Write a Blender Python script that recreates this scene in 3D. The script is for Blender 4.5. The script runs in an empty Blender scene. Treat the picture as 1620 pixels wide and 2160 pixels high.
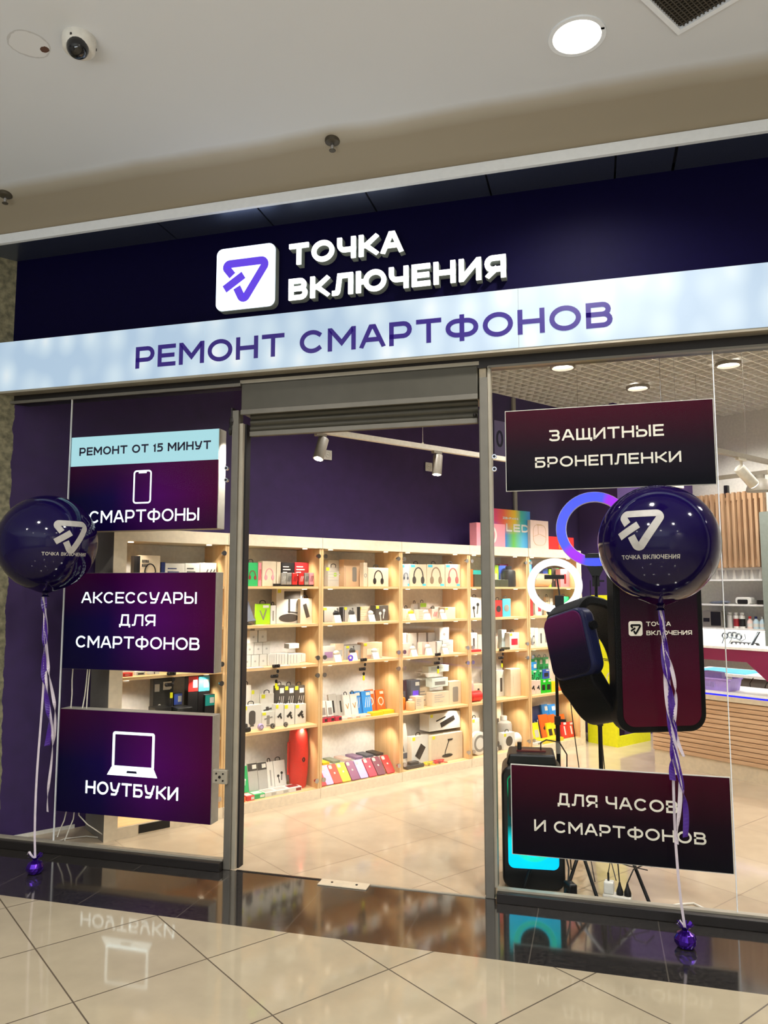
import bpy, math, random
from mathutils import Matrix, Vector

SC = bpy.context.scene
COL = SC.collection
PI = math.pi
# brightness of the places' lamps and the added ones (watts) and glowing faces
WORLD = 0.2
P_MALL = 150
P_SHOP = 98
P_TRACK = 42
P_PUCK = 6
BAND_S = 0.8
P_CEILING_FILL = 1250


# ------------------------------------------------------------------ camera
cam_data = bpy.data.cameras.new('camera')
cam_data.sensor_fit = 'HORIZONTAL'
cam_data.sensor_width = 36.0
cam_data.lens = 1600.0 / 1620.0 * 36.0
cam_data.clip_start = 0.05
cam = bpy.data.objects.new('camera', cam_data)
COL.objects.link(cam)
cam.location = (0.0, -3.873, 1.5)
cam.rotation_euler = (math.radians(90 + 5.806), 0, math.radians(15.6))
SC.camera = cam

# ------------------------------------------------------------------ view + world
SC.view_settings.view_transform = 'Standard'
SC.view_settings.look = 'None'
SC.view_settings.gamma = 1
SC.view_settings.exposure = 0.0
SC.view_settings.use_curve_mapping = False
SC.cycles.max_bounces = 7
SC.cycles.diffuse_bounces = 3
SC.cycles.glossy_bounces = 4
SC.cycles.transmission_bounces = 4
SC.cycles.transparent_max_bounces = 20
SC.cycles.sample_clamp_indirect = 5.0
SC.cycles.caustics_reflective = False
SC.cycles.caustics_refractive = False
world = bpy.data.worlds.new('hall_ambient')
SC.world = world
world.use_nodes = True
world.node_tree.nodes['Background'].inputs['Color'].default_value = (1.0, 0.97, 0.94, 1)
world.node_tree.nodes['Background'].inputs['Strength'].default_value = WORLD

# ------------------------------------------------------------------ the shop's own axes (it stands at an angle behind the front)
OX, OY = -2.348, 0.927
ang = math.radians(54.0)
UX, UY = math.cos(ang), math.sin(ang)
VX, VY = math.sin(ang), -math.cos(ang)
ROT_CAB = ang                       # x along the cabinets, y into the wall
ROT_BACK = ang - PI / 2             # x along the back wall, y into the back wall
def P(u, v, z=0.0):
    return (OX + u * UX + v * VX, OY + u * UY + v * VY, z)

# ------------------------------------------------------------------ lights
def lamp(name, kind, loc, power, color, size=0.1, target=None, angle=None, blend=0.5, size_y=None):
    d = bpy.data.lights.new(name, kind)
    d.energy = power
    d.color = color
    if kind == 'AREA':
        d.size = size
        if size_y:
            d.shape = 'RECTANGLE'
            d.size_y = size_y
    else:
        d.shadow_soft_size = size
    if kind == 'SPOT':
        d.spot_size = math.radians(angle or 120)
        d.spot_blend = blend
    o = bpy.data.objects.new(name, d)
    COL.objects.link(o)
    o.location = loc
    if target is not None:
        o.rotation_euler = (Vector(target) - Vector(loc)).to_track_quat('-Z', 'Y').to_euler()
    return o

WARM = (1.0, 0.90, 0.76)
NEUTRAL = (1.0, 0.96, 0.92)
MALL_Z = 3.75
# recessed downlights of the mall gallery (one of them, at x -0.017, is in the picture)
for i, (x, y) in enumerate(((-0.017, -0.881), (-2.4, -2.4), (2.4, -0.9), (-0.9, -3.2), (1.7, -3.2), (-3.6, -4.4), (0.4, -5.6), (3.4, -5.4), (-2.2, -6.2))):
    lamp('mall_downlight_lamp', 'SPOT', (x, y, MALL_Z - 0.03), P_MALL, NEUTRAL, 0.09, (x, y, 0), 150, 0.6)
# unseen area lamp added behind the viewer to brighten the gallery ceiling
lamp('ceiling_fill', 'AREA', (0.0, -9.4, -2.5), P_CEILING_FILL, (0.86, 0.93, 1.0), 10.0, (0.0, -4.5, 3.7), size_y=4.0)
# shop ceiling downlights; the last two are added to brighten the back wall
SHOP_DOWN = [P(2.0, 1.6), P(3.2, 2.2), P(4.4, 1.6), P(1.2, 2.9), P(2.6, 3.8), P(4.6, 3.4), P(3.4, 5.2), P(0.6, 0.9), P(4.9, 0.9), P(4.8, 2.4)]
for x, y, z in SHOP_DOWN:
    lamp('shop_downlight_lamp', 'SPOT', (x, y, 3.36), P_SHOP, NEUTRAL, 0.09, (x, y, 0), 140, 0.7)
# track spots aimed at the cabinets
for u in (-0.5, 0.104, 0.6, 1.088, 1.7, 2.4, 3.1, 3.7):
    a = Vector(P(u, 0.8, 2.34))
    lamp('track_spot_lamp', 'SPOT', a, P_TRACK, NEUTRAL, 0.04, P(u + 0.25, -0.05, 0.95), 100, 0.8)
# ------------------------------------------------------------------ materials
MATS = {}
def lin(c):
    return tuple(((x / 255.0) / 12.92) if x <= 10 else (((x / 255.0) + 0.055) / 1.055) ** 2.4 for x in c)

def newmat(name):
    m = bpy.data.materials.new(name)
    m.use_nodes = True
    nt = m.node_tree
    return m, nt, nt.nodes['Principled BSDF']

def mat(name, rgb, rough=0.5, metal=0.0, emit=None, strength=0.0, spec=0.5, grain=0.06, gscale=40.0, coat=0.0, alpha=1.0):
    """plain surface with a faint procedural mottling"""
    if name in MATS:
        return MATS[name]
    m, nt, b = newmat(name)
    c = lin(rgb)
    if grain:
        tc = nt.nodes.new('ShaderNodeTexCoord')
        n = nt.nodes.new('ShaderNodeTexNoise')
        n.inputs['Scale'].default_value = gscale
        nt.links.new(tc.outputs['Object'], n.inputs['Vector'])
        r = nt.nodes.new('ShaderNodeValToRGB')
        r.color_ramp.elements[0].position = 0.3
        r.color_ramp.elements[1].position = 0.7
        r.color_ramp.elements[0].color = tuple(x * (1 - grain) for x in c) + (1,)
        r.color_ramp.elements[1].color = tuple(min(1, x * (1 + grain)) for x in c) + (1,)
        nt.links.new(n.outputs['Fac'], r.inputs['Fac'])
        nt.links.new(r.outputs['Color'], b.inputs['Base Color'])
    else:
        b.inputs['Base Color'].default_value = c + (1,)
    b.inputs['Roughness'].default_value = rough
    b.inputs['Metallic'].default_value = metal
    b.inputs['Specular IOR Level'].default_value = spec
    b.inputs['Coat Weight'].default_value = coat
    b.inputs['Alpha'].default_value = alpha
    if emit is not None:
        b.inputs['Emission Color'].default_value = lin(emit) + (1,)
        b.inputs['Emission Strength'].default_value = strength
    MATS[name] = m
    return m

def math_node(nt, op, a=None, b=None, c=None):
    n = nt.nodes.new('ShaderNodeMath')
    n.operation = op
    for i, x in enumerate((a, b, c)):
        if x is None:
            continue
        if isinstance(x, (int, float)):
            n.inputs[i].default_value = x
        else:
            nt.links.new(x, n.inputs[i])
    return n.outputs[0]

def ramp(nt, fac, stops, interp='LINEAR'):
    r = nt.nodes.new('ShaderNodeValToRGB')
    r.color_ramp.interpolation = interp
    e = r.color_ramp.elements
    while len(e) < len(stops):
        e.new(0.5)
    for el, (p, c) in zip(e, stops):
        el.position = p
        el.color = tuple(c) + (1,)
    nt.links.new(fac, r.inputs['Fac'])
    return r.outputs['Color']

def coords(nt, kind='Object'):
    tc = nt.nodes.new('ShaderNodeTexCoord')
    s = nt.nodes.new('ShaderNodeSeparateXYZ')
    nt.links.new(tc.outputs[kind], s.inputs[0])
    return tc.outputs[kind], s.outputs[0], s.outputs[1], s.outputs[2]

def mixc(nt, fac, a, b):
    n = nt.nodes.new('ShaderNodeMix')
    n.data_type = 'RGBA'
    for sock, x in ((n.inputs[0], fac), (n.inputs[6], a), (n.inputs[7], b)):
        if isinstance(x, (int, float)):
            sock.default_value = x
        elif isinstance(x, tuple):
            sock.default_value = x + (1,) if len(x) == 3 else x
        else:
            nt.links.new(x, sock)
    return n.outputs[2]

def tile_mat(name, tone, grout, u0, v0, size, line, rough, mottle=0.10, ax=ang, sizev=None):
    """polished square tiles laid along the shop's axes, with thin joints"""
    m, nt, b = newmat(name)
    vec, x, y, z = coords(nt, 'Object')
    dx = math_node(nt, 'SUBTRACT', x, OX); dy = math_node(nt, 'SUBTRACT', y, OY)
    cu, su = math.cos(ax), math.sin(ax)
    u = math_node(nt, 'ADD', math_node(nt, 'MULTIPLY', dx, cu), math_node(nt, 'MULTIPLY', dy, su))
    v = math_node(nt, 'SUBTRACT', math_node(nt, 'MULTIPLY', dx, su), math_node(nt, 'MULTIPLY', dy, cu))
    masks, cells = [], []
    for q, q0, s in ((u, u0, size), (v, v0, sizev or size)):
        t = math_node(nt, 'DIVIDE', math_node(nt, 'SUBTRACT', q, q0), s)
        cells.append(math_node(nt, 'FLOOR', t))
        f = math_node(nt, 'FRACT', t)
        d = math_node(nt, 'MINIMUM', f, math_node(nt, 'SUBTRACT', 1.0, f))
        masks.append(math_node(nt, 'LESS_THAN', d, line / 2 / s))
    g = math_node(nt, 'MAXIMUM', masks[0], masks[1])
    comb = nt.nodes.new('ShaderNodeCombineXYZ')
    nt.links.new(cells[0], comb.inputs[0]); nt.links.new(cells[1], comb.inputs[1])
    wn = nt.nodes.new('ShaderNodeTexWhiteNoise')
    nt.links.new(comb.outputs[0], wn.inputs['Vector'])
    n = nt.nodes.new('ShaderNodeTexNoise'); n.inputs['Scale'].default_value = 7.0; n.inputs['Detail'].default_value = 6.0
    nt.links.new(vec, n.inputs['Vector'])
    k = math_node(nt, 'ADD', math_node(nt, 'MULTIPLY', n.outputs['Fac'], 0.8), math_node(nt, 'MULTIPLY', wn.outputs['Value'], 0.2))
    t = lin(tone)
    col = ramp(nt, k, [(0.25, tuple(a * (1 - mottle) for a in t)), (0.75, tuple(min(1, a * (1 + mottle)) for a in t))])
    nt.links.new(mixc(nt, g, col, lin(grout)), b.inputs['Base Color'])
    nt.links.new(math_node(nt, 'MULTIPLY_ADD', g, 0.5, rough), b.inputs['Roughness'])
    b.inputs['Specular IOR Level'].default_value = 0.5
    MATS[name] = m
    return m

def wood_mat(name, a, b_, axis, scale=9.0, rough=0.45):
    m, nt, b = newmat(name)
    tc = nt.nodes.new('ShaderNodeTexCoord')
    mp = nt.nodes.new('ShaderNodeMapping')
    s = [scale, scale, scale]
    s[axis] = scale * 0.06
    mp.inputs['Scale'].default_value = s
    nt.links.new(tc.outputs['Object'], mp.inputs['Vector'])
    n = nt.nodes.new('ShaderNodeTexNoise')
    n.inputs['Scale'].default_value = 3.0; n.inputs['Detail'].default_value = 8.0; n.inputs['Distortion'].default_value = 0.6
    nt.links.new(mp.outputs[0], n.inputs['Vector'])
    nt.links.new(ramp(nt, n.outputs['Fac'], [(0.3, lin(a)), (0.7, lin(b_))]), b.inputs['Base Color'])
    b.inputs['Roughness'].default_value = rough
    MATS[name] = m
    return m

def glass_mat(name, tint=(0.985, 0.99, 0.985), refl=0.003, rough=0.0):
    """clear sheet: see-through, with a mirror share that grows at grazing angles"""
    m = bpy.data.materials.new(name)
    m.use_nodes = True
    nt = m.node_tree
    nt.nodes.clear()
    out = nt.nodes.new('ShaderNodeOutputMaterial')
    tr = nt.nodes.new('ShaderNodeBsdfTransparent'); tr.inputs[0].default_value = tint + (1,)
    gl = nt.nodes.new('ShaderNodeBsdfGlossy'); gl.inputs['Roughness'].default_value = rough
    lw = nt.nodes.new('ShaderNodeLayerWeight'); lw.inputs[0].default_value = 0.5
    p = math_node(nt, 'POWER', lw.outputs['Facing'], 5.0)
    fac = math_node(nt, 'MULTIPLY_ADD', p, 0.5, refl)
    mx = nt.nodes.new('ShaderNodeMixShader')
    nt.links.new(fac, mx.inputs[0]); nt.links.new(tr.outputs[0], mx.inputs[1]); nt.links.new(gl.outputs[0], mx.inputs[2])
    nt.links.new(mx.outputs[0], out.inputs[0])
    MATS[name] = m
    return m

mat('white_paint', (226, 222, 212), 0.7)
mat('ceiling_white', (240, 236, 228), 0.8)
mat('bulkhead_beige', (152, 141, 122), 0.8)
mat('trim_white', (244, 248, 252), 0.5, grain=0.02)
mat('soffit_black', (126, 136, 164), 0.30, 0.9, gscale=300)
mat('fascia_navy', (10, 6, 44), 0.55, spec=0.06)
mat('aluminium', (120, 116, 106), 0.38, 0.35, gscale=12)
mat('aluminium_light', (176, 168, 150), 0.4, 0.3, gscale=12)
mat('frame_dark', (42, 38, 36), 0.35, 0.4)
mat('gap_black', (6, 4, 10), 0.6)
mat('shutter_grey', (84, 81, 71), 0.45, 0.25, gscale=8)
mat('purple_wall', (70, 48, 92), 0.75, gscale=5, grain=0.08)
mat('purple_pilaster', (80, 54, 114), 0.75, gscale=5)
mat('cabinet_white', (218, 202, 174), 0.4)
mat('cabinet_grey', (122, 116, 108), 0.5)
mat('back_white', (246, 244, 238), 0.5)
wood_mat('oak', (226, 178, 118), (240, 202, 150), 2)
wood_mat('oak_shelf', (228, 182, 122), (242, 206, 154), 0)
wood_mat('slat_wood', (168, 128, 92), (214, 178, 138), 2)
wood_mat('slat_wood_level', (186, 146, 108), (222, 186, 148), 0)
glass_mat('pane_glass')
glass_mat('door_glass', (0.985, 0.99, 0.98), 0.04, 0.04)
glass_mat('clear_plastic', (0.93, 0.93, 0.93), 0.06)
mat('chrome', (200, 200, 205), 0.12, 1.0)
mat('black_plastic', (16, 16, 18), 0.35)
mat('black_metal', (20, 20, 22), 0.3, 0.5)
mat('box_white', (226, 224, 216), 0.35)
mat('letter_white_matte', (244, 238, 224), 0.5)
mat('letter_side', (126, 132, 124), 0.5, emit=(126, 132, 124), strength=0.10)
mat('letter_glow', (245, 248, 250), 0.4, emit=(250, 254, 252), strength=2.2, grain=0.0)
mat('tile_glow', (200, 205, 210), 0.4, emit=(220, 236, 255), strength=1.8, grain=0.0)
mat('logo_violet', (92, 62, 214), 0.4, emit=(92, 62, 214), strength=0.75, grain=0.0)
mat('band_violet', (32, 16, 92), 0.4, emit=(62, 38, 146), strength=0.42, grain=0.0)
mat('text_navy', (22, 18, 58), 0.4)
mat('lamp_glow', (255, 246, 226), 0.4, emit=(255, 246, 226), strength=9.0, grain=0.0)
mat('shop_lamp_glow', (255, 250, 240), 0.4, emit=(255, 250, 240), strength=6.0, grain=0.0)
mat('puck_glow', (255, 240, 214), 0.4, emit=(255, 238, 208), strength=3.0, grain=0.0)
mat('ring_glow', (255, 255, 255), 0.4, emit=(255, 255, 255), strength=2.2, grain=0.0)
mat('blue_led', (4, 6, 60), 0.4, emit=(16, 24, 255), strength=2.0, grain=0.0)
mat('balloon_skin', (17, 7, 56), 0.08, spec=0.3, gscale=3, grain=0.1)
mat('balloon_print', (176, 172, 166), 0.45)
mat('ribbon_purple', (66, 26, 132), 0.3)
mat('ribbon_white', (206, 196, 206), 0.35)
mat('foil_purple', (70, 30, 150), 0.18, 0.8, gscale=30)
mat('cable_white', (222, 216, 204), 0.5)
mat('yellow_board', (226, 226, 12), 0.5)
mat('maroon_board', (132, 26, 72), 0.4)

COLORS = {'white': (224, 221, 212), 'black': (26, 24, 26), 'cream': (226, 208, 180), 'navy': (34, 48, 104), 'red': (214, 42, 40), 'blue': (52, 84, 190),
          'cyan': (70, 190, 220), 'teal': (30, 160, 150), 'grey': (140, 136, 130), 'lgrey': (180, 177, 170), 'dgrey': (66, 62, 60), 'green': (34, 170, 96),
          'grass': (20, 190, 30), 'dred': (140, 26, 34), 'pink': (236, 150, 160), 'lime': (166, 224, 26), 'mauve': (150, 120, 160), 'orange': (240, 104, 30),
          'lilac': (186, 166, 222), 'tan': (220, 184, 148), 'beige': (226, 206, 176), 'violet': (108, 70, 226), 'gold': (196, 140, 64), 'sky': (30, 138, 222),
          'crimson': (200, 34, 66), 'vermilion': (226, 62, 34), 'yellow': (244, 212, 24), 'plum': (132, 62, 104), 'maroon': (112, 40, 62), 'sage': (146, 156, 136),
          'blush': (236, 206, 192), 'slate': (84, 90, 104), 'silver': (196, 198, 200), 'taupe': (146, 124, 100), 'dusty': (168, 92, 96), 'plumdark': (52, 30, 50),
          'amber': (226, 130, 20), 'peach': (236, 188, 140), 'mint': (218, 228, 218), 'olive': (62, 66, 44), 'ice': (200, 224, 232)}
def cm(name):
    if name == 'clear':
        return MATS['clear_plastic']
    return mat('print_' + name, COLORS[name], 0.38, grain=0.03)

# ------------------------------------------------------------------ mesh builder
class MB:
    def __init__(self):
        self.v, self.f, self.M = [], [], None
    def vert(self, p):
        p = Vector(p)
        if self.M is not None:
            p = self.M @ p
        self.v.append(tuple(p))
        return len(self.v) - 1
    def face(self, *ids):
        self.f.append(tuple(ids))
    def box(self, x0, x1, y0, y1, z0, z1):
        i = [self.vert(p) for p in ((x0, y0, z0), (x1, y0, z0), (x1, y1, z0), (x0, y1, z0), (x0, y0, z1), (x1, y0, z1), (x1, y1, z1), (x0, y1, z1))]
        for q in ((0, 3, 2, 1), (4, 5, 6, 7), (0, 1, 5, 4), (1, 2, 6, 5), (2, 3, 7, 6), (3, 0, 4, 7)):
            self.face(*[i[k] for k in q])
        return self
    def prism(self, poly, y0, y1):
        """poly in (x, z), counter-clockwise seen from -y, extruded from y0 (front) to y1"""
        a = [self.vert((x, y0, z)) for x, z in poly]
        b = [self.vert((x, y1, z)) for x, z in poly]
        n = len(poly)
        self.face(*a); self.face(*b[::-1])
        for k in range(n):
            self.face(a[k], b[k], b[(k + 1) % n], a[(k + 1) % n])
        return self
    def prism_z(self, poly, z0, z1):
        a = [self.vert((x, y, z0)) for x, y in poly]
        b = [self.vert((x, y, z1)) for x, y in poly]
        n = len(poly)
        self.face(*a[::-1]); self.face(*b)
        for k in range(n):
            self.face(a[k], a[(k + 1) % n], b[(k + 1) % n], b[k])
        return self
    def ringprism(self, outer, inner, y0, y1):
        n = len(outer)
        L = [[self.vert((x, y, z)) for x, z in pl] for pl, y in ((outer, y0), (inner, y0), (outer, y1), (inner, y1))]
        for k in range(n):
            j = (k + 1) % n
            self.face(L[0][k], L[0][j], L[1][j], L[1][k])
            self.face(L[2][k], L[3][k], L[3][j], L[2][j])
            self.face(L[0][k], L[2][k], L[2][j], L[0][j])
            self.face(L[1][k], L[1][j], L[3][j], L[3][k])
        return self
    def lathe(self, prof, c=(0, 0, 0), n=24, axis='z'):
        rings = []
        for r, h in prof:
            ring = []
            for k in range(n):
                t = 2 * PI * k / n
                a, b = r * math.cos(t), r * math.sin(t)
                p = (a, b, h) if axis == 'z' else ((a, h, b) if axis == 'y' else (h, a, b))
                ring.append(self.vert((c[0] + p[0], c[1] + p[1], c[2] + p[2])))
            rings.append(ring)
        for A, B in zip(rings, rings[1:]):
            for k in range(n):
                j = (k + 1) % n
                self.face(A[k], A[j], B[j], B[k])
        self.face(*rings[0][::-1]); self.face(*rings[-1])
        return self
    def cyl(self, c, r, h0, h1, n=24, axis='z'):
        return self.lathe([(r, h0), (r, h1)], c, n, axis)
    def ball(self, c, rx, ry=None, rz=None, n=20, m=12):
        ry = ry or rx; rz = rz or rx
        rings = []
        for i in range(1, m):
            t = PI * i / m
            rings.append([self.vert((c[0] + rx * math.sin(t) * math.cos(2 * PI * k / n), c[1] + ry * math.sin(t) * math.sin(2 * PI * k / n), c[2] - rz * math.cos(t))) for k in range(n)])
        lo = self.vert((c[0], c[1], c[2] - rz)); hi = self.vert((c[0], c[1], c[2] + rz))
        for k in range(n):
            j = (k + 1) % n
            self.face(lo, rings[0][j], rings[0][k])
            self.face(hi, rings[-1][k], rings[-1][j])
            for A, B in zip(rings, rings[1:]):
                self.face(A[k], A[j], B[j], B[k])
        return self
    def tube(self, pts, r, n=8, closed=False):
        pts = [Vector(p) for p in pts]
        rings = []
        up = None
        N = len(pts)
        for i, p in enumerate(pts):
            a = pts[(i - 1) % N] if (closed or i > 0) else p
            b = pts[(i + 1) % N] if (closed or i < N - 1) else p
            t = (b - a).normalized()
            if up is None:
                up = Vector((0, 0, 1)) if abs(t.z) < 0.9 else Vector((1, 0, 0))
            s = t.cross(up)
            if s.length < 1e-6:
                s = t.orthogonal()
            s.normalize()
            up = s.cross(t).normalized()
            rings.append([self.vert(p + s * (r * math.cos(2 * PI * k / n)) + up * (r * math.sin(2 * PI * k / n))) for k in range(n)])
        for A, B in (list(zip(rings, rings[1:])) + ([(rings[-1], rings[0])] if closed else [])):
            for k in range(n):
                j = (k + 1) % n
                self.face(A[k], B[k], B[j], A[j])
        if not closed:
            self.face(*rings[0]); self.face(*rings[-1][::-1])
        return self
    def strip(self, pts, width, wdir, thick=0.0012):
        """flat ribbon along pts; wdir(i) gives its sideways direction"""
        A, B, A2, B2 = [], [], [], []
        for i, p in enumerate(pts):
            p = Vector(p); w = Vector(wdir(i)).normalized()
            t = (Vector(pts[min(i + 1, len(pts) - 1)]) - Vector(pts[max(i - 1, 0)])).normalized()
            nrm = w.cross(t).normalized() * thick
            A.append(self.vert(p + w * width / 2)); B.append(self.vert(p - w * width / 2))
            A2.append(self.vert(p + w * width / 2 + nrm)); B2.append(self.vert(p - w * width / 2 + nrm))
        for i in range(len(pts) - 1):
            self.face(A[i], A[i + 1], B[i + 1], B[i]); self.face(A2[i], B2[i], B2[i + 1], A2[i + 1])
            self.face(A[i], A2[i], A2[i + 1], A[i + 1]); self.face(B[i], B[i + 1], B2[i + 1], B2[i])
        return self
    # thick pen stroke in the x-z plane
    def stroke(self, pts, t, y0, y1, closed=False, zlo=None, zhi=None, cap=0.0):
        pts = [Vector(p).to_2d() if len(p) == 2 else Vector(p) for p in pts]
        N = len(pts)
        if not closed and cap:
            pts[0] = pts[0] + (pts[0] - pts[1]).normalized() * cap
            pts[-1] = pts[-1] + (pts[-1] - pts[-2]).normalized() * cap
        left, right = [], []
        for i, p in enumerate(pts):
            a = pts[(i - 1) % N] if (closed or i > 0) else None
            b = pts[(i + 1) % N] if (closed or i < N - 1) else None
            d1 = (p - a).normalized() if a is not None else (b - p).normalized()
            d2 = (b - p).normalized() if b is not None else d1
            n1 = Vector((-d1.y, d1.x)); n2 = Vector((-d2.y, d2.x))
            m = (n1 + n2)
            if m.length < 1e-5:
                m = n1
            m.normalize()
            k = 1.0 / max(0.38, m.dot(n1))
            left.append(p + m * (t / 2 * k)); right.append(p - m * (t / 2 * k))
        def cl(q):
            z = q.y
            if zlo is not None: z = max(z, zlo)
            if zhi is not None: z = min(z, zhi)
            return (q.x, z)
        L0 = [self.vert((cl(q)[0], y0, cl(q)[1])) for q in left]; R0 = [self.vert((cl(q)[0], y0, cl(q)[1])) for q in right]
        L1 = [self.vert((cl(q)[0], y1, cl(q)[1])) for q in left]; R1 = [self.vert((cl(q)[0], y1, cl(q)[1])) for q in right]
        seg = range(N if closed else N - 1)
        for i in seg:
            j = (i + 1) % N
            self.face(R0[i], R0[j], L0[j], L0[i]); self.face(R1[i], L1[i], L1[j], R1[j])
            self.face(L0[i], L0[j], L1[j], L1[i]); self.face(R0[i], R1[i], R1[j], R0[j])
        if not closed:
            self.face(R0[0], L0[0], L1[0], R1[0]); self.face(R0[-1], R1[-1], L1[-1], L0[-1])
        return self
    def build(self, name, m, parent=None, smooth=False, loc=None, rot=None, bevel=0.0, seg=2):
        me = bpy.data.meshes.new(name)
        me.from_pydata(self.v, [], self.f)
        me.update()
        ms = m if isinstance(m, (list, tuple)) else [m]
        for q in ms:
            me.materials.append(MATS[q] if isinstance(q, str) else q)
        if smooth:
            me.shade_smooth()
            try:
                me.set_sharp_from_angle(angle=math.radians(40))
            except Exception:
                pass
        o = bpy.data.objects.new(name, me)
        COL.objects.link(o)
        if parent is not None:
            o.parent = parent
        if loc is not None:
            o.location = loc
        if rot is not None:
            o.rotation_euler = rot
        if bevel:
            bv = o.modifiers.new('edge', 'BEVEL')
            bv.width = bevel; bv.segments = seg; bv.limit_method = 'ANGLE'
        return o

def arc(cx, cz, rx, rz, a0, a1, n=10):
    return [(cx + rx * math.cos(math.radians(a0 + (a1 - a0) * k / n)), cz + rz * math.sin(math.radians(a0 + (a1 - a0) * k / n))) for k in range(n + 1)]

def rrect(x0, z0, x1, z1, r, n=6):
    p = []
    for cx, cz, a in ((x1 - r, z0 + r, -90), (x1 - r, z1 - r, 0), (x0 + r, z1 - r, 90), (x0 + r, z0 + r, 180)):
        p += arc(cx, cz, r, r, a, a + 90, n)
    return p

def ell(cx, cz, rx, rz, n=28):
    return [(cx + rx * math.cos(2 * PI * k / n), cz + rz * math.sin(2 * PI * k / n)) for k in range(n)]

def tag(o, label=None, cat=None, group=None, kind=None):
    if label: o['label'] = label
    if cat: o['category'] = cat
    if group: o['group'] = group
    if kind: o['kind'] = kind
    return o

def thing(name, label, cat, loc=(0, 0, 0), rotz=0.0, group=None):
    o = bpy.data.objects.new(name, None)
    o.empty_display_size = 0.05
    COL.objects.link(o)
    o.location = loc
    o.rotation_euler = (0, 0, rotz)
    return tag(o, label, cat, group)

def struct(o):
    o['kind'] = 'structure'
    return o

def copy_tree(o, parent=None):
    c = o.copy()
    COL.objects.link(c)
    if parent is not None:
        c.parent = parent
    for ch in list(o.children):
        copy_tree(ch, c)
    return c

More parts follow.
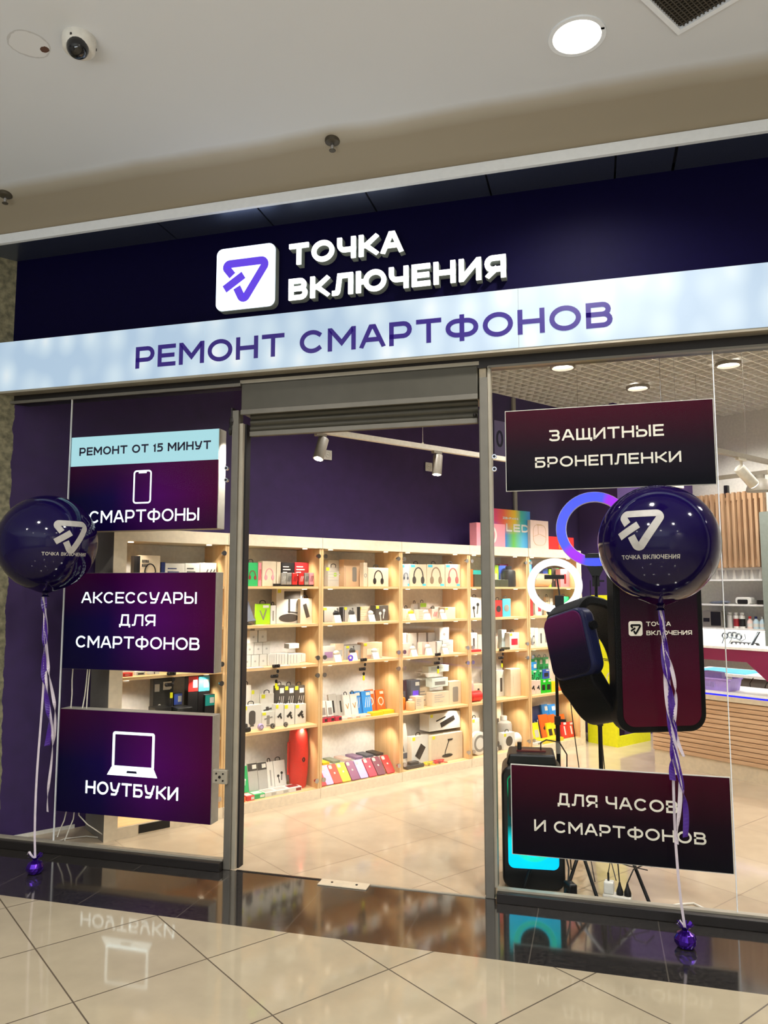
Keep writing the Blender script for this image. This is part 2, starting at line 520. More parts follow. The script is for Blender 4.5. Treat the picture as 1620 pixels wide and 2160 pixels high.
# ------------------------------------------------------------------ lettering: pen strokes on a unit box
def _O():
    return [('c', arc(.5, .5, .5, .5, 0, 360, 28)[:-1])]
G = {
 'А': (1.02, [[(0, 0), (.42, 1), (.58, 1), (1, 0)], [(.2, .32), (.8, .32)]]),
 'Б': (.9, [[(.9, 1), (0, 1), (0, 0)] + arc(.68, .29, .32, .29, -90, 90, 8) + [(0, .58)]]),
 'В': (.92, [[(0, .53), (0, 0)] + arc(.7, .265, .3, .265, -90, 90, 8) + [(0, .53)], [(0, .53), (0, 1)] + arc(.66, .765, .27, .235, 90, -90, 8) + [(0, .53)]]),
 'Д': (1.0, [[(.0, -.16), (0, 0), (1, 0), (1, -.16)], [(.14, 0), (.24, 1), (.84, 1), (.84, 0)]]),
 'Е': (.84, [[(1, 1), (0, 1), (0, 0), (1, 0)], [(0, .5), (.92, .5)]]),
 'З': (.88, [[(0, 1)] + arc(.68, .76, .28, .24, 90, -90, 8) + [(.3, .52)], [(.3, .52)] + arc(.68, .26, .32, .26, 90, -90, 8) + [(.2, 0), (0, .1)]]),
 'И': (.98, [[(0, 1), (0, 0), (.04, 0), (.96, 1), (1, 1), (1, 0)]]),
 'К': (.92, [[(0, 0), (0, 1)], [(1, 1), (.32, .5), (1, 0)], [(0, .5), (.36, .5)]]),
 'Л': (1.0, [[(0, 0), (.08, 0)] + arc(.12, .2, .1, .2, -80, -8, 4) + [(.32, 1), (1, 1), (1, 0)]]),
 'М': (1.16, [[(0, 0), (0, 1), (.04, 1), (.5, .3), (.96, 1), (1, 1), (1, 0)]]),
 'Н': (.98, [[(0, 0), (0, 1)], [(1, 0), (1, 1)], [(0, .5), (1, .5)]]),
 'О': (1.12, _O()),
 'П': (.98, [[(0, 0), (0, 1), (1, 1), (1, 0)]]),
 'Р': (.9, [[(0, 0), (0, 1)] + arc(.66, .68, .34, .32, 90, -90, 8) + [(0, .36)]]),
 'С': (1.02, [arc(.52, .5, .52, .5, 48, 312, 22)]),
 'Т': (.98, [[(0, 1), (1, 1)], [(.5, 1), (.5, 0)]]),
 'У': (.96, [[(0, 1), (.06, .72)] + arc(.36, .66, .28, .3, 190, 270, 6) + [(.8, .36)], [(1, 1), (.66, .1)] + arc(.5, .12, .16, .12, -10, -90, 4) + [(.14, 0)]]),
 'Ф': (1.24, [[(.5, -.06), (.5, 1.06)], ('c', rrect(0, .14, 1, .86, .34, 6))]),
 'Ч': (.9, [[(0, 1), (0, .74)] + arc(.36, .7, .36, .3, 180, 270, 6) + [(1, .4)], [(1, 1), (1, 0)]]),
 'Щ': (1.24, [[(0, 1), (0, 0), (1.06, 0), (1.06, -.16)], [(.92, 1), (.92, 0)], [(.46, 1), (.46, 0)]]),
 'Ы': (1.16, [[(0, 1), (0, 0)] + arc(.46, .29, .26, .29, -90, 90, 8) + [(0, .58)], [(1, 1), (1, 0)]]),
 'Ю': (1.4, [[(0, 0), (0, 1)], [(0, .5), (.3, .5)], ('c', arc(.66, .5, .36, .5, 0, 360, 26)[:-1])]),
 'Я': (.92, [[(1, 0), (1, 1)] + arc(.34, .68, .34, .32, 90, 270, 8) + [(1, .36)], [(.52, .36), (.1, 0)]]),
 '0': (.8, [('c', arc(.5, .5, .5, .5, 0, 360, 24)[:-1])]),
 '1': (.38, [[(0, .82), (.7, 1), (.7, 0)]]),
 '5': (.76, [[(.94, 1), (.1, 1), (.06, .6), (.5, .62)] + arc(.58, .31, .42, .31, 80, -90, 8) + [(0, 0)]]),
 '4': (.86, [[(.75, 0), (.75, 1), (0, .28), (1, .28)]]),
 '9': (.8, [('c', arc(.5, .68, .46, .32, 0, 360, 16)[:-1]), [(.96, .68), (.9, .3), (.3, 0)]]),
 '8': (.8, [('c', arc(.5, .27, .5, .27, 0, 360, 16)[:-1]), ('c', arc(.5, .77, .42, .23, 0, 360, 16)[:-1])]),
 '-': (.5, [[(0, .45), (1, .45)]]),
 'Z': (.86, [[(0, 1), (1, 1), (0, 0), (1, 0)]]),
 'D': (.92, [[(0, 0), (0, 1)] + arc(.5, .5, .5, .5, 90, -90, 10) + [(0, 0)]]),
 'F': (.8, [[(1, 1), (0, 1), (0, 0)], [(0, .5), (.85, .5)]]),
 'L': (.74, [[(0, 1), (0, 0), (1, 0)]]),
 'S': (.86, [[(.95, .9)] + arc(.5, .75, .46, .25, 60, 270, 9) + arc(.5, .25, .46, .25, 90, -120, 9) + [(.03, .1)]]),
 'X': (.92, [[(0, 0), (1, 1)], [(0, 1), (1, 0)]]),
 'R': (.9, [[(0, 0), (0, 1)] + arc(.66, .7, .34, .3, 90, -90, 8) + [(0, .4)], [(.5, .4), (1, 0)]]),
}
for a_, b_ in (('A', 'А'), ('B', 'В'), ('E', 'Е'), ('T', 'Т'), ('C', 'С'), ('O', 'О'), ('P', 'Р'), ('H', 'Н'), ('K', 'К'), ('M', 'М')):
    G[a_] = G[b_]

def glyph_layout(s, x0, x1, h, gap=0.17, space=0.5):
    tot, adv = 0.0, []
    for ch in s:
        w = space if ch == ' ' else G[ch][0]
        adv.append((ch, tot, w))
        tot += w + (0.0 if ch == ' ' else gap)
    tot -= gap
    k = (x1 - x0) / tot
    return [(ch, x0 + a * k, w * k) for ch, a, w in adv if ch != ' ']

def draw_glyph(mb, ch, x, w, z0, h, t, y0, y1):
    desc = ch in 'ДЩФ'
    for ns, st in enumerate(G[ch][1]):
        closed = isinstance(st, tuple)
        pts = st[1] if closed else st
        q = [(x + t / 2 + px * (w - t), z0 + t / 2 + pz * (h - t)) for px, pz in pts]
        mb.stroke(q, t, y0 - 0.00025 * ns, y1, closed, None if desc else z0, None if desc else z0 + h, 0.0 if closed else t / 2)

def text_mb(s, x0, x1, z0, h, t, y0, y1, mb=None, gap=0.17):
    mb = mb or MB()
    for ch, x, w in glyph_layout(s, x0, x1, h, gap):
        draw_glyph(mb, ch, x, w, z0, h, t, y0, y1)
    return mb

def words(parent, m, lines, k, y0, y1, name='lettering'):
    """one part per word"""
    for s, x0, x1, z0, h in lines:
        lay = glyph_layout(s, x0, x1, h)
        i = 0
        for w_ in s.split(' '):
            mb = MB()
            for ch, x, w in lay[i:i + len(w_)]:
                draw_glyph(mb, ch, x, w, z0, h, h * k, y0, y1)
            i += len(w_)
            mb.build(name, m, parent)

# the shop's arrow emblem: an open rounded triangle with a bar through its gap; unit square, z up
LOGO_TRI = [(.285, .545)] + arc(.235, .685, .05, .05, 207, 90, 6) + arc(.765, .67, .065, .065, 90, -28, 6) + arc(.484, .215, .05, .05, -28, -152, 6) + [(.365, .345)]
LOGO_BAR = [(.155, .335), (.475, .535)]
def logo_mb(mb, cx, cz, s, t, y0, y1, bend=None):
    f = lambda p: (cx + (p[0] - .5) * s, cz + (p[1] - .5) * s)
    mb.stroke([f(p) for p in LOGO_TRI], t * s, y0, y1)
    mb.stroke([f(p) for p in LOGO_BAR], t * s, y0, y1)
    return mb
mat('vent_bronze', (78, 70, 56), 0.5, 0.3)
mat('balloon_black', (10, 11, 14), 0.05, coat=0.5, grain=0.0)
mat('prop_black', (4, 4, 6), 0.5, spec=0.12)
mat('prop_blue', (6, 13, 54), 0.4, spec=0.2)
mat('ring_back', (226, 224, 226), 0.4)
mat('dark_red', (90, 18, 22), 0.35)
mat('plate_lilac', (120, 110, 160), 0.6)
mat('spot_grey', (150, 142, 128), 0.45)
mat('track_white', (232, 226, 210), 0.45)
mat('speaker_red', (222, 34, 18), 0.55, gscale=260, grain=0.15)
mat('speaker_red_dark', (150, 20, 14), 0.5)
mat('basket_lilac', (176, 150, 226), 0.35)
mat('mat_cyan', (96, 190, 220), 0.5)
mat('cabinet_sage', (138, 146, 136), 0.5)
mat('tag_yellow', (226, 226, 40), 0.45)
mat('speaker_ring', (30, 220, 210), 0.3, emit=(0, 214, 190), strength=1.0, grain=0.0)

def gradient_z(name, stops, rough=0.25, emit=0.0):
    m, nt, b = newmat(name)
    vec, x, y, z = coords(nt, 'Generated')
    c = ramp(nt, z, [(p, lin(q)) for p, q in stops])
    nt.links.new(c, b.inputs['Base Color'])
    if emit:
        nt.links.new(c, b.inputs['Emission Color'])
        b.inputs['Emission Strength'].default_value = emit
    b.inputs['Roughness'].default_value = rough
    b.inputs['Specular IOR Level'].default_value = 0.12
    MATS[name] = m
gradient_z('phone_screen', [(0.0, (74, 2, 28)), (0.3, (62, 2, 32)), (0.62, (26, 3, 24)), (1.0, (12, 2, 20))], 0.4)
gradient_z('watch_screen', [(0.0, (4, 3, 24)), (0.4, (14, 3, 34)), (0.7, (56, 6, 54)), (1.0, (84, 14, 70))], 0.4)
gradient_z('speaker_glow', [(0.0, (0, 200, 255)), (0.28, (0, 210, 220)), (0.45, (0, 60, 60)), (0.75, (0, 40, 30)), (0.9, (0, 150, 90)), (1.0, (0, 60, 40))], 0.3, 0.95)

def rgb_ring():
    m, nt, b = newmat('ring_rgb')
    vec, x, y, z = coords(nt, 'Generated')
    a = math_node(nt, 'ARCTAN2', math_node(nt, 'SUBTRACT', z, 0.5), math_node(nt, 'SUBTRACT', x, 0.5))
    def spot(deg, wdt):
        d = math_node(nt, 'ABSOLUTE', math_node(nt, 'SUBTRACT', a, math.radians(deg)))
        return math_node(nt, 'MAXIMUM', math_node(nt, 'SUBTRACT', 1.0, math_node(nt, 'DIVIDE', d, math.radians(wdt))), 0.0)
    k = math_node(nt, 'MINIMUM', math_node(nt, 'MULTIPLY', math_node(nt, 'ADD', spot(55, 20), spot(-128, 22)), 2.0), 1.0)
    c = mixc(nt, k, lin((72, 92, 255)), lin((176, 20, 250)))
    b.inputs['Base Color'].default_value = (0.03, 0.03, 0.06, 1)
    nt.links.new(c, b.inputs['Emission Color'])
    b.inputs['Emission Strength'].default_value = 1.0
    MATS['ring_rgb'] = m
rgb_ring()
# ================================================================== THE SETTING
FLOOR_SIZE = 0.527
tile_mat('mall_tile', (166, 154, 129), (80, 69, 54), -1.042, 1.716, FLOOR_SIZE, 0.006, 0.06)
tile_mat('granite_strip', (34, 31, 30), (70, 66, 60), 0, 0, 9.0, 0.0, 0.05, 0.25)
tile_mat('shop_tile', (190, 171, 144), (138, 118, 94), 0.235, 0.613, 0.533, 0.005, 0.09)

def granite():
    m, nt, b = newmat('granite_border')
    vec, x, y, z = coords(nt, 'Object')
    t = math_node(nt, 'DIVIDE', math_node(nt, 'ADD', x, 1.37), 0.532)
    f = math_node(nt, 'FRACT', t)
    # joints run square to the front in the doorway
    g = math_node(nt, 'LESS_THAN', math_node(nt, 'MINIMUM', f, math_node(nt, 'SUBTRACT', 1.0, f)), 0.005)
    n = nt.nodes.new('ShaderNodeTexNoise'); n.inputs['Scale'].default_value = 60.0; n.inputs['Detail'].default_value = 8.0
    nt.links.new(vec, n.inputs['Vector'])
    col = ramp(nt, n.outputs['Fac'], [(0.3, lin((28, 26, 25))), (0.75, lin((58, 54, 50)))])
    nt.links.new(mixc(nt, g, col, lin((84, 78, 70))), b.inputs['Base Color'])
    b.inputs['Roughness'].default_value = 0.08
    b.inputs['IOR'].default_value = 2.8
    MATS['granite_border'] = m
granite()

# floors
struct(MB().box(-9, 9, -7.0, -0.615, -0.10, 0.0).build('floor', 'mall_tile'))
struct(MB().box(-9, 9, -0.615, -0.004, -0.10, 0.0).build('trim_1', 'granite_border'))
struct(MB().box(-9, 12, -0.004, 12, -0.10, 0.0).build('floor', 'shop_tile'))

# mall ceiling: flat slab, rounded drop towards the shop, bright edge strip, dark soffit
def ceiling_mat():
    m, nt, b = newmat('ceiling_patched')
    vec, x, y, z = coords(nt, 'Object')
    n = nt.nodes.new('ShaderNodeTexNoise'); n.inputs['Scale'].default_value = 22.0; n.inputs['Detail'].default_value = 6.0
    nt.links.new(vec, n.inputs['Vector'])
    def blob(cx, cy, r, soft):
        dx = math_node(nt, 'SUBTRACT', x, cx); dy = math_node(nt, 'SUBTRACT', y, cy)
        d = math_node(nt, 'SQRT', math_node(nt, 'ADD', math_node(nt, 'MULTIPLY', dx, dx), math_node(nt, 'MULTIPLY', dy, dy)))
        d = math_node(nt, 'ADD', d, math_node(nt, 'MULTIPLY', math_node(nt, 'SUBTRACT', n.outputs['Fac'], 0.5), soft))
        return math_node(nt, 'LESS_THAN', d, r), d
    c0 = lin((222, 224, 226))
    ring, d = blob(-2.21, -1.44, 0.084, 0.02)
    inner, _ = blob(-2.21, -1.44, 0.076, 0.03)
    edge = math_node(nt, 'SUBTRACT', ring, inner)
    stain, _ = blob(-2.165, -1.395, 0.015, 0.05)
    c = mixc(nt, math_node(nt, 'MULTIPLY', inner, 0.25), c0, lin((236, 232, 226)))
    c = mixc(nt, math_node(nt, 'MULTIPLY', math_node(nt, 'MAXIMUM', edge, 0.0), 0.35), c, lin((150, 144, 134)))
    c = mixc(nt, stain, c, lin((92, 62, 46)))
    nt.links.new(c, b.inputs['Base Color'])
    b.inputs['Roughness'].default_value = 0.8
    MATS['ceiling_patched'] = m
ceiling_mat()
struct(MB().box(-9, 9, -12, -0.60, MALL_Z, MALL_Z + 0.1).build('ceiling', 'ceiling_patched'))
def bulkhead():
    # beige drop with its shade put into the colour, softened towards the white slab
    m, nt, b = newmat('bulkhead_shade_blend')
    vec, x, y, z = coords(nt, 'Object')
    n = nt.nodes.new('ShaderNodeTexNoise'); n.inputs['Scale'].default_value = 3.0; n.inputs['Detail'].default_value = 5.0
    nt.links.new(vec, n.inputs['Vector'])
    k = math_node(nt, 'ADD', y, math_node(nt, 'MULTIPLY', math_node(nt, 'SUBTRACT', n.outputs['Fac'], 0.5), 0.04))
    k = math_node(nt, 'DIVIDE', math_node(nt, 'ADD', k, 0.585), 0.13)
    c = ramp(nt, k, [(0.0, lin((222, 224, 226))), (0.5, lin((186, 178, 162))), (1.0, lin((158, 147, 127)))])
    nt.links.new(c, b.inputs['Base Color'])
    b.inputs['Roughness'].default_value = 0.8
    MATS['bulkhead_shade_blend'] = m
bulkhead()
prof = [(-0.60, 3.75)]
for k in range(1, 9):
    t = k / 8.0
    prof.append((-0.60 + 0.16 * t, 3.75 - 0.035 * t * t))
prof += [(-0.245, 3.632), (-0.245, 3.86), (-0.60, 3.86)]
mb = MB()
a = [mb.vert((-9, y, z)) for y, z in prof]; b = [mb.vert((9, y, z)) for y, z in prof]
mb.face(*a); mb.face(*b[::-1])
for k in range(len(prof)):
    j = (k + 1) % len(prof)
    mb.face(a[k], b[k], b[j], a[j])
struct(mb.build('ceiling', 'bulkhead_shade_blend', smooth=True))
struct(MB().box(-9, 9, -0.262, -0.240, 3.578, 3.634).build('trim_2', 'trim_white'))
mb = MB()
for x0, x1 in ((-9, -2.37), (-2.36, -1.745), (-1.735, -1.125), (-1.115, -0.49), (-0.48, 0.14), (0.15, 0.415), (0.43, 0.95), (0.96, 9)):
    mb.box(x0, x1, -0.240, 0.0, 3.585, 3.6)
struct(mb.build('ceiling', 'soffit_black'))
struct(MB().box(-9, 9, -0.24, 0.0, 3.602, 3.86).build('ceiling', 'gap_black'))
# facade above and beside the shop front
struct(MB().box(-3.75, 3.0, -0.012, 0.08, 3.03, 3.585).build('wall_front', 'fascia_navy'))
struct(MB().box(-3.75, 3.0, 0.005, 0.08, 2.655, 3.03).build('wall_front', 'frame_dark'))
struct(MB().box(3.0, 9.0, -0.012, 0.08, 0, 3.585).build('wall_right', 'white_paint'))
struct(MB().box(-9, -3.75, -0.012, 0.08, 0, 3.585).build('wall_left', 'white_paint'))
struct(MB().box(-9, 12, -0.05, 0.12, 3.602, 3.95).build('wall_front', 'gap_black'))
# far side of the gallery, behind the viewer
struct(MB().box(-9, 9, -12.2, -12, -3, 3.9).build('wall_back', 'white_paint'))

# purple party wall with its raw concrete end
def party_wall():
    m, nt, b = newmat('party_wall_paint')
    vec, x, y, z = coords(nt, 'Object')
    n = nt.nodes.new('ShaderNodeTexNoise'); n.inputs['Scale'].default_value = 9.0; n.inputs['Detail'].default_value = 8.0
    nt.links.new(vec, n.inputs['Vector'])
    lim = math_node(nt, 'MULTIPLY_ADD', n.outputs['Fac'], 0.05, -1.415)
    lim = math_node(nt, 'ADD', lim, math_node(nt, 'MULTIPLY', z, -0.012))
    paint = math_node(nt, 'GREATER_THAN', x, lim)
    n2 = nt.nodes.new('ShaderNodeTexNoise'); n2.inputs['Scale'].default_value = 26.0; n2.inputs['Detail'].default_value = 9.0
    nt.links.new(vec, n2.inputs['Vector'])
    conc = ramp(nt, n2.outputs['Fac'], [(0.35, lin((96, 92, 72))), (0.6, lin((142, 136, 108))), (0.8, lin((170, 164, 136)))])
    pur = ramp(nt, n.outputs['Fac'], [(0.3, lin((47, 26, 76))), (0.7, lin((56, 32, 88)))])
    nt.links.new(mixc(nt, paint, conc, pur), b.inputs['Base Color'])
    b.inputs['Roughness'].default_value = 0.7
    MATS['party_wall_paint'] = m
party_wall()
struct(MB().box(-2.3, 4.30, 0, 0.2, 0, 3.8).build('wall_left', 'party_wall_paint', loc=P(0, -0.39), rot=(0, 0, ROT_CAB)))
struct(MB().box(-0.39, 0.10, 0, 1.5, 0, 3.8).build('wall_left', 'purple_pilaster', loc=P(4.25, 0), rot=(0, 0, ROT_BACK)))
struct(MB().box(0.10, 9.2, 0, 0.2, 0, 3.8).build('wall_back', 'white_paint', loc=P(5.73, 0), rot=(0, 0, ROT_BACK)))
struct(MB().box(-4.2, 5.8, 0, 0.2, 0, 3.8).build('wall_right', 'white_paint', loc=P(0, 9.0), rot=(0, 0, ROT_CAB)))
# white base line of the party wall, a bare strip of plaster
struct(MB().box(-1.40, -0.95, -0.008, 0, 0, 0.022).build('baseboard_left', 'white_paint', loc=P(0, -0.39), rot=(0, 0, ROT_CAB)))

# shop ceiling: open white lattice under a grey slab
struct(MB().box(-5, 10, 0.08, 12, 3.80, 3.95).build('ceiling', 'cabinet_grey'))
mb = MB()
pitch = 0.10
for k in range(0, 78):
    v = -0.38 + k * pitch
    mb.box(-0.8, 5.72, v - 0.005, v + 0.005, 3.44, 3.49)
for k in range(0, 66):
    u = -0.8 + k * pitch
    mb.box(u - 0.005, u + 0.005, -0.38, 7.4, 3.442, 3.488)
# lattice only where the shop is
V2 = MB(); V2.f = mb.f
V2.v = [(P(u, v)[0], P(u, v)[1], z) for u, v, z in mb.v]
V2.f = [f[::-1] for f in mb.f]
# trim everything in front of the shop front
bm_v = V2.v
lat = V2
o = lat.build('ceiling', 'ceiling_white')
import bmesh
bm = bmesh.new(); bm.from_mesh(o.data)
bmesh.ops.bisect_plane(bm, geom=bm.verts[:] + bm.edges[:] + bm.faces[:], plane_co=(0, 0.09, 0), plane_no=(0, -1, 0), clear_outer=True)
bm.to_mesh(o.data); bm.free()
struct(o)

# ------------------------------------------------------------------ shop front frames and glass
def sill(x0, x1, name):
    o = struct(MB().box(x0, x1, -0.055, 0.03, 0, 0.045).build(name, 'frame_dark', bevel=0.003))
    struct(MB().box(x0, x1, -0.02, 0.012, 0.045, 0.055).build('trim_4', 'aluminium_light'))
sill(-3.52, -1.978, 'trim_3')
sill(-0.505, 2.6, 'trim_3')
# left glazing: two sheets with a seam
def pane(x0, x1, z0, z1, name):
    return struct(MB().box(x0, x1, -0.004, 0.004, z0, z1).build(name, 'pane_glass'))
pane(-3.50, -3.067, 0.05, 2.66, 'window_1')
pane(-3.062, -1.978, 0.05, 2.66, 'window_2')
pane(-0.512, 0.567, 0.05, 2.66, 'window_3')
pane(0.572, 2.6, 0.05, 2.66, 'window_4')
struct(MB().box(-3.0665, -3.0625, -0.005, 0.005, 0.05, 2.66).build('trim_5', 'trim_white'))
struct(MB().box(0.5675, 0.5715, -0.005, 0.005, 0.05, 2.66).build('trim_5', 'trim_white'))
# head rail over the glass
struct(MB().box(-3.52, -1.93, -0.012, 0.02, 2.655, 2.672).build('trim_6', 'aluminium'))
struct(MB().box(-0.515, 2.6, -0.012, 0.02, 2.648, 2.660).build('trim_6', 'aluminium'))
struct(MB().box(2.56, 3.02, -0.02, 0.08, 0, 2.66).build('trim_7', 'frame_dark'))

# doorway posts
mb = MB(); mb.box(-1.978, -1.938, -0.012, 0.05, 0, 2.515)
o = struct(mb.build('door_1', 'aluminium', bevel=0.003))
MB().box(-1.9379, -1.916, 0.004, 0.075, 0, 2.44).build('frame_inner', 'aluminium_light', o)
MB().box(-1.9159, -1.906, 0.03, 0.085, 0, 2.44).build('guide_rail', 'gap_black', o)
mb = MB(); mb.box(-0.563, -0.520, -0.012, 0.05, 0, 2.60)
o = struct(mb.build('door_2', 'aluminium', bevel=0.003))
MB().box(-0.5199, -0.505, 0.0, 0.06, 0.05, 2.66).build('frame_inner', 'aluminium_light', o)
MB().box(-0.572, -0.5632, 0.03, 0.085, 0, 2.44).build('guide_rail', 'aluminium', o)
# threshold bead
struct(MB().box(-1.90, -1.42, -0.012, 0.002, 0, 0.003).build('trim_8', 'frame_dark'))
struct(MB().box(-1.15, -0.565, -0.014, 0.0, 0, 0.004).build('trim_8', 'aluminium_light'))
t = thing('threshold_plate', 'pale plate with two screws on the doorway threshold', 'plate', (-1.281, -0.038, 0))
mb = MB().box(-0.132, 0.128, -0.038, 0.038, 0, 0.006); mb.build('plate', 'cabinet_white', t, bevel=0.002)
for x in (-0.066, 0.066):
    mb = MB().cyl((x, 0, 0), 0.006, 0.006, 0.009, 12); mb.build('screw', 'frame_dark', t)

# roller shutter
t = thing('roller_shutter', 'half rolled grey roller shutter in its box above the doorway', 'roller shutter', (-1.24, 0, 2.37))
# local: x from -0.67 to 0.67
MB().box(-0.69, 0.668, 0.0, 0.2, 0.125, 0.30).build('shutter_box', 'shutter_grey', t, bevel=0.006)
MB().box(-0.69, 0.668, -0.006, 0.012, 0.118, 0.148).build('box_lip', 'aluminium', t, bevel=0.003)
MB().box(-0.70, 0.675, 0.004, 0.2, 0.302, 0.322).build('box_lid', 'aluminium_light', t)
mb = MB()
for k in range(3):
    z = 0.03 + k * 0.036
    mb.prism([(-0.655, 0), (0.66, 0), (0.66, .001), (-0.655, .001)], 0.05, 0.06)
    n = 8
    for s in range(n):
        a0 = -1 + 2 * s / n; a1 = -1 + 2 * (s + 1) / n
        y0 = 0.05 + 0.009 * a0 * a0; y1 = 0.05 + 0.009 * a1 * a1
        z0 = z + 0.018 + 0.018 * a0; z1 = z + 0.018 + 0.018 * a1
        i = [mb.vert(p) for p in ((-0.655, y0, z0), (0.66, y0, z0), (0.66, y1, z1), (-0.655, y1, z1))]
        mb.face(*i)
mb.box(-0.655, 0.66, 0.06, 0.068, 0.03, 0.14)
mb.build('slat_curtain', 'shutter_grey', t)
MB().box(-0.655, 0.66, 0.042, 0.07, 0.0, 0.03).build('bottom_bar', 'aluminium', t, bevel=0.004)
mb = MB().ball((0.645, 0.04, 0.044), 0.011, 0.008, 0.011, 10, 6); mb.build('lock_stud', 'frame_dark', t)
MB().prism([(0.672, 0.12), (0.70, 0.13), (0.712, 0.20), (0.712, 0.29), (0.69, 0.318), (0.672, 0.318)], 0.02, 0.1).build('end_cover', 'cabinet_white', t, bevel=0.004)
mb = MB().box(-0.745, -0.735, -0.014, 0.03, 0.03, 0.16).ball((-0.742, 0, 0.08), 0.018, 0.02, 0.04, 10, 6).ball((-0.752, 0.0, 0.03), 0.012, 0.015, 0.03, 10, 6)
mb.build('bracket', 'frame_dark', t)

# ------------------------------------------------------------------ shop sign: light band, emblem tile, channel letters
def band_mat():
    m, nt, b = newmat('band_face')
    vec, x, y, z = coords(nt, 'Object')
    # rows of lamps behind the opal sheet show as soft brighter spots
    mp = nt.nodes.new('ShaderNodeMapping'); mp.inputs['Scale'].default_value = (6.2, 1, 4.2)
    nt.links.new(vec, mp.inputs['Vector'])
    n = nt.nodes.new('ShaderNodeTexVoronoi'); n.feature = 'SMOOTH_F1'; n.inputs['Scale'].default_value = 1.0; n.inputs['Randomness'].default_value = 0.55; n.inputs['Smoothness'].default_value = 0.6
    nt.links.new(mp.outputs[0], n.inputs['Vector'])
    wide = nt.nodes.new('ShaderNodeTexNoise'); wide.inputs['Scale'].default_value = 0.8
    nt.links.new(vec, wide.inputs['Vector'])
    k = math_node(nt, 'ADD', n.outputs['Distance'], math_node(nt, 'MULTIPLY', math_node(nt, 'SUBTRACT', wide.outputs['Fac'], 0.5), 0.5))
    c = ramp(nt, k, [(0.05, lin((240, 250, 255))), (0.28, lin((210, 232, 246))), (0.6, lin((176, 205, 231)))])
    b.inputs['Base Color'].default_value = lin((120, 124, 128)) + (1,)
    b.inputs['Roughness'].default_value = 0.5
    nt.links.new(c, b.inputs['Emission Color'])
    b.inputs['Emission Strength'].default_value = BAND_S
    MATS['band_face'] = m
band_mat()
t = thing('light_band_sign', 'long white lit sign band with violet words РЕМОНТ СМАРТФОНОВ over the shop front', 'sign', (0, -0.075, 2.708))
MB().box(-3.7, 2.9, 0.004, 0.076, 0, 0.326).build('housing', 'aluminium_light', t)
for x0, x1 in ((-3.7, -2.131), (-2.129, -0.349), (-0.347, 1.45), (1.452, 2.9)):
    MB().box(x0, x1, 0.0, 0.006, 0.014, 0.325).build('light_panel', 'band_face', t)
words(t, 'band_violet', [('РЕМОНТ СМАРТФОНОВ', -2.577, 0.111, 0.080, 0.130)], 0.19, -0.003, 0.001)

t = thing('emblem_tile', 'lit white rounded tile with the violet arrow emblem left of the channel letters', 'sign', (-1.885, -0.07, 3.272))
MB().prism(rrect(-0.184, -0.186, 0.184, 0.186, 0.04), 0.012, 0.06).build('case', 'letter_side', t)
MB().prism(rrect(-0.181, -0.183, 0.181, 0.183, 0.038), 0.0, 0.012).build('light_panel', 'tile_glow', t)
logo_mb(MB(), 0.0, 0.0, 0.368, 0.125, -0.003, 0.001).build('emblem', 'logo_violet', t)

t = thing('channel_letter_sign', 'lit white channel letters ТОЧКА ВКЛЮЧЕНИЯ on the navy fascia', 'sign', (-1.617, -0.07, 3.106))
for word, x1, z0 in (('ТОЧКА', 0.659, 0.204), ('ВКЛЮЧЕНИЯ', 1.209, 0.0)):
    for ch, x, w in glyph_layout(word, 0.0, x1, 0.122, 0.15):
        side = MB(); draw_glyph(side, ch, x, w, z0, 0.122, 0.0285, 0.010, 0.06)
        o = side.build('letter', 'letter_side', t)
        f = MB(); draw_glyph(f, ch, x, w, z0, 0.122, 0.0265, 0.0, 0.010)
        f.build('letter_face', 'letter_glow', o)

# ------------------------------------------------------------------ lightboxes in the left window
def print_mat(name, stops_x, top, bottom, strength):
    """printed colour blend of the backlit sheet"""
    m, nt, b = newmat(name)
    vec, x, y, z = coords(nt, 'Generated')
    h = ramp(nt, x, stops_x)
    kz = math_node(nt, 'MULTIPLY', math_node(nt, 'SUBTRACT', z, 0.5), 2.0)
    c = mixc(nt, math_node(nt, 'MULTIPLY', math_node(nt, 'MAXIMUM', kz, 0.0), 0.55), h, top)
    c = mixc(nt, math_node(nt, 'MULTIPLY', math_node(nt, 'MAXIMUM', math_node(nt, 'MULTIPLY', kz, -1.0), 0.0), 0.6), c, bottom)
    nt.links.new(mixc(nt, 0.65, c, (0.0, 0.0, 0.0)), b.inputs['Base Color'])
    nt.links.new(c, b.inputs['Emission Color'])
    b.inputs['Emission Strength'].default_value = strength
    b.inputs['Roughness'].default_value = 0.45
    b.inputs['Specular IOR Level'].default_value = 0.1
    MATS[name] = m
print_mat('backlit_print', [(0.0, lin((0, 0, 36))), (0.3, lin((14, 0, 62))), (0.62, lin((76, 0, 92))), (1.0, lin((72, 0, 50)))], lin((64, 2, 36)), lin((8, 2, 34)), 0.6)
mat('lightbox_case', (158, 153, 142), 0.45)
mat('header_glow', (84, 104, 108), 0.5, spec=0.1, emit=(178, 230, 240), strength=0.82, grain=0.0)
mat('text_glow', (240, 250, 252), 0.4, emit=(232, 248, 252), strength=1.0, grain=0.0)
mat('glow_line', (230, 250, 255), 0.4, emit=(210, 240, 250), strength=0.8, grain=0.0)

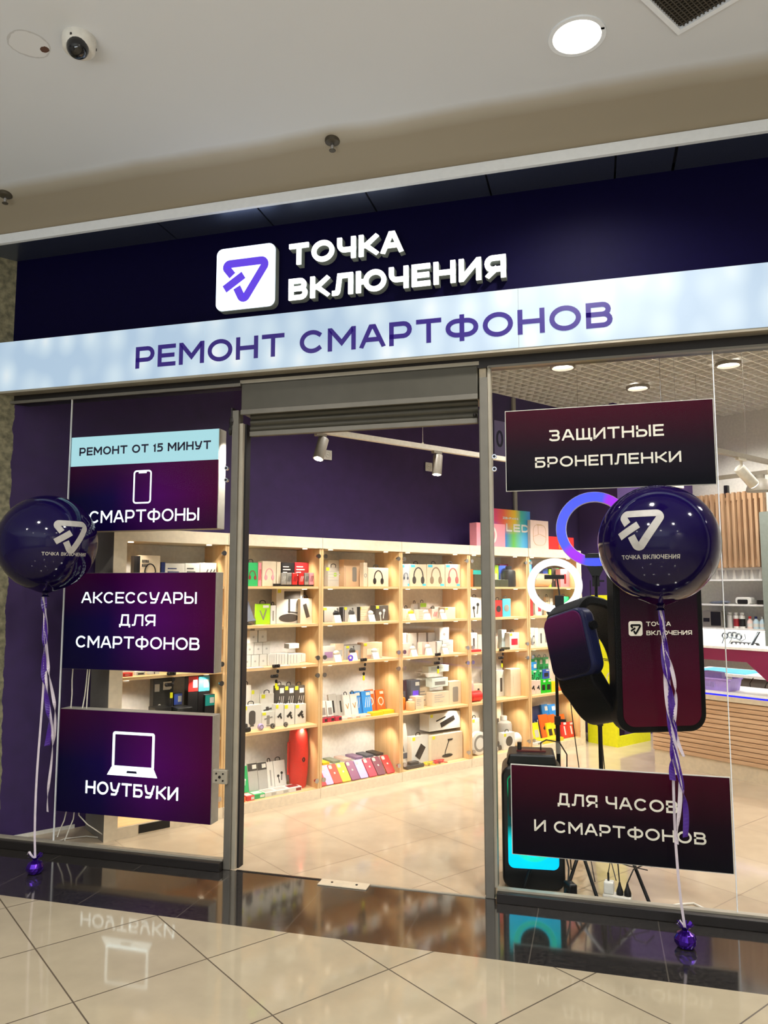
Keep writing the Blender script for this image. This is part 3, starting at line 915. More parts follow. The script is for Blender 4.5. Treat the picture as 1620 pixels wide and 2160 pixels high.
def lightbox(zc, h, label):
    t = thing('lightbox', label, 'lightbox', (-2.572, 0.02, zc))
    MB().box(-0.503, 0.498, 0.006, 0.088, -h / 2, h / 2).build('case', 'lightbox_case', t, bevel=0.002)
    return t
Z1, H1 = 2.134, 0.580
t = lightbox(Z1, H1, 'lightbox with a lit header РЕМОНТ ОТ 15 МИНУТ over a phone outline and СМАРТФОНЫ')
MB().box(-0.499, 0.494, 0.0, 0.006, -0.288, 0.108).build('print_panel', 'backlit_print', t)
MB().box(-0.499, 0.494, 0.0, 0.006, 0.109, 0.288).build('header_panel', 'header_glow', t)
words(t, 'text_navy', [('РЕМОНТ ОТ 15 МИНУТ', -0.440, 0.447, 0.172, 0.050)], 0.195, -0.002, 0.001, 'header_lettering')
mb = MB().stroke(rrect(-0.052, -0.128, 0.060, 0.062, 0.016), 0.009, -0.002, 0.001, True)
mb.stroke([(-0.022, 0.056), (0.030, 0.056)], 0.016, -0.002, 0.001)
mb.build('phone_outline', 'text_glow', t)
text_mb('СМАРТФОНЫ', -0.352, 0.382, -0.241, 0.073, 0.0100, -0.002, 0.001).build('lettering', 'text_glow', t)
Z2, H2 = 1.313, 0.566
t = lightbox(Z2, H2, 'purple backlit lightbox reading АКСЕССУАРЫ ДЛЯ СМАРТФОНОВ, middle of the three')
MB().box(-0.499, 0.494, 0.0, 0.006, -0.281, 0.281).build('print_panel', 'backlit_print', t)
words(t, 'text_glow', [('АКСЕССУАРЫ', -0.383, 0.380, 0.104, 0.066), ('ДЛЯ', -0.120, 0.118, -0.025, 0.066), ('СМАРТФОНОВ', -0.410, 0.405, -0.156, 0.069)], 0.145, -0.002, 0.001)
Z3, H3 = 0.506, 0.586
t = lightbox(Z3, H3, 'lowest purple lightbox with a laptop pictogram over НОУТБУКИ')
MB().box(-0.499, 0.494, 0.0, 0.006, -0.291, 0.291).build('print_panel', 'backlit_print', t)
mb = MB().stroke(rrect(-0.128, -0.018, 0.130, 0.172, 0.008), 0.015, -0.002, 0.001, True)
mb.prism([(-0.166, -0.065), (0.160, -0.065), (0.136, -0.018), (-0.138, -0.018)], -0.002, 0.001)
mb.build('laptop_pictogram', 'text_glow', t)
MB().prism([(-0.038, -0.048), (0.030, -0.048), (0.026, -0.036), (-0.034, -0.036)], -0.0035, -0.001).build('touchpad', 'text_navy', t)
text_mb('НОУТБУКИ', -0.305, 0.295, -0.178, 0.072, 0.0115, -0.002, 0.001).build('lettering', 'text_glow', t)

# plain boards in the right window
def board_mat():
    m, nt, b = newmat('board_print')
    vec, x, y, z = coords(nt, 'Generated')
    nt.links.new(ramp(nt, z, [(0.05, lin((3, 2, 14))), (0.45, lin((20, 1, 18))), (0.95, lin((60, 2, 26)))]), b.inputs['Base Color'])
    b.inputs['Roughness'].default_value = 0.4
    b.inputs['Specular IOR Level'].default_value = 0.08
    MATS['board_print'] = m
board_mat()
def board(xc, zc, h, label, lines):
    t = thing('window_board', label, 'sign board', (xc, 0.02, zc))
    MB().box(-0.502, 0.502, 0.003, 0.010, -h / 2 - 0.002, h / 2 + 0.002).build('backing', 'box_white', t)
    MB().box(-0.498, 0.498, 0.0, 0.003, -h / 2 + 0.002, h / 2 - 0.002).build('print_panel', 'board_print', t)
    words(t, 'letter_white_matte', [(s, x0 - xc, x1 - xc, z0 - zc, hh) for s, x0, x1, z0, hh in lines], 0.17, -0.0015, 0.0005)
    return t
board(0.066, 2.209, 0.417, 'dark maroon board reading ЗАЩИТНЫЕ БРОНЕПЛЕНКИ hung high in the right window',
      [('ЗАЩИТНЫЕ', -0.212, 0.337, 2.248, 0.058), ('БРОНЕПЛЕНКИ', -0.286, 0.412, 2.115, 0.054)])
board(0.066, 0.423, 0.426, 'dark maroon board reading ДЛЯ ЧАСОВ И СМАРТФОНОВ low in the right window',
      [('ДЛЯ ЧАСОВ', -0.212, 0.337, 0.459, 0.056), ('И СМАРТФОНОВ', -0.326, 0.454, 0.328, 0.054)])

# small round glass fittings and the post lock
for x, z, l in ((-2.01, 2.184, 'upper round glass fitting beside the top lightbox'), (-2.01, 2.116, 'lower round glass fitting beside the top lightbox'),
                (-0.49, 2.179, 'upper round glass fitting beside the right doorpost'), (-0.49, 2.114, 'lower round glass fitting beside the right doorpost')):
    t = thing('glass_fitting', l, 'fitting', (x, -0.006, z), 0, 'round glass fittings by the doorposts')
    MB().ringprism(ell(0, 0, 0.012, 0.012, 16), ell(0, 0, 0.007, 0.007, 16), -0.004, 0.012).build('ring', 'chrome', t)
    MB().cyl((0, 0, 0), 0.0068, -0.001, 0.011, 14, 'y').build('plug', 'black_plastic', t)
t = thing('post_lock', 'square grey lock box with screws on the left doorpost', 'lock', (-1.998, -0.02, 0.486))
MB().box(-0.043, 0.042, -0.012, 0.02, -0.037, 0.037).build('box', 'aluminium_light', t, bevel=0.003)
for x, z in ((-0.02, 0.018), (0.02, 0.018), (-0.02, -0.018), (0.02, -0.018), (0, 0)):
    MB().cyl((x, 0, z), 0.005 if x else 0.008, -0.015, -0.011, 10, 'y').build('screw', 'frame_dark', t)
# ================================================================== GALLERY CEILING FITTINGS
t = thing('dome_camera', 'white dome security camera on the gallery ceiling beside a patched ring', 'security camera', (-1.985, -1.415, MALL_Z))
MB().lathe([(0.066, 0.0), (0.068, -0.012), (0.066, -0.03), (0.062, -0.052), (0.05, -0.062), (0.0, -0.062)][::-1], n=28).build('housing', 'white_paint', t, smooth=True)
o = MB().ball((0.012, -0.022, -0.060), 0.044, 0.044, 0.044, 22, 14).build('dome', 'balloon_black', t, smooth=True)
MB().cyl((0.012, -0.055, -0.085), 0.012, -0.004, 0.004, 12, 'y').build('lens', 'black_plastic', o)
for a_ in (40, 160, 280):
    MB().cyl((0.064 * math.cos(math.radians(a_)), 0.064 * math.sin(math.radians(a_)), -0.03), 0.005, -0.004, 0.004, 8).build('screw', 'frame_dark', t)
for x, y, z, l in ((-1.214, -0.485, 3.727, 'sprinkler head on the ceiling above the channel letters'), (-3.18, -0.492, 3.728, 'sprinkler head at the left edge of the ceiling')):
    t = thing('sprinkler', l, 'sprinkler', (x, y, z), 0, 'ceiling sprinklers')
    MB().lathe([(0.022, -0.012), (0.036, -0.004), (0.038, 0.002), (0.038, 0.02)], n=22).build('flange', 'vent_bronze', t, smooth=True)
    MB().lathe([(0.009, -0.04), (0.009, -0.012)], n=12).build('stem', 'chrome', t, smooth=True)
    MB().lathe([(0.016, -0.048), (0.017, -0.045), (0.004, -0.040)], n=14).build('deflector', 'vent_bronze', t)
t = thing('recessed_downlight', 'glowing round recessed downlight in the gallery ceiling', 'downlight', (-0.017, -0.881, MALL_Z))
MB().ringprism(ell(0, 0, 0.115, 0.115, 36), ell(0, 0, 0.097, 0.097, 36), 0.0, 0.008).build('trim_ring', 'trim_white', t, rot=(-PI / 2, 0, 0))
MB().lathe([(0.0, -0.006), (0.096, -0.004), (0.0965, -0.001)], n=32).build('lamp_face', 'lamp_glow', t)
MB().box(0.093, 0.108, -0.03, -0.018, -0.008, 0).build('clip', 'frame_dark', t)
t = thing('vent_grille', 'square dark ventilation grille in the gallery ceiling', 'vent', (0.378, -0.793, MALL_Z), math.radians(-33.4))
# corner at the origin, edges along +x and -y
MB().ringprism([(-0.0, 0.0), (0.60, 0.0), (0.60, -0.60), (0, -0.60)], [(0.022, -0.022), (0.578, -0.022), (0.578, -0.578), (0.022, -0.578)], 0.0, 0.016).build('frame', 'trim_white', t, rot=(-PI / 2, 0, 0))
MB().ringprism([(-0.006, 0.006), (0.606, 0.006), (0.606, -0.606), (-0.006, -0.606)], [(-0.0005, 0.0005), (0.6005, 0.0005), (0.6005, -0.6005), (-0.0005, -0.6005)], 0.0, 0.006).build('shadow_line', 'frame_dark', t, rot=(-PI / 2, 0, 0))  # dark rim standing in for the shadow round the frame
MB().box(0.02, 0.58, -0.58, -0.02, -0.001, 0.0).build('backing', 'gap_black', t)
mb = MB()
for k in range(1, 34):
    q = 0.022 + 0.556 * k / 34
    mb.box(q - 0.0022, q + 0.0022, -0.578, -0.022, -0.009, -0.001)
    mb.box(0.022, 0.578, -q - 0.0022, -q + 0.0022, -0.008, -0.001)
mb.build('lattice', 'vent_bronze', t)

# ================================================================== BALLOONS
def arc_on_ball(R, lon0, lat0):
    def f(p):
        lo = lon0 + p[0] / R / max(0.3, math.cos(lat0)); la = lat0 + p[1] / R
        return (R * 1.004 * math.sin(lo) * math.cos(la), -R * 1.004 * math.cos(lo) * math.cos(la), R * 1.004 * math.sin(la))
    return f
def wrap(mb, R, f):
    """lay a flat print (x, z) on the skin; the y sign keeps its two faces apart"""
    out = []
    for x, y, z in mb.v:
        p = Vector(f((x, z)))
        out.append(tuple(p * (1.0 if y < 0 else 0.997)))
    mb.v = out
    return mb
def dense(pts, n=6):
    q = []
    for a_, b_ in zip(pts, pts[1:]):
        for k in range(n):
            q.append((a_[0] + (b_[0] - a_[0]) * k / n, a_[1] + (b_[1] - a_[1]) * k / n))
    return q + [pts[-1]]
def balloon(label, cx, cy, cz, R, wx, wy, face, lon, lat, lon2, lat2, curls):
    t = thing('balloon', label, 'balloon', (wx, wy, 0), 0, 'purple balloons on strings')
    o = Vector((cx - wx, cy - wy, cz))
    mb = MB()
    prof = []
    for k in range(25):
        a_ = -PI / 2 + PI * k / 24
        r = R * math.cos(a_)
        z = R * math.sin(a_)
        if z < 0:
            z *= 1.02
        prof.append((max(r, 0.0005), z))
    prof = [(0.022, -R * 1.13), (0.013, -R * 1.09), (0.017, -R * 1.055), (0.05, -R * 1.015)] + prof[2:]
    skin = mb.lathe(prof, n=48).build('skin', 'balloon_skin', t, smooth=True, loc=o, rot=(0, 0, face))
    s = 0.98 * R
    f = arc_on_ball(R, lon, lat)
    m1 = MB()
    g = lambda p: ((p[0] - .5) * s, (p[1] - .47) * s)
    m1.stroke([g(p) for p in dense(LOGO_TRI, 4)], 0.125 * s, -1, 1)
    m1.stroke([g(p) for p in dense(LOGO_BAR, 8)], 0.125 * s, -1, 1)
    wrap(m1, R, f).build('emblem', 'balloon_print', skin)
    f2 = arc_on_ball(R, lon2, lat2)
    for wd, xa, xb in (('ТОЧКА', -0.46, -0.14), ('ВКЛЮЧЕНИЯ', -0.10, 0.46)):
        m2 = text_mb(wd, xa * R, xb * R, -0.03 * R, 0.072 * R, 0.0135 * R, -1, 1)
        wrap(m2, R, f2).build('lettering', 'balloon_print', skin)
    neck = o + Vector((0, 0, -R * 1.12))
    pts = [neck.lerp(Vector((0.0, 0.0, 0.07)), k / 12) + Vector((0.012 * math.sin(k * .5), 0, 0)) * (k < 12) for k in range(13)]
    MB().strip(pts, 0.011, lambda i: (math.cos(face), math.sin(face), 0)).build('string', 'ribbon_white', t)
    for col, ln, ph, amp, w, off in curls:
        n = 60
        q = []
        for k in range(n + 1):
            u = k / n
            q.append(neck + Vector((off * u * math.cos(face) + amp * math.sin(ph + u * 9) * u, off * u * math.sin(face) - 0.012, -ln * u)))
        MB().strip(q, w, lambda i, ph=ph: (math.cos(ph + i * 0.22), 0.5 * math.sin(ph + i * 0.22), 0.1)).build('ribbon', col, t)
    # foil wrapped weight with a tuft
    wm = MB()
    n = 22
    prof = [(0.012, 0.002), (0.034, 0.004), (0.043, 0.02), (0.044, 0.035), (0.035, 0.055), (0.016, 0.066), (0.012, 0.07)]
    wm.lathe(prof, n=n)
    random.seed(3)
    wm.v = [(x * (1 + random.uniform(-.07, .07)), y * (1 + random.uniform(-.07, .07)), z) for x, y, z in wm.v]
    w_ = wm.build('weight', 'foil_purple', t)
    tm = MB()
    for k in range(9):
        a_ = k * 2 * PI / 9 + random.random() * .4
        tm.strip([(0, 0, 0.066), (0.018 * math.cos(a_), 0.018 * math.sin(a_), 0.083), (0.036 * math.cos(a_), 0.036 * math.sin(a_), 0.086 + 0.012 * random.random())], 0.014, lambda i, a_=a_: (-math.sin(a_), math.cos(a_), 0.2))
    tm.build('foil_tuft', 'foil_purple', w_)
    MB().strip([(0, 0, 0.07), (-0.012, -0.02, 0.10), (-0.022, -0.022, 0.115), (-0.03, -0.02, 0.10)], 0.012, lambda i: (0.3, 0.9, 0)).build('tail', 'ribbon_white', w_)
    return t
RB = 0.258
balloon('round purple balloon with emblem in front of the right window', 0.266, -0.33, 1.70, RB, 0.320, -0.292, math.radians(3.5), -0.42, 0.20, -0.28, -0.27,
        [('ribbon_purple', 0.95, 0.2, 0.02, 0.024, 0.06), ('ribbon_white', 0.98, 1.6, 0.022, 0.018, 0.05), ('ribbon_purple', 0.72, 2.4, 0.018, 0.026, 0.04), ('ribbon_white', 0.62, 3.6, 0.02, 0.016, 0.07)])
RL = 0.262
balloon('round purple balloon with emblem at the left window corner', -2.912, -0.345, 1.755, RL, -2.915, -0.328, math.radians(38.0), 0.50, 0.10, 0.40, -0.28,
        [('ribbon_purple', 0.80, 0.4, 0.02, 0.03, 0.05), ('ribbon_white', 0.80, 1.2, 0.02, 0.018, 0.09), ('ribbon_white', 1.15, 2.2, 0.03, 0.014, 0.09)])

# ================================================================== RIGHT WINDOW DISPLAY
# giant dummy phone hung by wires
PH = thing('phone_prop', 'giant dummy phone with the shop emblem on its maroon screen hung in the right window', 'display prop', (0.295, 0.17, 0.800), math.radians(24))
PW, PHH = 0.47, 1.06
MB().prism(rrect(-PW / 2, 0, PW / 2, PHH, 0.085, 8), 0.0, 0.085).build('body', 'prop_black', PH, bevel=0.008)
MB().prism(rrect(-PW / 2 + .03, .03, PW / 2 - .03, PHH - .03, 0.06, 8), -0.003, 0.001).build('screen', 'phone_screen', PH)
MB().prism(rrect(-0.1, PHH - .075, 0.1, PHH - .035, 0.018, 6), -0.005, -0.002).build('notch', 'prop_black', PH)
o = MB().prism(rrect(-0.165, 0.470, -0.093, 0.542, 0.012), -0.005, -0.002).build('emblem_plate', 'letter_white_matte', PH)
logo_mb(MB(), -0.129, 0.506, 0.072, 0.125, -0.0065, -0.0045).build('emblem', 'prop_black', o)
words(PH, 'letter_white_matte', [('ТОЧКА', -0.072, 0.058, 0.517, 0.022), ('ВКЛЮЧЕНИЯ', -0.072, 0.170, 0.473, 0.022)], 0.17, -0.005, -0.002)
for x in (0.075,):
    MB().tube([(x, 0.04, PHH), (x, 0.04, 3.44 - 0.80)], 0.0012, 6).build('wire', 'chrome', PH)

# giant dummy watch: local x runs from its face back through the strap loop
WT = thing('watch_prop', 'giant dummy smartwatch with a purple face and black strap hung beside the dummy phone', 'display prop', (-0.155, 0.16, 1.222), math.radians(47))
WT.rotation_euler = (math.radians(-15), 0, math.radians(47))
def smooth_loop(pts, n=4):
    N = len(pts); out = []
    for i in range(N):
        p0, p1, p2, p3 = [Vector(pts[(i + k - 1) % N]) for k in range(4)]
        for s in range(n):
            u = s / n
            out.append(tuple(0.5 * ((2 * p1) + (-p0 + p2) * u + (2 * p0 - 5 * p1 + 4 * p2 - p3) * u * u + (-p0 + 3 * p1 - 3 * p2 + p3) * u ** 3)))
    return out
WO = [(0.02, 0.14), (0.05, 0.19), (0.11, 0.225), (0.18, 0.225), (0.29, 0.19), (0.41, 0.09), (0.46, -0.04), (0.45, -0.18), (0.38, -0.31), (0.27, -0.395), (0.19, -0.405), (0.12, -0.36), (0.06, -0.27), (0.02, -0.20), (0.02, 0.0)]
WI = [(0.075, 0.12), (0.09, 0.155), (0.12, 0.175), (0.175, 0.175), (0.26, 0.15), (0.37, 0.06), (0.415, -0.04), (0.405, -0.16), (0.34, -0.27), (0.255, -0.335), (0.20, -0.34), (0.165, -0.29), (0.12, -0.20), (0.085, -0.12), (0.08, 0.0)]
MB().ringprism(smooth_loop(WO), smooth_loop(WI), -0.10, 0.14).build('strap', 'prop_black', WT, smooth=True, bevel=0.010)
XF = Matrix(((0, 1, 0, 0), (-1, 0, 0, 0), (0, 0, 1, 0), (0, 0, 0, 1)))
mb = MB(); mb.M = XF
mb.prism(rrect(-0.150, -0.175, 0.150, 0.165, 0.062, 8), 0.0, 0.085)
o = mb.build('case', 'prop_blue', WT, bevel=0.022, seg=4, smooth=True)
mb = MB(); mb.M = XF
mb.prism(rrect(-0.138, -0.163, 0.134, 0.153, 0.055, 8), -0.006, 0.004)
mb.build('screen', 'watch_screen', o, bevel=0.004)
mb = MB(); mb.M = XF
mb.cyl((0.150, 0.045, 0.06), 0.022, 0.0, 0.02, 16, 'x').build('crown', 'prop_black', o, smooth=True)

# ring lights on tripods
def tripod_light(label, x, y, zc, R, rw, glow, feet, clampz, phone):
    t = thing('ring_light', label, 'ring light', (x, y, 0), 0, 'ring lights on tripods')
    h = MB().ringprism(ell(0, zc, R, R, 48), ell(0, zc, R - rw, R - rw, 48), 0.004, 0.03).build('ring_housing', 'ring_back', t, smooth=True)
    MB().ringprism(ell(0, zc, R - .003, R - .003, 48), ell(0, zc, R - rw + .003, R - rw + .003, 48), -0.006, 0.006).build('ring_diffuser', glow, h, smooth=True)
    MB().lathe([(0.012, 0.40), (0.012, 0.80)], n=14).build('pole', 'black_metal', t, smooth=True)
    MB().lathe([(0.009, 0.79), (0.009, zc - R - 0.05)], n=14).build('upper_pole', 'black_metal', t, smooth=True)
    MB().lathe([(0.018, 0.755), (0.018, 0.80)], n=14).box(0.0, 0.045, -0.006, 0.006, 0.77, 0.785).build('collar', 'black_plastic', t, smooth=True)
    MB().prism([(-0.018, zc - R - 0.06), (0.018, zc - R - 0.06), (0.05, zc - R + 0.004), (-0.05, zc - R + 0.004)], 0.0, 0.03).box(-0.02, 0.02, 0.0, 0.04, zc - R - 0.11, zc - R - 0.05).box(0.02, 0.045, 0.01, 0.02, zc - R - 0.085, zc - R - 0.075).build('mount', 'black_plastic', t)
    hub = (0, 0, 0.43)
    MB().lathe([(0.022, 0.40), (0.024, 0.44), (0.014, 0.455)], n=14).build('hub', 'black_plastic', t, smooth=True)
    for fx, fy in feet:
        l = MB().tube([(fx * .06, fy * .06, 0.42), (fx, fy, 0.012)], 0.009, 8).build('leg', 'black_metal', t)
        MB().ball((fx, fy, 0.010), 0.013, 0.013, 0.010, 10, 6).build('foot', 'black_plastic', l)
        MB().tube([(fx * .5, fy * .5, 0.222), (0, 0, 0.13)], 0.005, 6).build('brace', 'black_metal', l)
    MB().lathe([(0.008, 0.10), (0.008, 0.40)], n=10).build('centre_rod', 'black_metal', t)
    c = MB().box(-0.055, 0.055, -0.012, 0.012, clampz - .012, clampz + .012).build('phone_clamp', 'black_plastic', t, rot=(0, 0, 0))
    if phone:
        MB().tube([(0.02, 0.02, zc - R + rw), (0.03, 0.0, zc - .08), (0.015, 0.0, clampz - .012)], 0.005, 8).build('gooseneck', 'black_plastic', c)
        MB().box(0.0, 0.05, -0.02, 0.02, zc - R + rw - 0.01, zc - R + rw + 0.055).build('clip', 'black_plastic', c, bevel=0.004)
    else:
        MB().box(-0.04, 0.06, 0.0, 0.03, zc - R + rw - 0.005, zc - R + rw + 0.018).build('controls', 'black_plastic', c, bevel=0.003)
    return t
rl = tripod_light('large blue and violet ring light on a black tripod beside the dummy phone', -0.004, 0.55, 1.837, 0.212, 0.057, 'ring_rgb', [(-0.189, -0.49), (0.207, -0.47), (-0.06, 0.20)], 1.686, False)
rw_ = tripod_light('small white ring light on a black tripod behind the dummy watch', -0.229, 0.52, 1.521, 0.153, 0.042, 'ring_glow', [(-0.165, -0.455), (0.197, -0.470), (0.0, 0.25)], 1.568, True)
mb = MB(); mb.lathe([(0.0135, 0.60), (0.0135, 0.665)], n=14); mb.build('tape', 'lightbox_case', rw_)

# party speaker
SP = thing('party_speaker', 'tall black party speaker with cyan and green lit rings behind the low board', 'speaker', (-0.355, 0.265, 0), math.radians(6))
MB().prism(rrect(-0.155, 0.0, 0.155, 0.60, 0.055, 8), -0.115, 0.14).build('cabinet', 'black_plastic', SP, bevel=0.012)
MB().prism([(-0.13, 0.60), (0.13, 0.60), (0.115, 0.655), (-0.115, 0.655)], -0.085, 0.12).build('top_panel', 'black_plastic', SP, bevel=0.01)
MB().box(-0.075, 0.075, -0.02, 0.02, 0.652, 0.662).build('display', 'dark_red', SP)
g_ = MB().prism(rrect(-0.125, 0.105, 0.125, 0.56, 0.03), -0.122, -0.114).build('grille_glow', 'speaker_glow', SP)
for zc, r0, r1 in ((0.245, 0.105, 0.082), (0.45, 0.098, 0.076)):
    MB().ringprism(ell(0, zc, r0, r0, 36), ell(0, zc, r1, r1, 36), -0.128, -0.121).build('light_ring', 'speaker_ring', g_)
    MB().lathe([(0.0, -0.127), (r1 * .5, -0.1235), (r1, -0.1215), (r1, -0.120)], (0, 0, zc), 32, 'y').build('woofer', 'black_plastic', g_, smooth=True)
MB().prism(rrect(-0.12, 0.35, 0.0, 0.55, 0.02), -0.1235, -0.1215).build('dark_panel', 'black_plastic', g_)
MB().cyl((-0.06, 0.0, 0), 0.011, 0.65, 0.70, 12).build('knob', 'black_plastic', SP)
MB().tube([(0.05, 0.0, 0.655), (0.05, 0.0, 0.70), (0.08, 0.02, 0.712), (0.15, 0.08, 0.69), (0.19, 0.12, 0.62), (0.185, 0.14, 0.30), (0.20, 0.15, 0.02)], 0.004, 6).build('cable', 'black_plastic', SP)
for x in (-0.1, 0.1):
    MB().box(x - .03, x + .03, -0.08, 0.1, -0.0, 0.012).build('foot', 'black_plastic', SP)

# power strip with plugs
ST = thing('power_strip', 'white power strip with plugs on the floor under the low board', 'power strip', (0.055, 0.10, 0), math.radians(-10))
MB().box(-0.065, 0.065, -0.03, 0.03, 0, 0.042).build('body', 'cable_white', ST, bevel=0.006)
mb = MB().box(-0.06, -0.015, -0.022, 0.022, 0.042, 0.098); ch = mb.build('charger', 'box_white', ST, bevel=0.006)
MB().tube([(-0.04, 0, 0.098), (-0.04, 0, 0.135)], 0.005, 8).tube([(-0.04, 0, 0.135), (-0.03, 0.02, 0.19), (0.05, 0.06, 0.16), (0.13, 0.1, 0.14)], 0.0028, 6).build('cable', 'black_plastic', ch)
for x, e in ((0.012, [(0.0, 0.03, 0.20), (-0.07, 0.10, 0.24), (-0.09, 0.16, 0.35)]), (0.048, [(0.075, 0.02, 0.16), (0.12, 0.05, 0.18), (0.15, 0.1, 0.16)])):
    pg = MB().lathe([(0.017, 0.042), (0.017, 0.058), (0.008, 0.082), (0.004, 0.1)], (x, 0, 0), 12).build('plug', 'black_plastic', ST, smooth=True)
    MB().tube([(x, 0, 0.1)] + e, 0.0032, 6).build('cable', 'black_plastic', pg)
MB().tube([(0.065, 0, 0.02), (0.12, -0.005, 0.008), (0.19, 0.02, 0.006), (0.27, 0.10, 0.006), (0.33, 0.14, 0.006), (0.40, 0.08, 0.006), (0.47, 0.02, 0.006), (0.55, 0.03, 0.006), (0.62, 0.11, 0.006), (0.74, 0.12, 0.006), (0.9, 0.06, 0.006)], 0.005, 8).build('cord', 'cable_white', ST)
# charger brick and thin leads
AD = thing('power_adapter', 'black power adapter on the floor beside the party speaker', 'adapter', (-0.165, 0.10, 0.0), 0.5)
MB().box(-0.022, 0.022, -0.035, 0.035, 0, 0.075).build('body', 'black_plastic', AD, bevel=0.008)
MB().tube([(0, 0.02, 0.075), (0.01, 0.03, 0.13), (-0.005, 0.05, 0.22), (0.01, 0.06, 0.30)], 0.004, 6).build('cable', 'black_plastic', AD)
LD = thing('lamp_lead', 'thin black lead hanging from the white ring light to the floor', 'cable', (-0.19, 0.55, 0))
MB().tube([(0.005, 0.0, 1.06), (0.012, 0.02, 0.98), (0.03, 0.03, 0.88), (0.045, 0.03, 0.72), (0.07, 0.02, 0.5), (0.10, -0.1, 0.2), (0.14, -0.22, 0.006)], 0.003, 6).build('lead', 'black_plastic', LD)
LB = thing('lamp_lead', 'thin black lead beside the blue ring light pole', 'cable', (-0.035, 0.58, 0))
MB().tube([(0.0, 0.0, 1.55), (0.0, 0.01, 1.42), (-0.004, 0.01, 1.2), (0.03, 0.02, 0.8), (0.05, 0.0, 0.5), (0.06, -0.1, 0.1), (0.09, -0.2, 0.006)], 0.003, 6).build('lead', 'black_plastic', LB)

# cables under the left lightboxes
for k, (pts, l) in enumerate((
        ([(-3.03, 0.06, 0.213), (-3.045, 0.06, 0.15), (-3.068, 0.05, 0.09), (-3.072, 0.04, 0.06)], 'white cable hanging down the seam left of the laptop lightbox'),
        ([(-2.985, 0.07, 0.213), (-2.99, 0.07, 0.16), (-3.01, 0.06, 0.10), (-3.04, 0.05, 0.012)], 'white cable dropping straight from the laptop lightbox'),
        ([(-2.962, 0.08, 0.213), (-2.965, 0.085, 0.18), (-2.93, 0.12, 0.12), (-2.88, 0.22, 0.03), (-2.93, 0.25, 0.006), (-3.03, 0.25, 0.006), (-3.12, 0.18, 0.006), (-3.16, 0.06, 0.006)], 'white cable looping over the floor behind the laptop lightbox'),
        ([(-3.03, 0.06, 0.799), (-3.028, 0.062, 0.88), (-3.03, 0.06, 0.96), (-3.027, 0.06, 1.03)], 'white cable left of three between the middle and laptop lightboxes'),
        ([(-2.95, 0.06, 0.799), (-2.945, 0.07, 0.87), (-2.93, 0.06, 0.95), (-2.925, 0.06, 1.03)], 'white cable in the middle of three between the lower lightboxes'),
        ([(-2.922, 0.06, 0.799), (-2.920, 0.06, 0.88), (-2.915, 0.06, 0.96), (-2.910, 0.06, 1.03)], 'white cable right of three between the lower lightboxes'))):
    o = MB().tube(pts, 0.0035, 6).build('cable', 'cable_white')
    tag(o, l, 'cable', 'white lightbox cables')

# ================================================================== SHOP FITTINGS ON THE WALLS AND CEILING
def local_cab(u, v, z=0):
    return P(u, v, z)
for u, z, l in ((0.951, 2.595, 'white wall socket high on the purple wall beside the left track spot'), (2.061, 2.608, 'white wall socket high on the purple wall beside the right track spot')):
    t = thing('wall_socket', l, 'socket', P(u, -0.388, z), ROT_CAB, 'sockets high on the purple wall')
    MB().box(-0.04, 0.04, -0.012, 0, -0.04, 0.04).build('plate', 'box_white', t, bevel=0.004)
    MB().ringprism(ell(0, 0, 0.026, 0.026, 20), ell(0, 0, 0.021, 0.021, 20), -0.016, -0.011).build('rim', 'cable_white', t)
    MB().cyl((-.008, 0, 0), 0.003, -0.0135, -0.0115, 8, 'y').cyl((.008, 0, 0), 0.003, -0.0135, -0.0115, 8, 'y').build('contacts', 'frame_dark', t)
t = thing('cable_duct', 'white vertical cable duct on the purple wall above the rainbow carton', 'cable duct', P(3.215, -0.388, 1.9), ROT_CAB)
MB().box(-0.022, 0.022, -0.02, 0, 0, 1.53).build('duct', 'lightbox_case', t)
t = thing('number_plate', 'pale lilac plate with a dark 0 high on the purple wall', 'plate', P(3.03, -0.386, 2.985), ROT_CAB)
MB().box(-0.10, 0.16, -0.006, 0, -0.18, 0.18).build('plate', 'plate_lilac', t)
mb = MB(); draw_glyph(mb, '0', -0.075, 0.10, -0.085, 0.17, 0.026, -0.008, -0.005); mb.build('numeral', 'text_navy', t)

# lighting track with spots
def spot_head(t, x, lean, yaw):
    T = Matrix.Translation((x, 0, -0.085)) @ Matrix.Rotation(yaw, 4, 'Z') @ Matrix.Rotation(lean, 4, 'Y')
    mb = MB(); mb.M = T
    mb.lathe([(0.030, -0.03), (0.030, -0.085), (0.034, -0.085), (0.034, 0.055), (0.030, 0.060)], n=22)
    h = mb.build('spot_head', 'spot_grey', t, smooth=True)
    mb = MB(); mb.M = T
    mb.lathe([(0.0, -0.034), (0.0295, -0.034), (0.0295, -0.0305)], n=20).build('spot_lens', 'shop_lamp_glow', h)
    MB().box(x - .045, x + .03, -0.016, 0.016, -0.018, 0.0).box(x - .008, x + .008, -0.006, 0.006, -0.04, -0.012).build('adapter', 'spot_grey', h)
t = thing('track_light', 'white lighting track hung along the cabinets with grey spot heads', 'track light', P(0, 0.8, 2.472), ROT_CAB)
MB().box(0.02, 4.3, -0.016, 0.016, 0.0, 0.034).build('track', 'track_white', t)
for x, lean in ((0.104, 0.36), (1.088, 0.13)):
    spot_head(t, x, lean, 0.25)
for x in (0.95, 2.7, 0.1, 4.0):
    MB().tube([(x, 0, 0.034), (x, 0, 0.97)], 0.0015, 6).cyl((x, 0, 0), 0.008, 0.032, 0.045, 10).build('hanger', 'spot_grey', t)
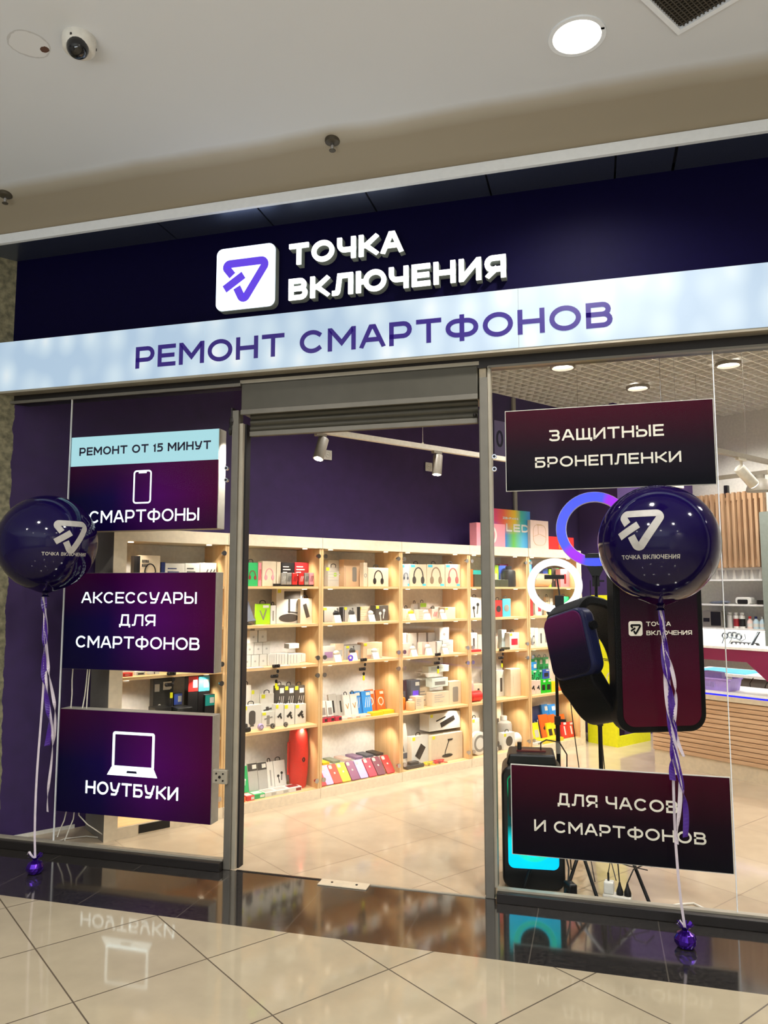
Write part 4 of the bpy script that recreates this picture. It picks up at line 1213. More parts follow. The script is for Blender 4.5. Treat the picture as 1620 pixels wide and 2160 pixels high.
for (x, y), l in (((-0.234, 2.765), 'round downlight in the shop lattice ceiling, left of three'), ((0.431, 3.658), 'round downlight in the shop lattice ceiling, lowest in view'), ((1.146, 3.078), 'tilted round downlight in the shop lattice ceiling at the right')):
    t = thing('downlight', l, 'downlight', (x, y, 3.435), 0, 'downlights in the lattice ceiling')
    MB().ringprism(ell(0, 0, 0.11, 0.11, 30), ell(0, 0, 0.092, 0.092, 30), -0.02, 0.006).build('ring', 'spot_grey', t, rot=(PI / 2, 0, 0))
    MB().lathe([(0.0, -0.004), (0.05, -0.002), (0.092, 0.002), (0.092, 0.006)], n=28).build('lamp_face', 'shop_lamp_glow', t)
# track over the counter and its lamps
t = thing('track_light', 'white track over the counter with a tilted spot head', 'track light', P(2.0, 2.04, 2.455), ROT_CAB)
MB().box(-0.6, 1.55, -0.016, 0.016, 0.0, 0.034).build('track', 'spot_grey', t)
S2 = Matrix.Translation((1.02, 0, -0.12)) @ Matrix.Rotation(math.radians(-20), 4, 'Z') @ Matrix.Rotation(math.radians(-48), 4, 'Y')
mb = MB(); mb.M = S2
mb.lathe([(0.036, -0.10), (0.040, -0.098), (0.040, 0.075), (0.036, 0.08)], n=22)
h = mb.build('spot_head', 'track_white', t, smooth=True)
mb = MB(); mb.M = S2
mb.lathe([(0.0, -0.103), (0.035, -0.103), (0.035, -0.099)], n=20).build('spot_lens', 'shop_lamp_glow', h)
_a = t.matrix_basis @ S2 @ Vector((0, 0, -0.11)); _b = t.matrix_basis @ S2 @ Vector((0, 0, -2.0))
lamp('counter_spot_lamp', 'SPOT', _a, P_TRACK, NEUTRAL, 0.035, _b, 95, 0.7)
MB().box(0.90, 1.02, -0.014, 0.014, -0.018, 0).box(0.955, 0.975, -0.006, 0.006, -0.08, -0.01).build('adapter', 'track_white', h)
MB().box(1.44, 1.55, -0.03, 0.03, -0.10, 0.0).build('junction', 'track_white', t)
for x in (0.1, 1.05):
    MB().tube([(x, 0, 0.034), (x, 0, 0.985)], 0.0015, 6).build('hanger', 'spot_grey', t)
t = thing('track_light', 'white cross track running along the counter behind the tilted spot', 'track light', P(3.9, 0.9, 2.455), ROT_BACK)
MB().box(0, 2.2, -0.016, 0.016, 0.0, 0.034).build('track', 'spot_grey', t)
for x in (0.3, 1.9):
    MB().tube([(x, 0, 0.034), (x, 0, 0.985)], 0.0015, 6).build('hanger', 'spot_grey', t)
t = thing('pendant_lamp', 'grey dome pendant lamp hanging over the counter at the right edge', 'pendant lamp', P(3.9, 1.73, 2.318), ROT_BACK)
MB().lathe([(0.110, 0.0), (0.106, 0.03), (0.085, 0.075), (0.05, 0.10), (0.042, 0.105), (0.042, 0.135)], n=28).build('shade', 'spot_grey', t, smooth=True)
MB().lathe([(0.0, 0.004), (0.104, 0.004), (0.104, 0.010)], n=26).build('lamp_face', 'shop_lamp_glow', t)
lamp('pendant_lamp_bulb', 'SPOT', P(3.9, 1.73, 2.31), 30, NEUTRAL, 0.06, P(3.9, 1.73, 0), 140, 0.6)
ITEMS = [
    ('box', 'product_box', 'box', -0.71, -0.1, 1.52, 0.04, 0.193, 0.06, 'black', '', None, '', 'slim black box beside the headphone box, top shelf, bay behind the lightboxes'),
    ('box', 'product_box', 'box', -0.623, -0.1, 1.52, 0.133, 0.198, 0.07, 'cream', 'phones', 'black', 'x', 'cream headphone box printed EXTRA BASS, top shelf, bay behind the lightboxes'),
    ('box', 'product_box', 'box', -0.536, -0.1, 1.52, 0.026, 0.156, 0.06, 'navy', '', None, '', 'navy box next to the headphone box, top shelf, bay behind the lightboxes'),
    ('box', 'product_box', 'box', -0.453, -0.1, 1.52, 0.136, 0.15, 0.07, 'white', 'text', 'navy', '', 'white carton with navy print, left of two, top shelf, bay behind the lightboxes'),
    ('box', 'product_box', 'box', -0.33, -0.1, 1.52, 0.105, 0.153, 0.07, 'white', 'text', 'black', '', 'white carton with black print, middle, top shelf, bay behind the lightboxes'),
    ('box', 'product_box', 'box', -0.215, -0.1, 1.52, 0.12, 0.158, 0.07, 'white', 'cable', 'black', '', 'white carton with black stripes, rightmost, top shelf, bay behind the lightboxes'),
    ('box', 'product_box', 'box', -0.761, -0.05, 0.955, 0.055, 0.022, 0.05, 'red', 'text', 'white', '', 'small orange-red box, leftmost, third shelf, bay behind the lightboxes'),
    ('box', 'product_box', 'box', -0.67, -0.08, 0.955, 0.059, 0.023, 0.05, 'white', 'panel', 'black', '', 'white box with black front, third shelf, bay behind the lightboxes'),
    ('box', 'product_box', 'box', -0.581, -0.08, 0.955, 0.068, 0.018, 0.05, 'white', 'oval', 'black', '', 'small white box with a grey window, third shelf, bay behind the lightboxes'),
    ('hang', 'product_box', 'box', -0.488, -0.152, 0.522, 0.137, 0.399, 0.06, 'black', 'mouse', 'white', 'p', 'black pack with white mouse and pink stripe, fourth shelf, bay behind the lightboxes'),
    ('hang', 'product_box', 'box', -0.385, -0.152, 0.522, 0.058, 0.292, 0.03, 'black', 'top', 'blue', 'p', 'small black pack with blue top, fourth shelf, bay behind the lightboxes'),
    ('box', 'product_box', 'box', -0.295, -0.12, 0.522, 0.071, 0.402, 0.06, 'black', 'top', 'red', 'p', 'tall black pack with red top, fourth shelf, bay behind the lightboxes'),
    ('box', 'product_box', 'box', -0.217, -0.12, 0.522, 0.081, 0.397, 0.06, 'black', 'top', 'cyan', 'p', 'tall black pack with cyan top, fourth shelf, bay behind the lightboxes'),
    ('hang', 'product_box', 'box', -0.21, -0.04, 0.522, 0.071, 0.279, 0.03, 'black', 'top', 'teal', 'p', 'small black pack with teal top, fourth shelf, bay behind the lightboxes'),
    ('flat', 'product_box', 'box', -0.534, -0.03, 0.522, 0.105, 0.223, 0.12, 'black', '', None, '', 'black flat pack lying under the mouse pack, fourth shelf, bay behind the lightboxes'),
    ('flat', 'product_box', 'box', -0.387, -0.03, 0.522, 0.104, 0.209, 0.12, 'black', '', None, '', 'black flat pack lying under the blue-topped pack, fourth shelf, bay behind the lightboxes'),
    ('box', 'product_box', 'box', 0.063, -0.08, 1.52, 0.017, 0.142, 0.05, 'red', 'phones', 'black', '', 'narrow red box at the left, top shelf, red speaker bay'),
    ('box', 'product_box', 'box', 0.119, -0.09, 1.52, 0.087, 0.167, 0.06, 'green', 'phones', 'dred', 'h', 'green headphone box, top shelf, red speaker bay'),
    ('box', 'product_box', 'box', 0.1836, -0.1, 1.52, 0.0282, 0.168, 0.05, 'pink', 'cable', 'red', '', 'slim pinkish pack beside green box, top shelf, red speaker bay'),
    ('box', 'product_box', 'box', 0.2554, -0.09, 1.52, 0.1132, 0.18, 0.07, 'cream', 'phones', 'pink', '', 'cream box with pink headphones, top shelf, red speaker bay'),
    ('box', 'product_box', 'box', 0.339, -0.1, 1.52, 0.034, 0.179, 0.06, 'cream', '', None, '', 'plain narrow cream box, top shelf, red speaker bay'),
    ('box', 'product_box', 'box', 0.44, -0.14, 1.56, 0.11, 0.136, 0.05, 'black', 'text', 'white', '', 'black pack in the rear row of the tray, top shelf, red speaker bay'),
    ('box', 'product_box', 'box', 0.561, -0.14, 1.56, 0.124, 0.139, 0.05, 'dred', 'text', 'white', '', 'dark red pack in the rear row of the tray, top shelf, red speaker bay'),
    ('tray', 'display_tray', 'tray', 0.452, -0.08, 1.52, 0.342, 0.101, 0.1, 'grey', '', None, '', 'clear tray of small cable packs, top shelf, red speaker bay'),
    ('hang', 'cable_pack', 'cable pack', 0.365, -0.07, 1.532, 0.041, 0.085, 0.012, 'grey', 'cable', 'white', '', 'first small cable pack from the left in the tray, top shelf, red speaker bay'),
    ('hang', 'cable_pack', 'cable pack', 0.409, -0.07, 1.532, 0.042, 0.086, 0.012, 'grey', 'cable', 'black', '', 'second small cable pack from the left in the tray, top shelf, red speaker bay'),
    ('hang', 'cable_pack', 'cable pack', 0.458, -0.07, 1.532, 0.042, 0.086, 0.012, 'red', 'cable', 'black', '', 'third small cable pack from the left in the tray, top shelf, red speaker bay'),
    ('hang', 'cable_pack', 'cable pack', 0.515, -0.07, 1.532, 0.043, 0.087, 0.012, 'red', 'cable', 'white', '', 'fourth small cable pack from the left in the tray, top shelf, red speaker bay'),
    ('hang', 'cable_pack', 'cable pack', 0.5619, -0.07, 1.532, 0.0367, 0.088, 0.012, 'grey', 'cable', 'black', '', 'fifth small cable pack from the left in the tray, top shelf, red speaker bay'),
    ('hang', 'cable_pack', 'cable pack', 0.6039, -0.07, 1.532, 0.0402, 0.089, 0.012, 'pink', 'cable', 'black', '', 'sixth small cable pack from the left in the tray, top shelf, red speaker bay'),
    ('hang', 'cable_pack', 'cable pack', 0.6022, -0.084, 1.532, 0.0416, 0.089, 0.012, 'pink', 'cable', 'white', '', 'seventh small cable pack from the left in the tray, top shelf, red speaker bay'),
    ('holder', 'phone_holder', 'phone holder', 0.102, -0.08, 1.247, 0.097, 0.141, 0.08, 'black', '', None, '', 'black adjustable phone holder, second shelf, red speaker bay'),
    ('hang', 'product_box', 'pack', 0.221, -0.11, 1.2496, 0.114, 0.145, 0.02, 'lime', 'fork', 'grey', 'ph', 'lime green pack with silver tool, second shelf, red speaker bay'),
    ('hang', 'product_box', 'pack', 0.304, -0.11, 1.247, 0.044, 0.135, 0.02, 'white', 'stick', 'grey', 'h', 'narrow white pack with dark hanger, second shelf, red speaker bay'),
    ('box', 'product_box', 'box', 0.463, -0.14, 1.247, 0.232, 0.255, 0.07, 'white', 'tablet', 'dgrey', 'y', 'large white box picturing a tablet stand, second shelf, red speaker bay'),
    ('hang', 'product_box', 'pack', 0.573, -0.09, 1.247, 0.102, 0.183, 0.04, 'cream', 'remote', 'dgrey', 'h', 'cream pack with dark oblong gadget, second shelf, red speaker bay'),
    ('box', 'product_box', 'box', 0.188, -0.1, 1.2088, 0.071, 0.04, 0.07, 'white', 'logo', 'lgrey', '', 'single flat white box on the peak of the pyramid, third shelf, red speaker bay'),
    ('box', 'product_box', 'box', 0.142, -0.1, 1.125, 0.064, 0.083, 0.07, 'white', 'logo', 'lgrey', '', 'left of two white boxes under the pyramid peak, third shelf, red speaker bay'),
    ('box', 'product_box', 'box', 0.215, -0.1, 1.125, 0.068, 0.083, 0.07, 'white', 'logo', 'lgrey', '', 'right of two white boxes under the pyramid peak, third shelf, red speaker bay'),
    ('box', 'product_box', 'box', 0.113, -0.1, 1.04, 0.066, 0.083, 0.07, 'white', 'logo', 'lgrey', '', 'left of three white boxes in the middle pyramid tier, third shelf, red speaker bay'),
    ('box', 'product_box', 'box', 0.182, -0.1, 1.04, 0.066, 0.083, 0.07, 'white', 'logo', 'lgrey', '', 'centre of three white boxes in the middle pyramid tier, third shelf, red speaker bay'),
    ('box', 'product_box', 'box', 0.248, -0.1, 1.04, 0.06, 0.083, 0.07, 'white', 'logo', 'lgrey', '', 'right of three white boxes in the middle pyramid tier, third shelf, red speaker bay'),
    ('box', 'product_box', 'box', 0.094, -0.1, 0.955, 0.059, 0.083, 0.07, 'white', 'logo', 'lgrey', '', 'leftmost white box in the lowest pyramid tier, third shelf, red speaker bay'),
    ('box', 'product_box', 'box', 0.158, -0.1, 0.955, 0.061, 0.083, 0.07, 'white', 'logo', 'lgrey', '', 'second white box in the lowest pyramid tier, third shelf, red speaker bay'),
    ('box', 'product_box', 'box', 0.223, -0.1, 0.955, 0.06, 0.083, 0.07, 'white', 'logo', 'lgrey', '', 'third white box in the lowest pyramid tier, third shelf, red speaker bay'),
    ('box', 'product_box', 'box', 0.289, -0.09, 0.955, 0.068, 0.084, 0.08, 'white', 'stripes', 'lgrey', '', 'white ribbed carton next to the pyramid, third shelf, red speaker bay'),
    ('box', 'product_box', 'box', 0.371, -0.09, 0.955, 0.091, 0.083, 0.08, 'white', 'stripes', 'lgrey', '', 'white ribbed carton, second of four, third shelf, red speaker bay'),
    ('box', 'product_box', 'box', 0.472, -0.09, 0.955, 0.102, 0.076, 0.08, 'white', 'stripes', 'lgrey', '', 'white ribbed carton, third of four, third shelf, red speaker bay'),
    ('box', 'product_box', 'box', 0.559, -0.172, 0.955, 0.129, 0.065, 0.08, 'white', 'stripes', 'lgrey', '', 'white ribbed carton, fourth beside oak side, third shelf, red speaker bay'),
    ('box', 'product_box', 'box', 0.477, -0.1, 1.067, 0.086, 0.035, 0.07, 'white', 'logo', 'lgrey', '', 'white box standing on the ribbed cartons, third shelf, red speaker bay'),
    ('flat', 'leaflet', 'leaflet', 0.115, -0.005, 0.955, 0.127, 0.004, 0.06, 'white', '', None, '', 'white price leaflet lying at the front edge, left, third shelf, red speaker bay'),
    ('flat', 'leaflet', 'leaflet', 0.335, -0.005, 0.955, 0.115, 0.004, 0.05, 'white', '', None, '', 'white price leaflet lying at the front edge, right, third shelf, red speaker bay'),
    ('hang', 'product_box', 'box', 0.132, -0.17, 0.522, 0.073, 0.301, 0.03, 'white', 'fork', 'grey', 'yh', 'white pack with grey forked holder, fourth shelf, red speaker bay'),
    ('hang', 'product_box', 'box', 0.2043, -0.17, 0.522, 0.0676, 0.264, 0.03, 'white', 'ball', 'mauve', 'y', 'white pack with mauve disc holder, fourth shelf, red speaker bay'),
    ('hang', 'product_box', 'box', 0.2917, -0.152, 0.522, 0.1046, 0.23, 0.03, 'white', 'clamp', 'dgrey', 'yh', 'rear white pack with grey clamp, fourth shelf, red speaker bay'),
    ('hang', 'product_box', 'box', 0.405, -0.17, 0.522, 0.078, 0.277, 0.03, 'dgrey', 'cable', 'white', 'yph', 'left of three dark cable packs, fourth shelf, red speaker bay'),
    ('hang', 'product_box', 'box', 0.486, -0.17, 0.522, 0.083, 0.27, 0.03, 'dgrey', 'cable', 'white', 'yph', 'middle of three dark cable packs, fourth shelf, red speaker bay'),
    ('hang', 'product_box', 'box', 0.574, -0.17, 0.522, 0.088, 0.264, 0.03, 'dgrey', 'cable', 'white', 'yph', 'right of three dark cable packs, fourth shelf, red speaker bay'),
    ('hang', 'product_box', 'box', 0.147, -0.11, 0.522, 0.151, 0.168, 0.05, 'white', 'oval', 'dgrey', 'yh', 'large white pack with grey oval charger, fourth shelf, red speaker bay'),
    ('hang', 'product_box', 'box', 0.2761, -0.11, 0.522, 0.1032, 0.111, 0.04, 'white', 'clamp', 'grey', 'y', 'front white pack with grey clamp, fourth shelf, red speaker bay'),
    ('hang', 'product_box', 'box', 0.3629, -0.1, 0.522, 0.0681, 0.157, 0.05, 'white', 'clip', 'black', 'yh', 'left of three white packs with black clip, fourth shelf, red speaker bay'),
    ('hang', 'product_box', 'box', 0.445, -0.1, 0.522, 0.086, 0.149, 0.05, 'white', 'clip', 'black', 'yh', 'middle of three white packs with black clip, fourth shelf, red speaker bay'),
    ('hang', 'product_box', 'box', 0.54, -0.1, 0.522, 0.093, 0.141, 0.05, 'white', 'clip', 'black', 'yh', 'right of three white packs with black clip, fourth shelf, red speaker bay'),
    ('clip', 'clip_holder', 'holder', 0.064, -0.04, 0.522, 0.077, 0.055, 0.06, 'black', '', None, '', 'loose black clip holder, fourth shelf, red speaker bay'),
    ('puck', 'round_holder', 'holder', 0.184, -0.04, 0.522, 0.06, 0.045, 0.03, 'lilac', '', None, '', 'lilac round magnetic holder, fourth shelf, red speaker bay'),
    ('puck', 'round_holder', 'holder', 0.283, -0.045, 0.522, 0.037, 0.035, 0.03, 'black', '', None, '', 'small black disc holder, fourth shelf, red speaker bay'),
    ('puck', 'round_holder', 'holder', 0.385, -0.04, 0.522, 0.044, 0.035, 0.02, 'dgrey', '', None, '', 'dark grey puck holder, fourth shelf, red speaker bay'),
    ('hang', 'product_box', 'box', 0.0624, -0.1, 0.068, 0.0121, 0.183, 0.03, 'red', 'stick', 'black', 'l', 'red pack nearest the door post, bottom shelf, red speaker bay'),
    ('hang', 'product_box', 'box', 0.1121, -0.132, 0.068, 0.0711, 0.196, 0.03, 'green', 'buds', 'white', 'l', 'green pack leaning upright, bottom shelf, red speaker bay'),
    ('hang', 'product_box', 'box', 0.1869, -0.13, 0.068, 0.0762, 0.213, 0.015, 'lgrey', 'top', 'dgrey', 'lp', 'left of two grey zip bags, bottom shelf, red speaker bay'),
    ('hang', 'product_box', 'box', 0.264, -0.13, 0.068, 0.074, 0.209, 0.015, 'lgrey', 'top', 'dgrey', 'lp', 'right of two grey zip bags, bottom shelf, red speaker bay'),
    ('hang', 'product_box', 'box', 0.327, -0.13, 0.068, 0.053, 0.2, 0.02, 'white', 'stick', 'lgrey', 'lh', 'white pack with dark hanger, bottom shelf, red speaker bay'),
    ('hang', 'product_box', 'box', 0.404, -0.132, 0.068, 0.095, 0.197, 0.03, 'white', 'buds', 'black', 'lh', 'white earphone pack beside red speaker, bottom shelf, red speaker bay'),
    ('flat', 'product_box', 'box', 0.0331, -0.015, 0.068, 0.0442, 0.03, 0.1, 'orange', '', None, '', 'orange flat box at the front, bottom shelf, red speaker bay'),
    ('flat', 'product_box', 'box', 0.0984, -0.02, 0.068, 0.0576, 0.03, 0.1, 'red', 'panel', 'white', '', 'red and white flat box at the front, bottom shelf, red speaker bay'),
    ('flat', 'product_box', 'box', 0.1712, -0.03, 0.068, 0.0856, 0.03, 0.1, 'green', 'panel', 'white', '', 'green flat box at the front, bottom shelf, red speaker bay'),
    ('flat', 'product_box', 'box', 0.26, -0.03, 0.068, 0.092, 0.03, 0.1, 'white', 'text', 'lgrey', '', 'first of three white flat boxes, bottom shelf, red speaker bay'),
    ('flat', 'product_box', 'box', 0.356, -0.03, 0.068, 0.099, 0.03, 0.1, 'white', 'text', 'lgrey', '', 'second of three white flat boxes, bottom shelf, red speaker bay'),
    ('flat', 'product_box', 'box', 0.459, -0.03, 0.068, 0.105, 0.03, 0.1, 'white', 'panel', 'dred', '', 'third of three white flat boxes, dark red end, bottom shelf, red speaker bay'),
    ('box', 'product_box', 'box', 0.824, -0.07, 1.52, 0.194, 0.148, 0.07, 'clear', 'text', 'lgrey', 'yh', 'clear plastic box, top shelf, phone case bay'),
    ('box', 'product_box', 'box', 0.932, -0.234, 1.52, 0.134, 0.207, 0.06, 'white', 'logo', 'lime', '', 'white box behind the clear box, top shelf, phone case bay'),
    ('box', 'product_box', 'box', 1.067, -0.162, 1.52, 0.203, 0.213, 0.07, 'tan', 'stick', 'grey', '', 'tall tan box with text rows, top shelf, phone case bay'),
    ('box', 'product_box', 'box', 1.1, -0.06, 1.52, 0.038, 0.187, 0.05, 'cream', 'ring', 'grey', '', 'narrow cream box with band picture, top shelf, phone case bay'),
    ('box', 'product_box', 'box', 1.252, -0.09, 1.52, 0.208, 0.15, 0.07, 'cream', 'phones', 'black', 'h', 'cream box with black headphones, top shelf, phone case bay'),
    ('box', 'product_box', 'box', 0.841, -0.13, 1.247, 0.191, 0.117, 0.08, 'lgrey', 'side', 'black', 'y', 'grey box with black edges, left, second shelf, phone case bay'),
    ('box', 'product_box', 'box', 1.021, -0.13, 1.247, 0.164, 0.116, 0.08, 'lgrey', 'side', 'black', 'y', 'grey box with black edges, middle, second shelf, phone case bay'),
    ('box', 'product_box', 'box', 1.181, -0.172, 1.247, 0.148, 0.114, 0.08, 'cream', 'text', 'tan', 'y', 'cream box behind white earbuds, second shelf, phone case bay'),
    ('box', 'product_box', 'box', 1.298, -0.1, 1.247, 0.132, 0.122, 0.07, 'dgrey', 'buds', 'white', 'y', 'dark box with white earbuds, second shelf, phone case bay'),
    ('stand', 'earbud_display', 'earbud display', 0.825, -0.03, 1.247, 0.078, 0.11, 0.06, 'black', '', None, '', 'black earbud case on card, left, second shelf, phone case bay'),
    ('stand', 'earbud_display', 'earbud display', 0.968, -0.03, 1.247, 0.09, 0.11, 0.06, 'dgrey', '', None, '', 'grey earbud case on card, middle, second shelf, phone case bay'),
    ('stand', 'earbud_display', 'earbud display', 1.151, -0.03, 1.247, 0.091, 0.105, 0.06, 'white', '', None, '', 'white earbud case on card, right, second shelf, phone case bay'),
    ('box', 'product_box', 'box', 0.804, -0.13, 0.955, 0.116, 0.111, 0.07, 'lgrey', 'panel', 'mauve', '', 'clear-fronted grey pack, leftmost, third shelf, phone case bay'),
    ('box', 'product_box', 'box', 0.9193, -0.15, 0.955, 0.0816, 0.123, 0.07, 'cream', 'panel', 'lgrey', '', 'cream pack behind beige earbuds, third shelf, phone case bay'),
    ('box', 'product_box', 'box', 1.035, -0.13, 0.955, 0.1473, 0.109, 0.08, 'lgrey', 'panel', 'tan', 'y', 'grey box behind black earbuds, third shelf, phone case bay'),
    ('box', 'product_box', 'box', 1.2047, -0.1, 0.955, 0.1897, 0.124, 0.08, 'tan', 'panel', 'cream', 'y', 'tan box behind white earbuds, third shelf, phone case bay'),
    ('stand', 'earbud_display', 'earbud display', 0.829, -0.03, 0.955, 0.073, 0.1, 0.06, 'beige', '', None, '', 'beige earbud case on card, third shelf, phone case bay'),
    ('stand', 'earbud_display', 'earbud display', 0.994, -0.052, 0.955, 0.09, 0.11, 0.06, 'dgrey', '', None, '', 'dark earbud case on card, third shelf, phone case bay'),
    ('stand', 'earbud_display', 'earbud display', 1.191, -0.03, 0.955, 0.089, 0.1, 0.06, 'white', '', None, '', 'white earbud case on card, third shelf, phone case bay'),
    ('shape', 'ring_holder', 'holder', 0.939, -0.02, 0.955, 0.057, 0.045, 0.03, 'violet', '', None, '', 'small violet holder beside dark earbuds, third shelf, phone case bay'),
    ('hang', 'product_box', 'box', 0.7706, -0.13, 0.522, 0.0471, 0.135, 0.02, 'white', 'panel', 'grey', 'l', 'first small white cable pack, fourth shelf, phone case bay'),
    ('hang', 'product_box', 'box', 0.8224, -0.12, 0.522, 0.0541, 0.132, 0.02, 'white', 'panel', 'grey', 'l', 'second small white cable pack, fourth shelf, phone case bay'),
    ('hang', 'product_box', 'box', 0.8834, -0.16, 0.522, 0.0719, 0.172, 0.02, 'lgrey', 'stick', 'black', 'l', 'first tall pale cable pack, fourth shelf, phone case bay'),
    ('hang', 'product_box', 'box', 0.9526, -0.162, 0.522, 0.0639, 0.161, 0.02, 'lgrey', 'stick', 'black', 'l', 'second tall pale cable pack, fourth shelf, phone case bay'),
    ('hang', 'product_box', 'box', 1.0, -0.14, 0.522, 0.061, 0.158, 0.02, 'white', 'fork', 'gold', 'lh', 'left pack with golden cable, fourth shelf, phone case bay'),
    ('hang', 'product_box', 'box', 1.067, -0.14, 0.522, 0.064, 0.161, 0.02, 'white', 'fork', 'gold', 'lh', 'right pack with golden cable, fourth shelf, phone case bay'),
    ('hang', 'product_box', 'box', 1.109, -0.162, 0.522, 0.087, 0.175, 0.02, 'sky', 'cable', 'white', 'lp', 'left sky-blue cable pack, fourth shelf, phone case bay'),
    ('hang', 'product_box', 'box', 1.2, -0.15, 0.522, 0.091, 0.172, 0.02, 'sky', 'cable', 'white', 'lp', 'right sky-blue cable pack, fourth shelf, phone case bay'),
    ('hang', 'product_box', 'box', 1.254, -0.172, 0.522, 0.08, 0.176, 0.02, 'orange', 'ring', 'white', 'lp', 'left orange cable pack, fourth shelf, phone case bay'),
    ('hang', 'product_box', 'box', 1.338, -0.15, 0.522, 0.082, 0.17, 0.02, 'orange', 'ring', 'white', 'lp', 'right orange cable pack, fourth shelf, phone case bay'),
    ('flat', 'product_box', 'box', 0.696, -0.02, 0.522, 0.047, 0.032, 0.06, 'crimson', 'panel', 'black', '', 'first small crimson black box in front row, fourth shelf, phone case bay'),
    ('flat', 'product_box', 'box', 0.755, -0.02, 0.522, 0.06, 0.032, 0.06, 'crimson', 'panel', 'black', '', 'second small crimson black box in front row, fourth shelf, phone case bay'),
    ('flat', 'product_box', 'box', 0.824, -0.02, 0.522, 0.055, 0.032, 0.06, 'crimson', 'panel', 'black', '', 'third small crimson black box in front row, fourth shelf, phone case bay'),
    ('flat', 'product_box', 'box', 0.907, -0.03, 0.522, 0.089, 0.018, 0.07, 'white', 'panel', 'tan', '', 'first white flat box in front row, fourth shelf, phone case bay'),
    ('flat', 'product_box', 'box', 0.99, -0.03, 0.522, 0.069, 0.018, 0.07, 'white', 'panel', 'tan', '', 'second white flat box in front row, fourth shelf, phone case bay'),
    ('flat', 'product_box', 'box', 1.081, -0.03, 0.522, 0.1, 0.018, 0.07, 'white', 'panel', 'tan', '', 'third white flat box in front row, fourth shelf, phone case bay'),
    ('flat', 'product_box', 'box', 1.203, -0.03, 0.522, 0.107, 0.025, 0.07, 'yellow', '', None, '', 'left yellow flat pack lying in front, fourth shelf, phone case bay'),
    ('flat', 'product_box', 'box', 1.331, -0.05, 0.522, 0.108, 0.025, 0.07, 'yellow', '', None, '', 'right yellow flat pack lying in front, fourth shelf, phone case bay'),
    ('case', 'phone_case', 'phone case', 0.6924, -0.015, 0.068, 0.0505, 0.155, 0.012, 'red', '', None, 'l', 'leaning red case at far left, bottom shelf, phone case bay'),
    ('case', 'phone_case', 'phone case', 0.751, -0.015, 0.068, 0.0643, 0.155, 0.012, 'lilac', '', None, 'l', 'leaning lilac case next to the far left red one, bottom shelf, phone case bay'),
    ('case', 'phone_case', 'phone case', 0.8233, -0.015, 0.068, 0.0783, 0.155, 0.012, 'vermilion', '', None, 'l', 'leaning vermilion case, bottom shelf, phone case bay'),
    ('case', 'phone_case', 'phone case', 0.9022, -0.015, 0.068, 0.0775, 0.155, 0.012, 'yellow', '', None, 'l', 'leaning yellow case, bottom shelf, phone case bay'),
    ('case', 'phone_case', 'phone case', 0.9863, -0.015, 0.068, 0.0844, 0.155, 0.012, 'plum', '', None, 'l', 'leaning plum case, bottom shelf, phone case bay'),
    ('case', 'phone_case', 'phone case', 1.0667, -0.015, 0.068, 0.0744, 0.155, 0.012, 'lilac', '', None, 'l', 'leaning lilac case right of the plum one, bottom shelf, phone case bay'),
    ('case', 'phone_case', 'phone case', 1.151, -0.015, 0.068, 0.078, 0.155, 0.012, 'crimson', '', None, 'l', 'leaning crimson case in clear pack, bottom shelf, phone case bay'),
    ('case', 'phone_case', 'phone case', 1.235, -0.015, 0.068, 0.081, 0.155, 0.012, 'maroon', '', None, 'l', 'leaning maroon case in clear pack, bottom shelf, phone case bay'),
    ('case', 'phone_case', 'phone case', 1.327, -0.015, 0.068, 0.089, 0.155, 0.012, 'red', '', None, 'l', 'leaning red case at far right, bottom shelf, phone case bay'),
    ('flat', 'phone_case', 'phone case', 0.803, -0.15, 0.184, 0.061, 0.018, 0.14, 'yellow', '', None, '', 'yellow phone case lying in the raised back row, bottom shelf, phone case bay'),
    ('flat', 'phone_case', 'phone case', 0.897, -0.15, 0.184, 0.067, 0.018, 0.14, 'sage', '', None, '', 'sage green phone case lying in the raised back row, bottom shelf, phone case bay'),
    ('flat', 'phone_case', 'phone case', 1.001, -0.15, 0.184, 0.068, 0.018, 0.14, 'blush', '', None, '', 'blush pink phone case lying in the raised back row, bottom shelf, phone case bay'),
    ('flat', 'phone_case', 'phone case', 1.113, -0.15, 0.184, 0.07, 0.018, 0.14, 'mauve', '', None, '', 'mauve phone case lying in the raised back row, bottom shelf, phone case bay'),
    ('flat', 'phone_case', 'phone case', 1.216, -0.15, 0.184, 0.072, 0.018, 0.14, 'slate', '', None, '', 'slate grey phone case lying in the raised back row, bottom shelf, phone case bay'),
    ('flat', 'phone_case', 'phone case', 1.316, -0.15, 0.184, 0.073, 0.018, 0.14, 'black', '', None, '', 'black phone case lying in the raised back row, bottom shelf, phone case bay'),
    ('box', 'display_riser', 'display riser', 0.906, -0.145, 0.068, 0.284, 0.115, 0.155, 'white', '', None, '', 'white riser under the back row, left, bottom shelf, phone case bay'),
    ('box', 'display_riser', 'display riser', 1.203, -0.145, 0.068, 0.301, 0.115, 0.155, 'white', '', None, '', 'white riser under the back row, right, bottom shelf, phone case bay'),
    ('box', 'product_box', 'box', 1.532, -0.08, 1.52, 0.078, 0.183, 0.07, 'silver', 'phones', 'slate', 'bh', 'first, slim headphone box from the left, top shelf, desk lamp box bay'),
    ('box', 'product_box', 'box', 1.668, -0.08, 1.52, 0.185, 0.186, 0.07, 'beige', 'phones', 'dgrey', 'bh', 'second headphone box from the left, top shelf, desk lamp box bay'),
    ('box', 'product_box', 'box', 1.867, -0.08, 1.52, 0.205, 0.19, 0.07, 'beige', 'phones', 'taupe', 'bh', 'third, taupe headphone box from the left, top shelf, desk lamp box bay'),
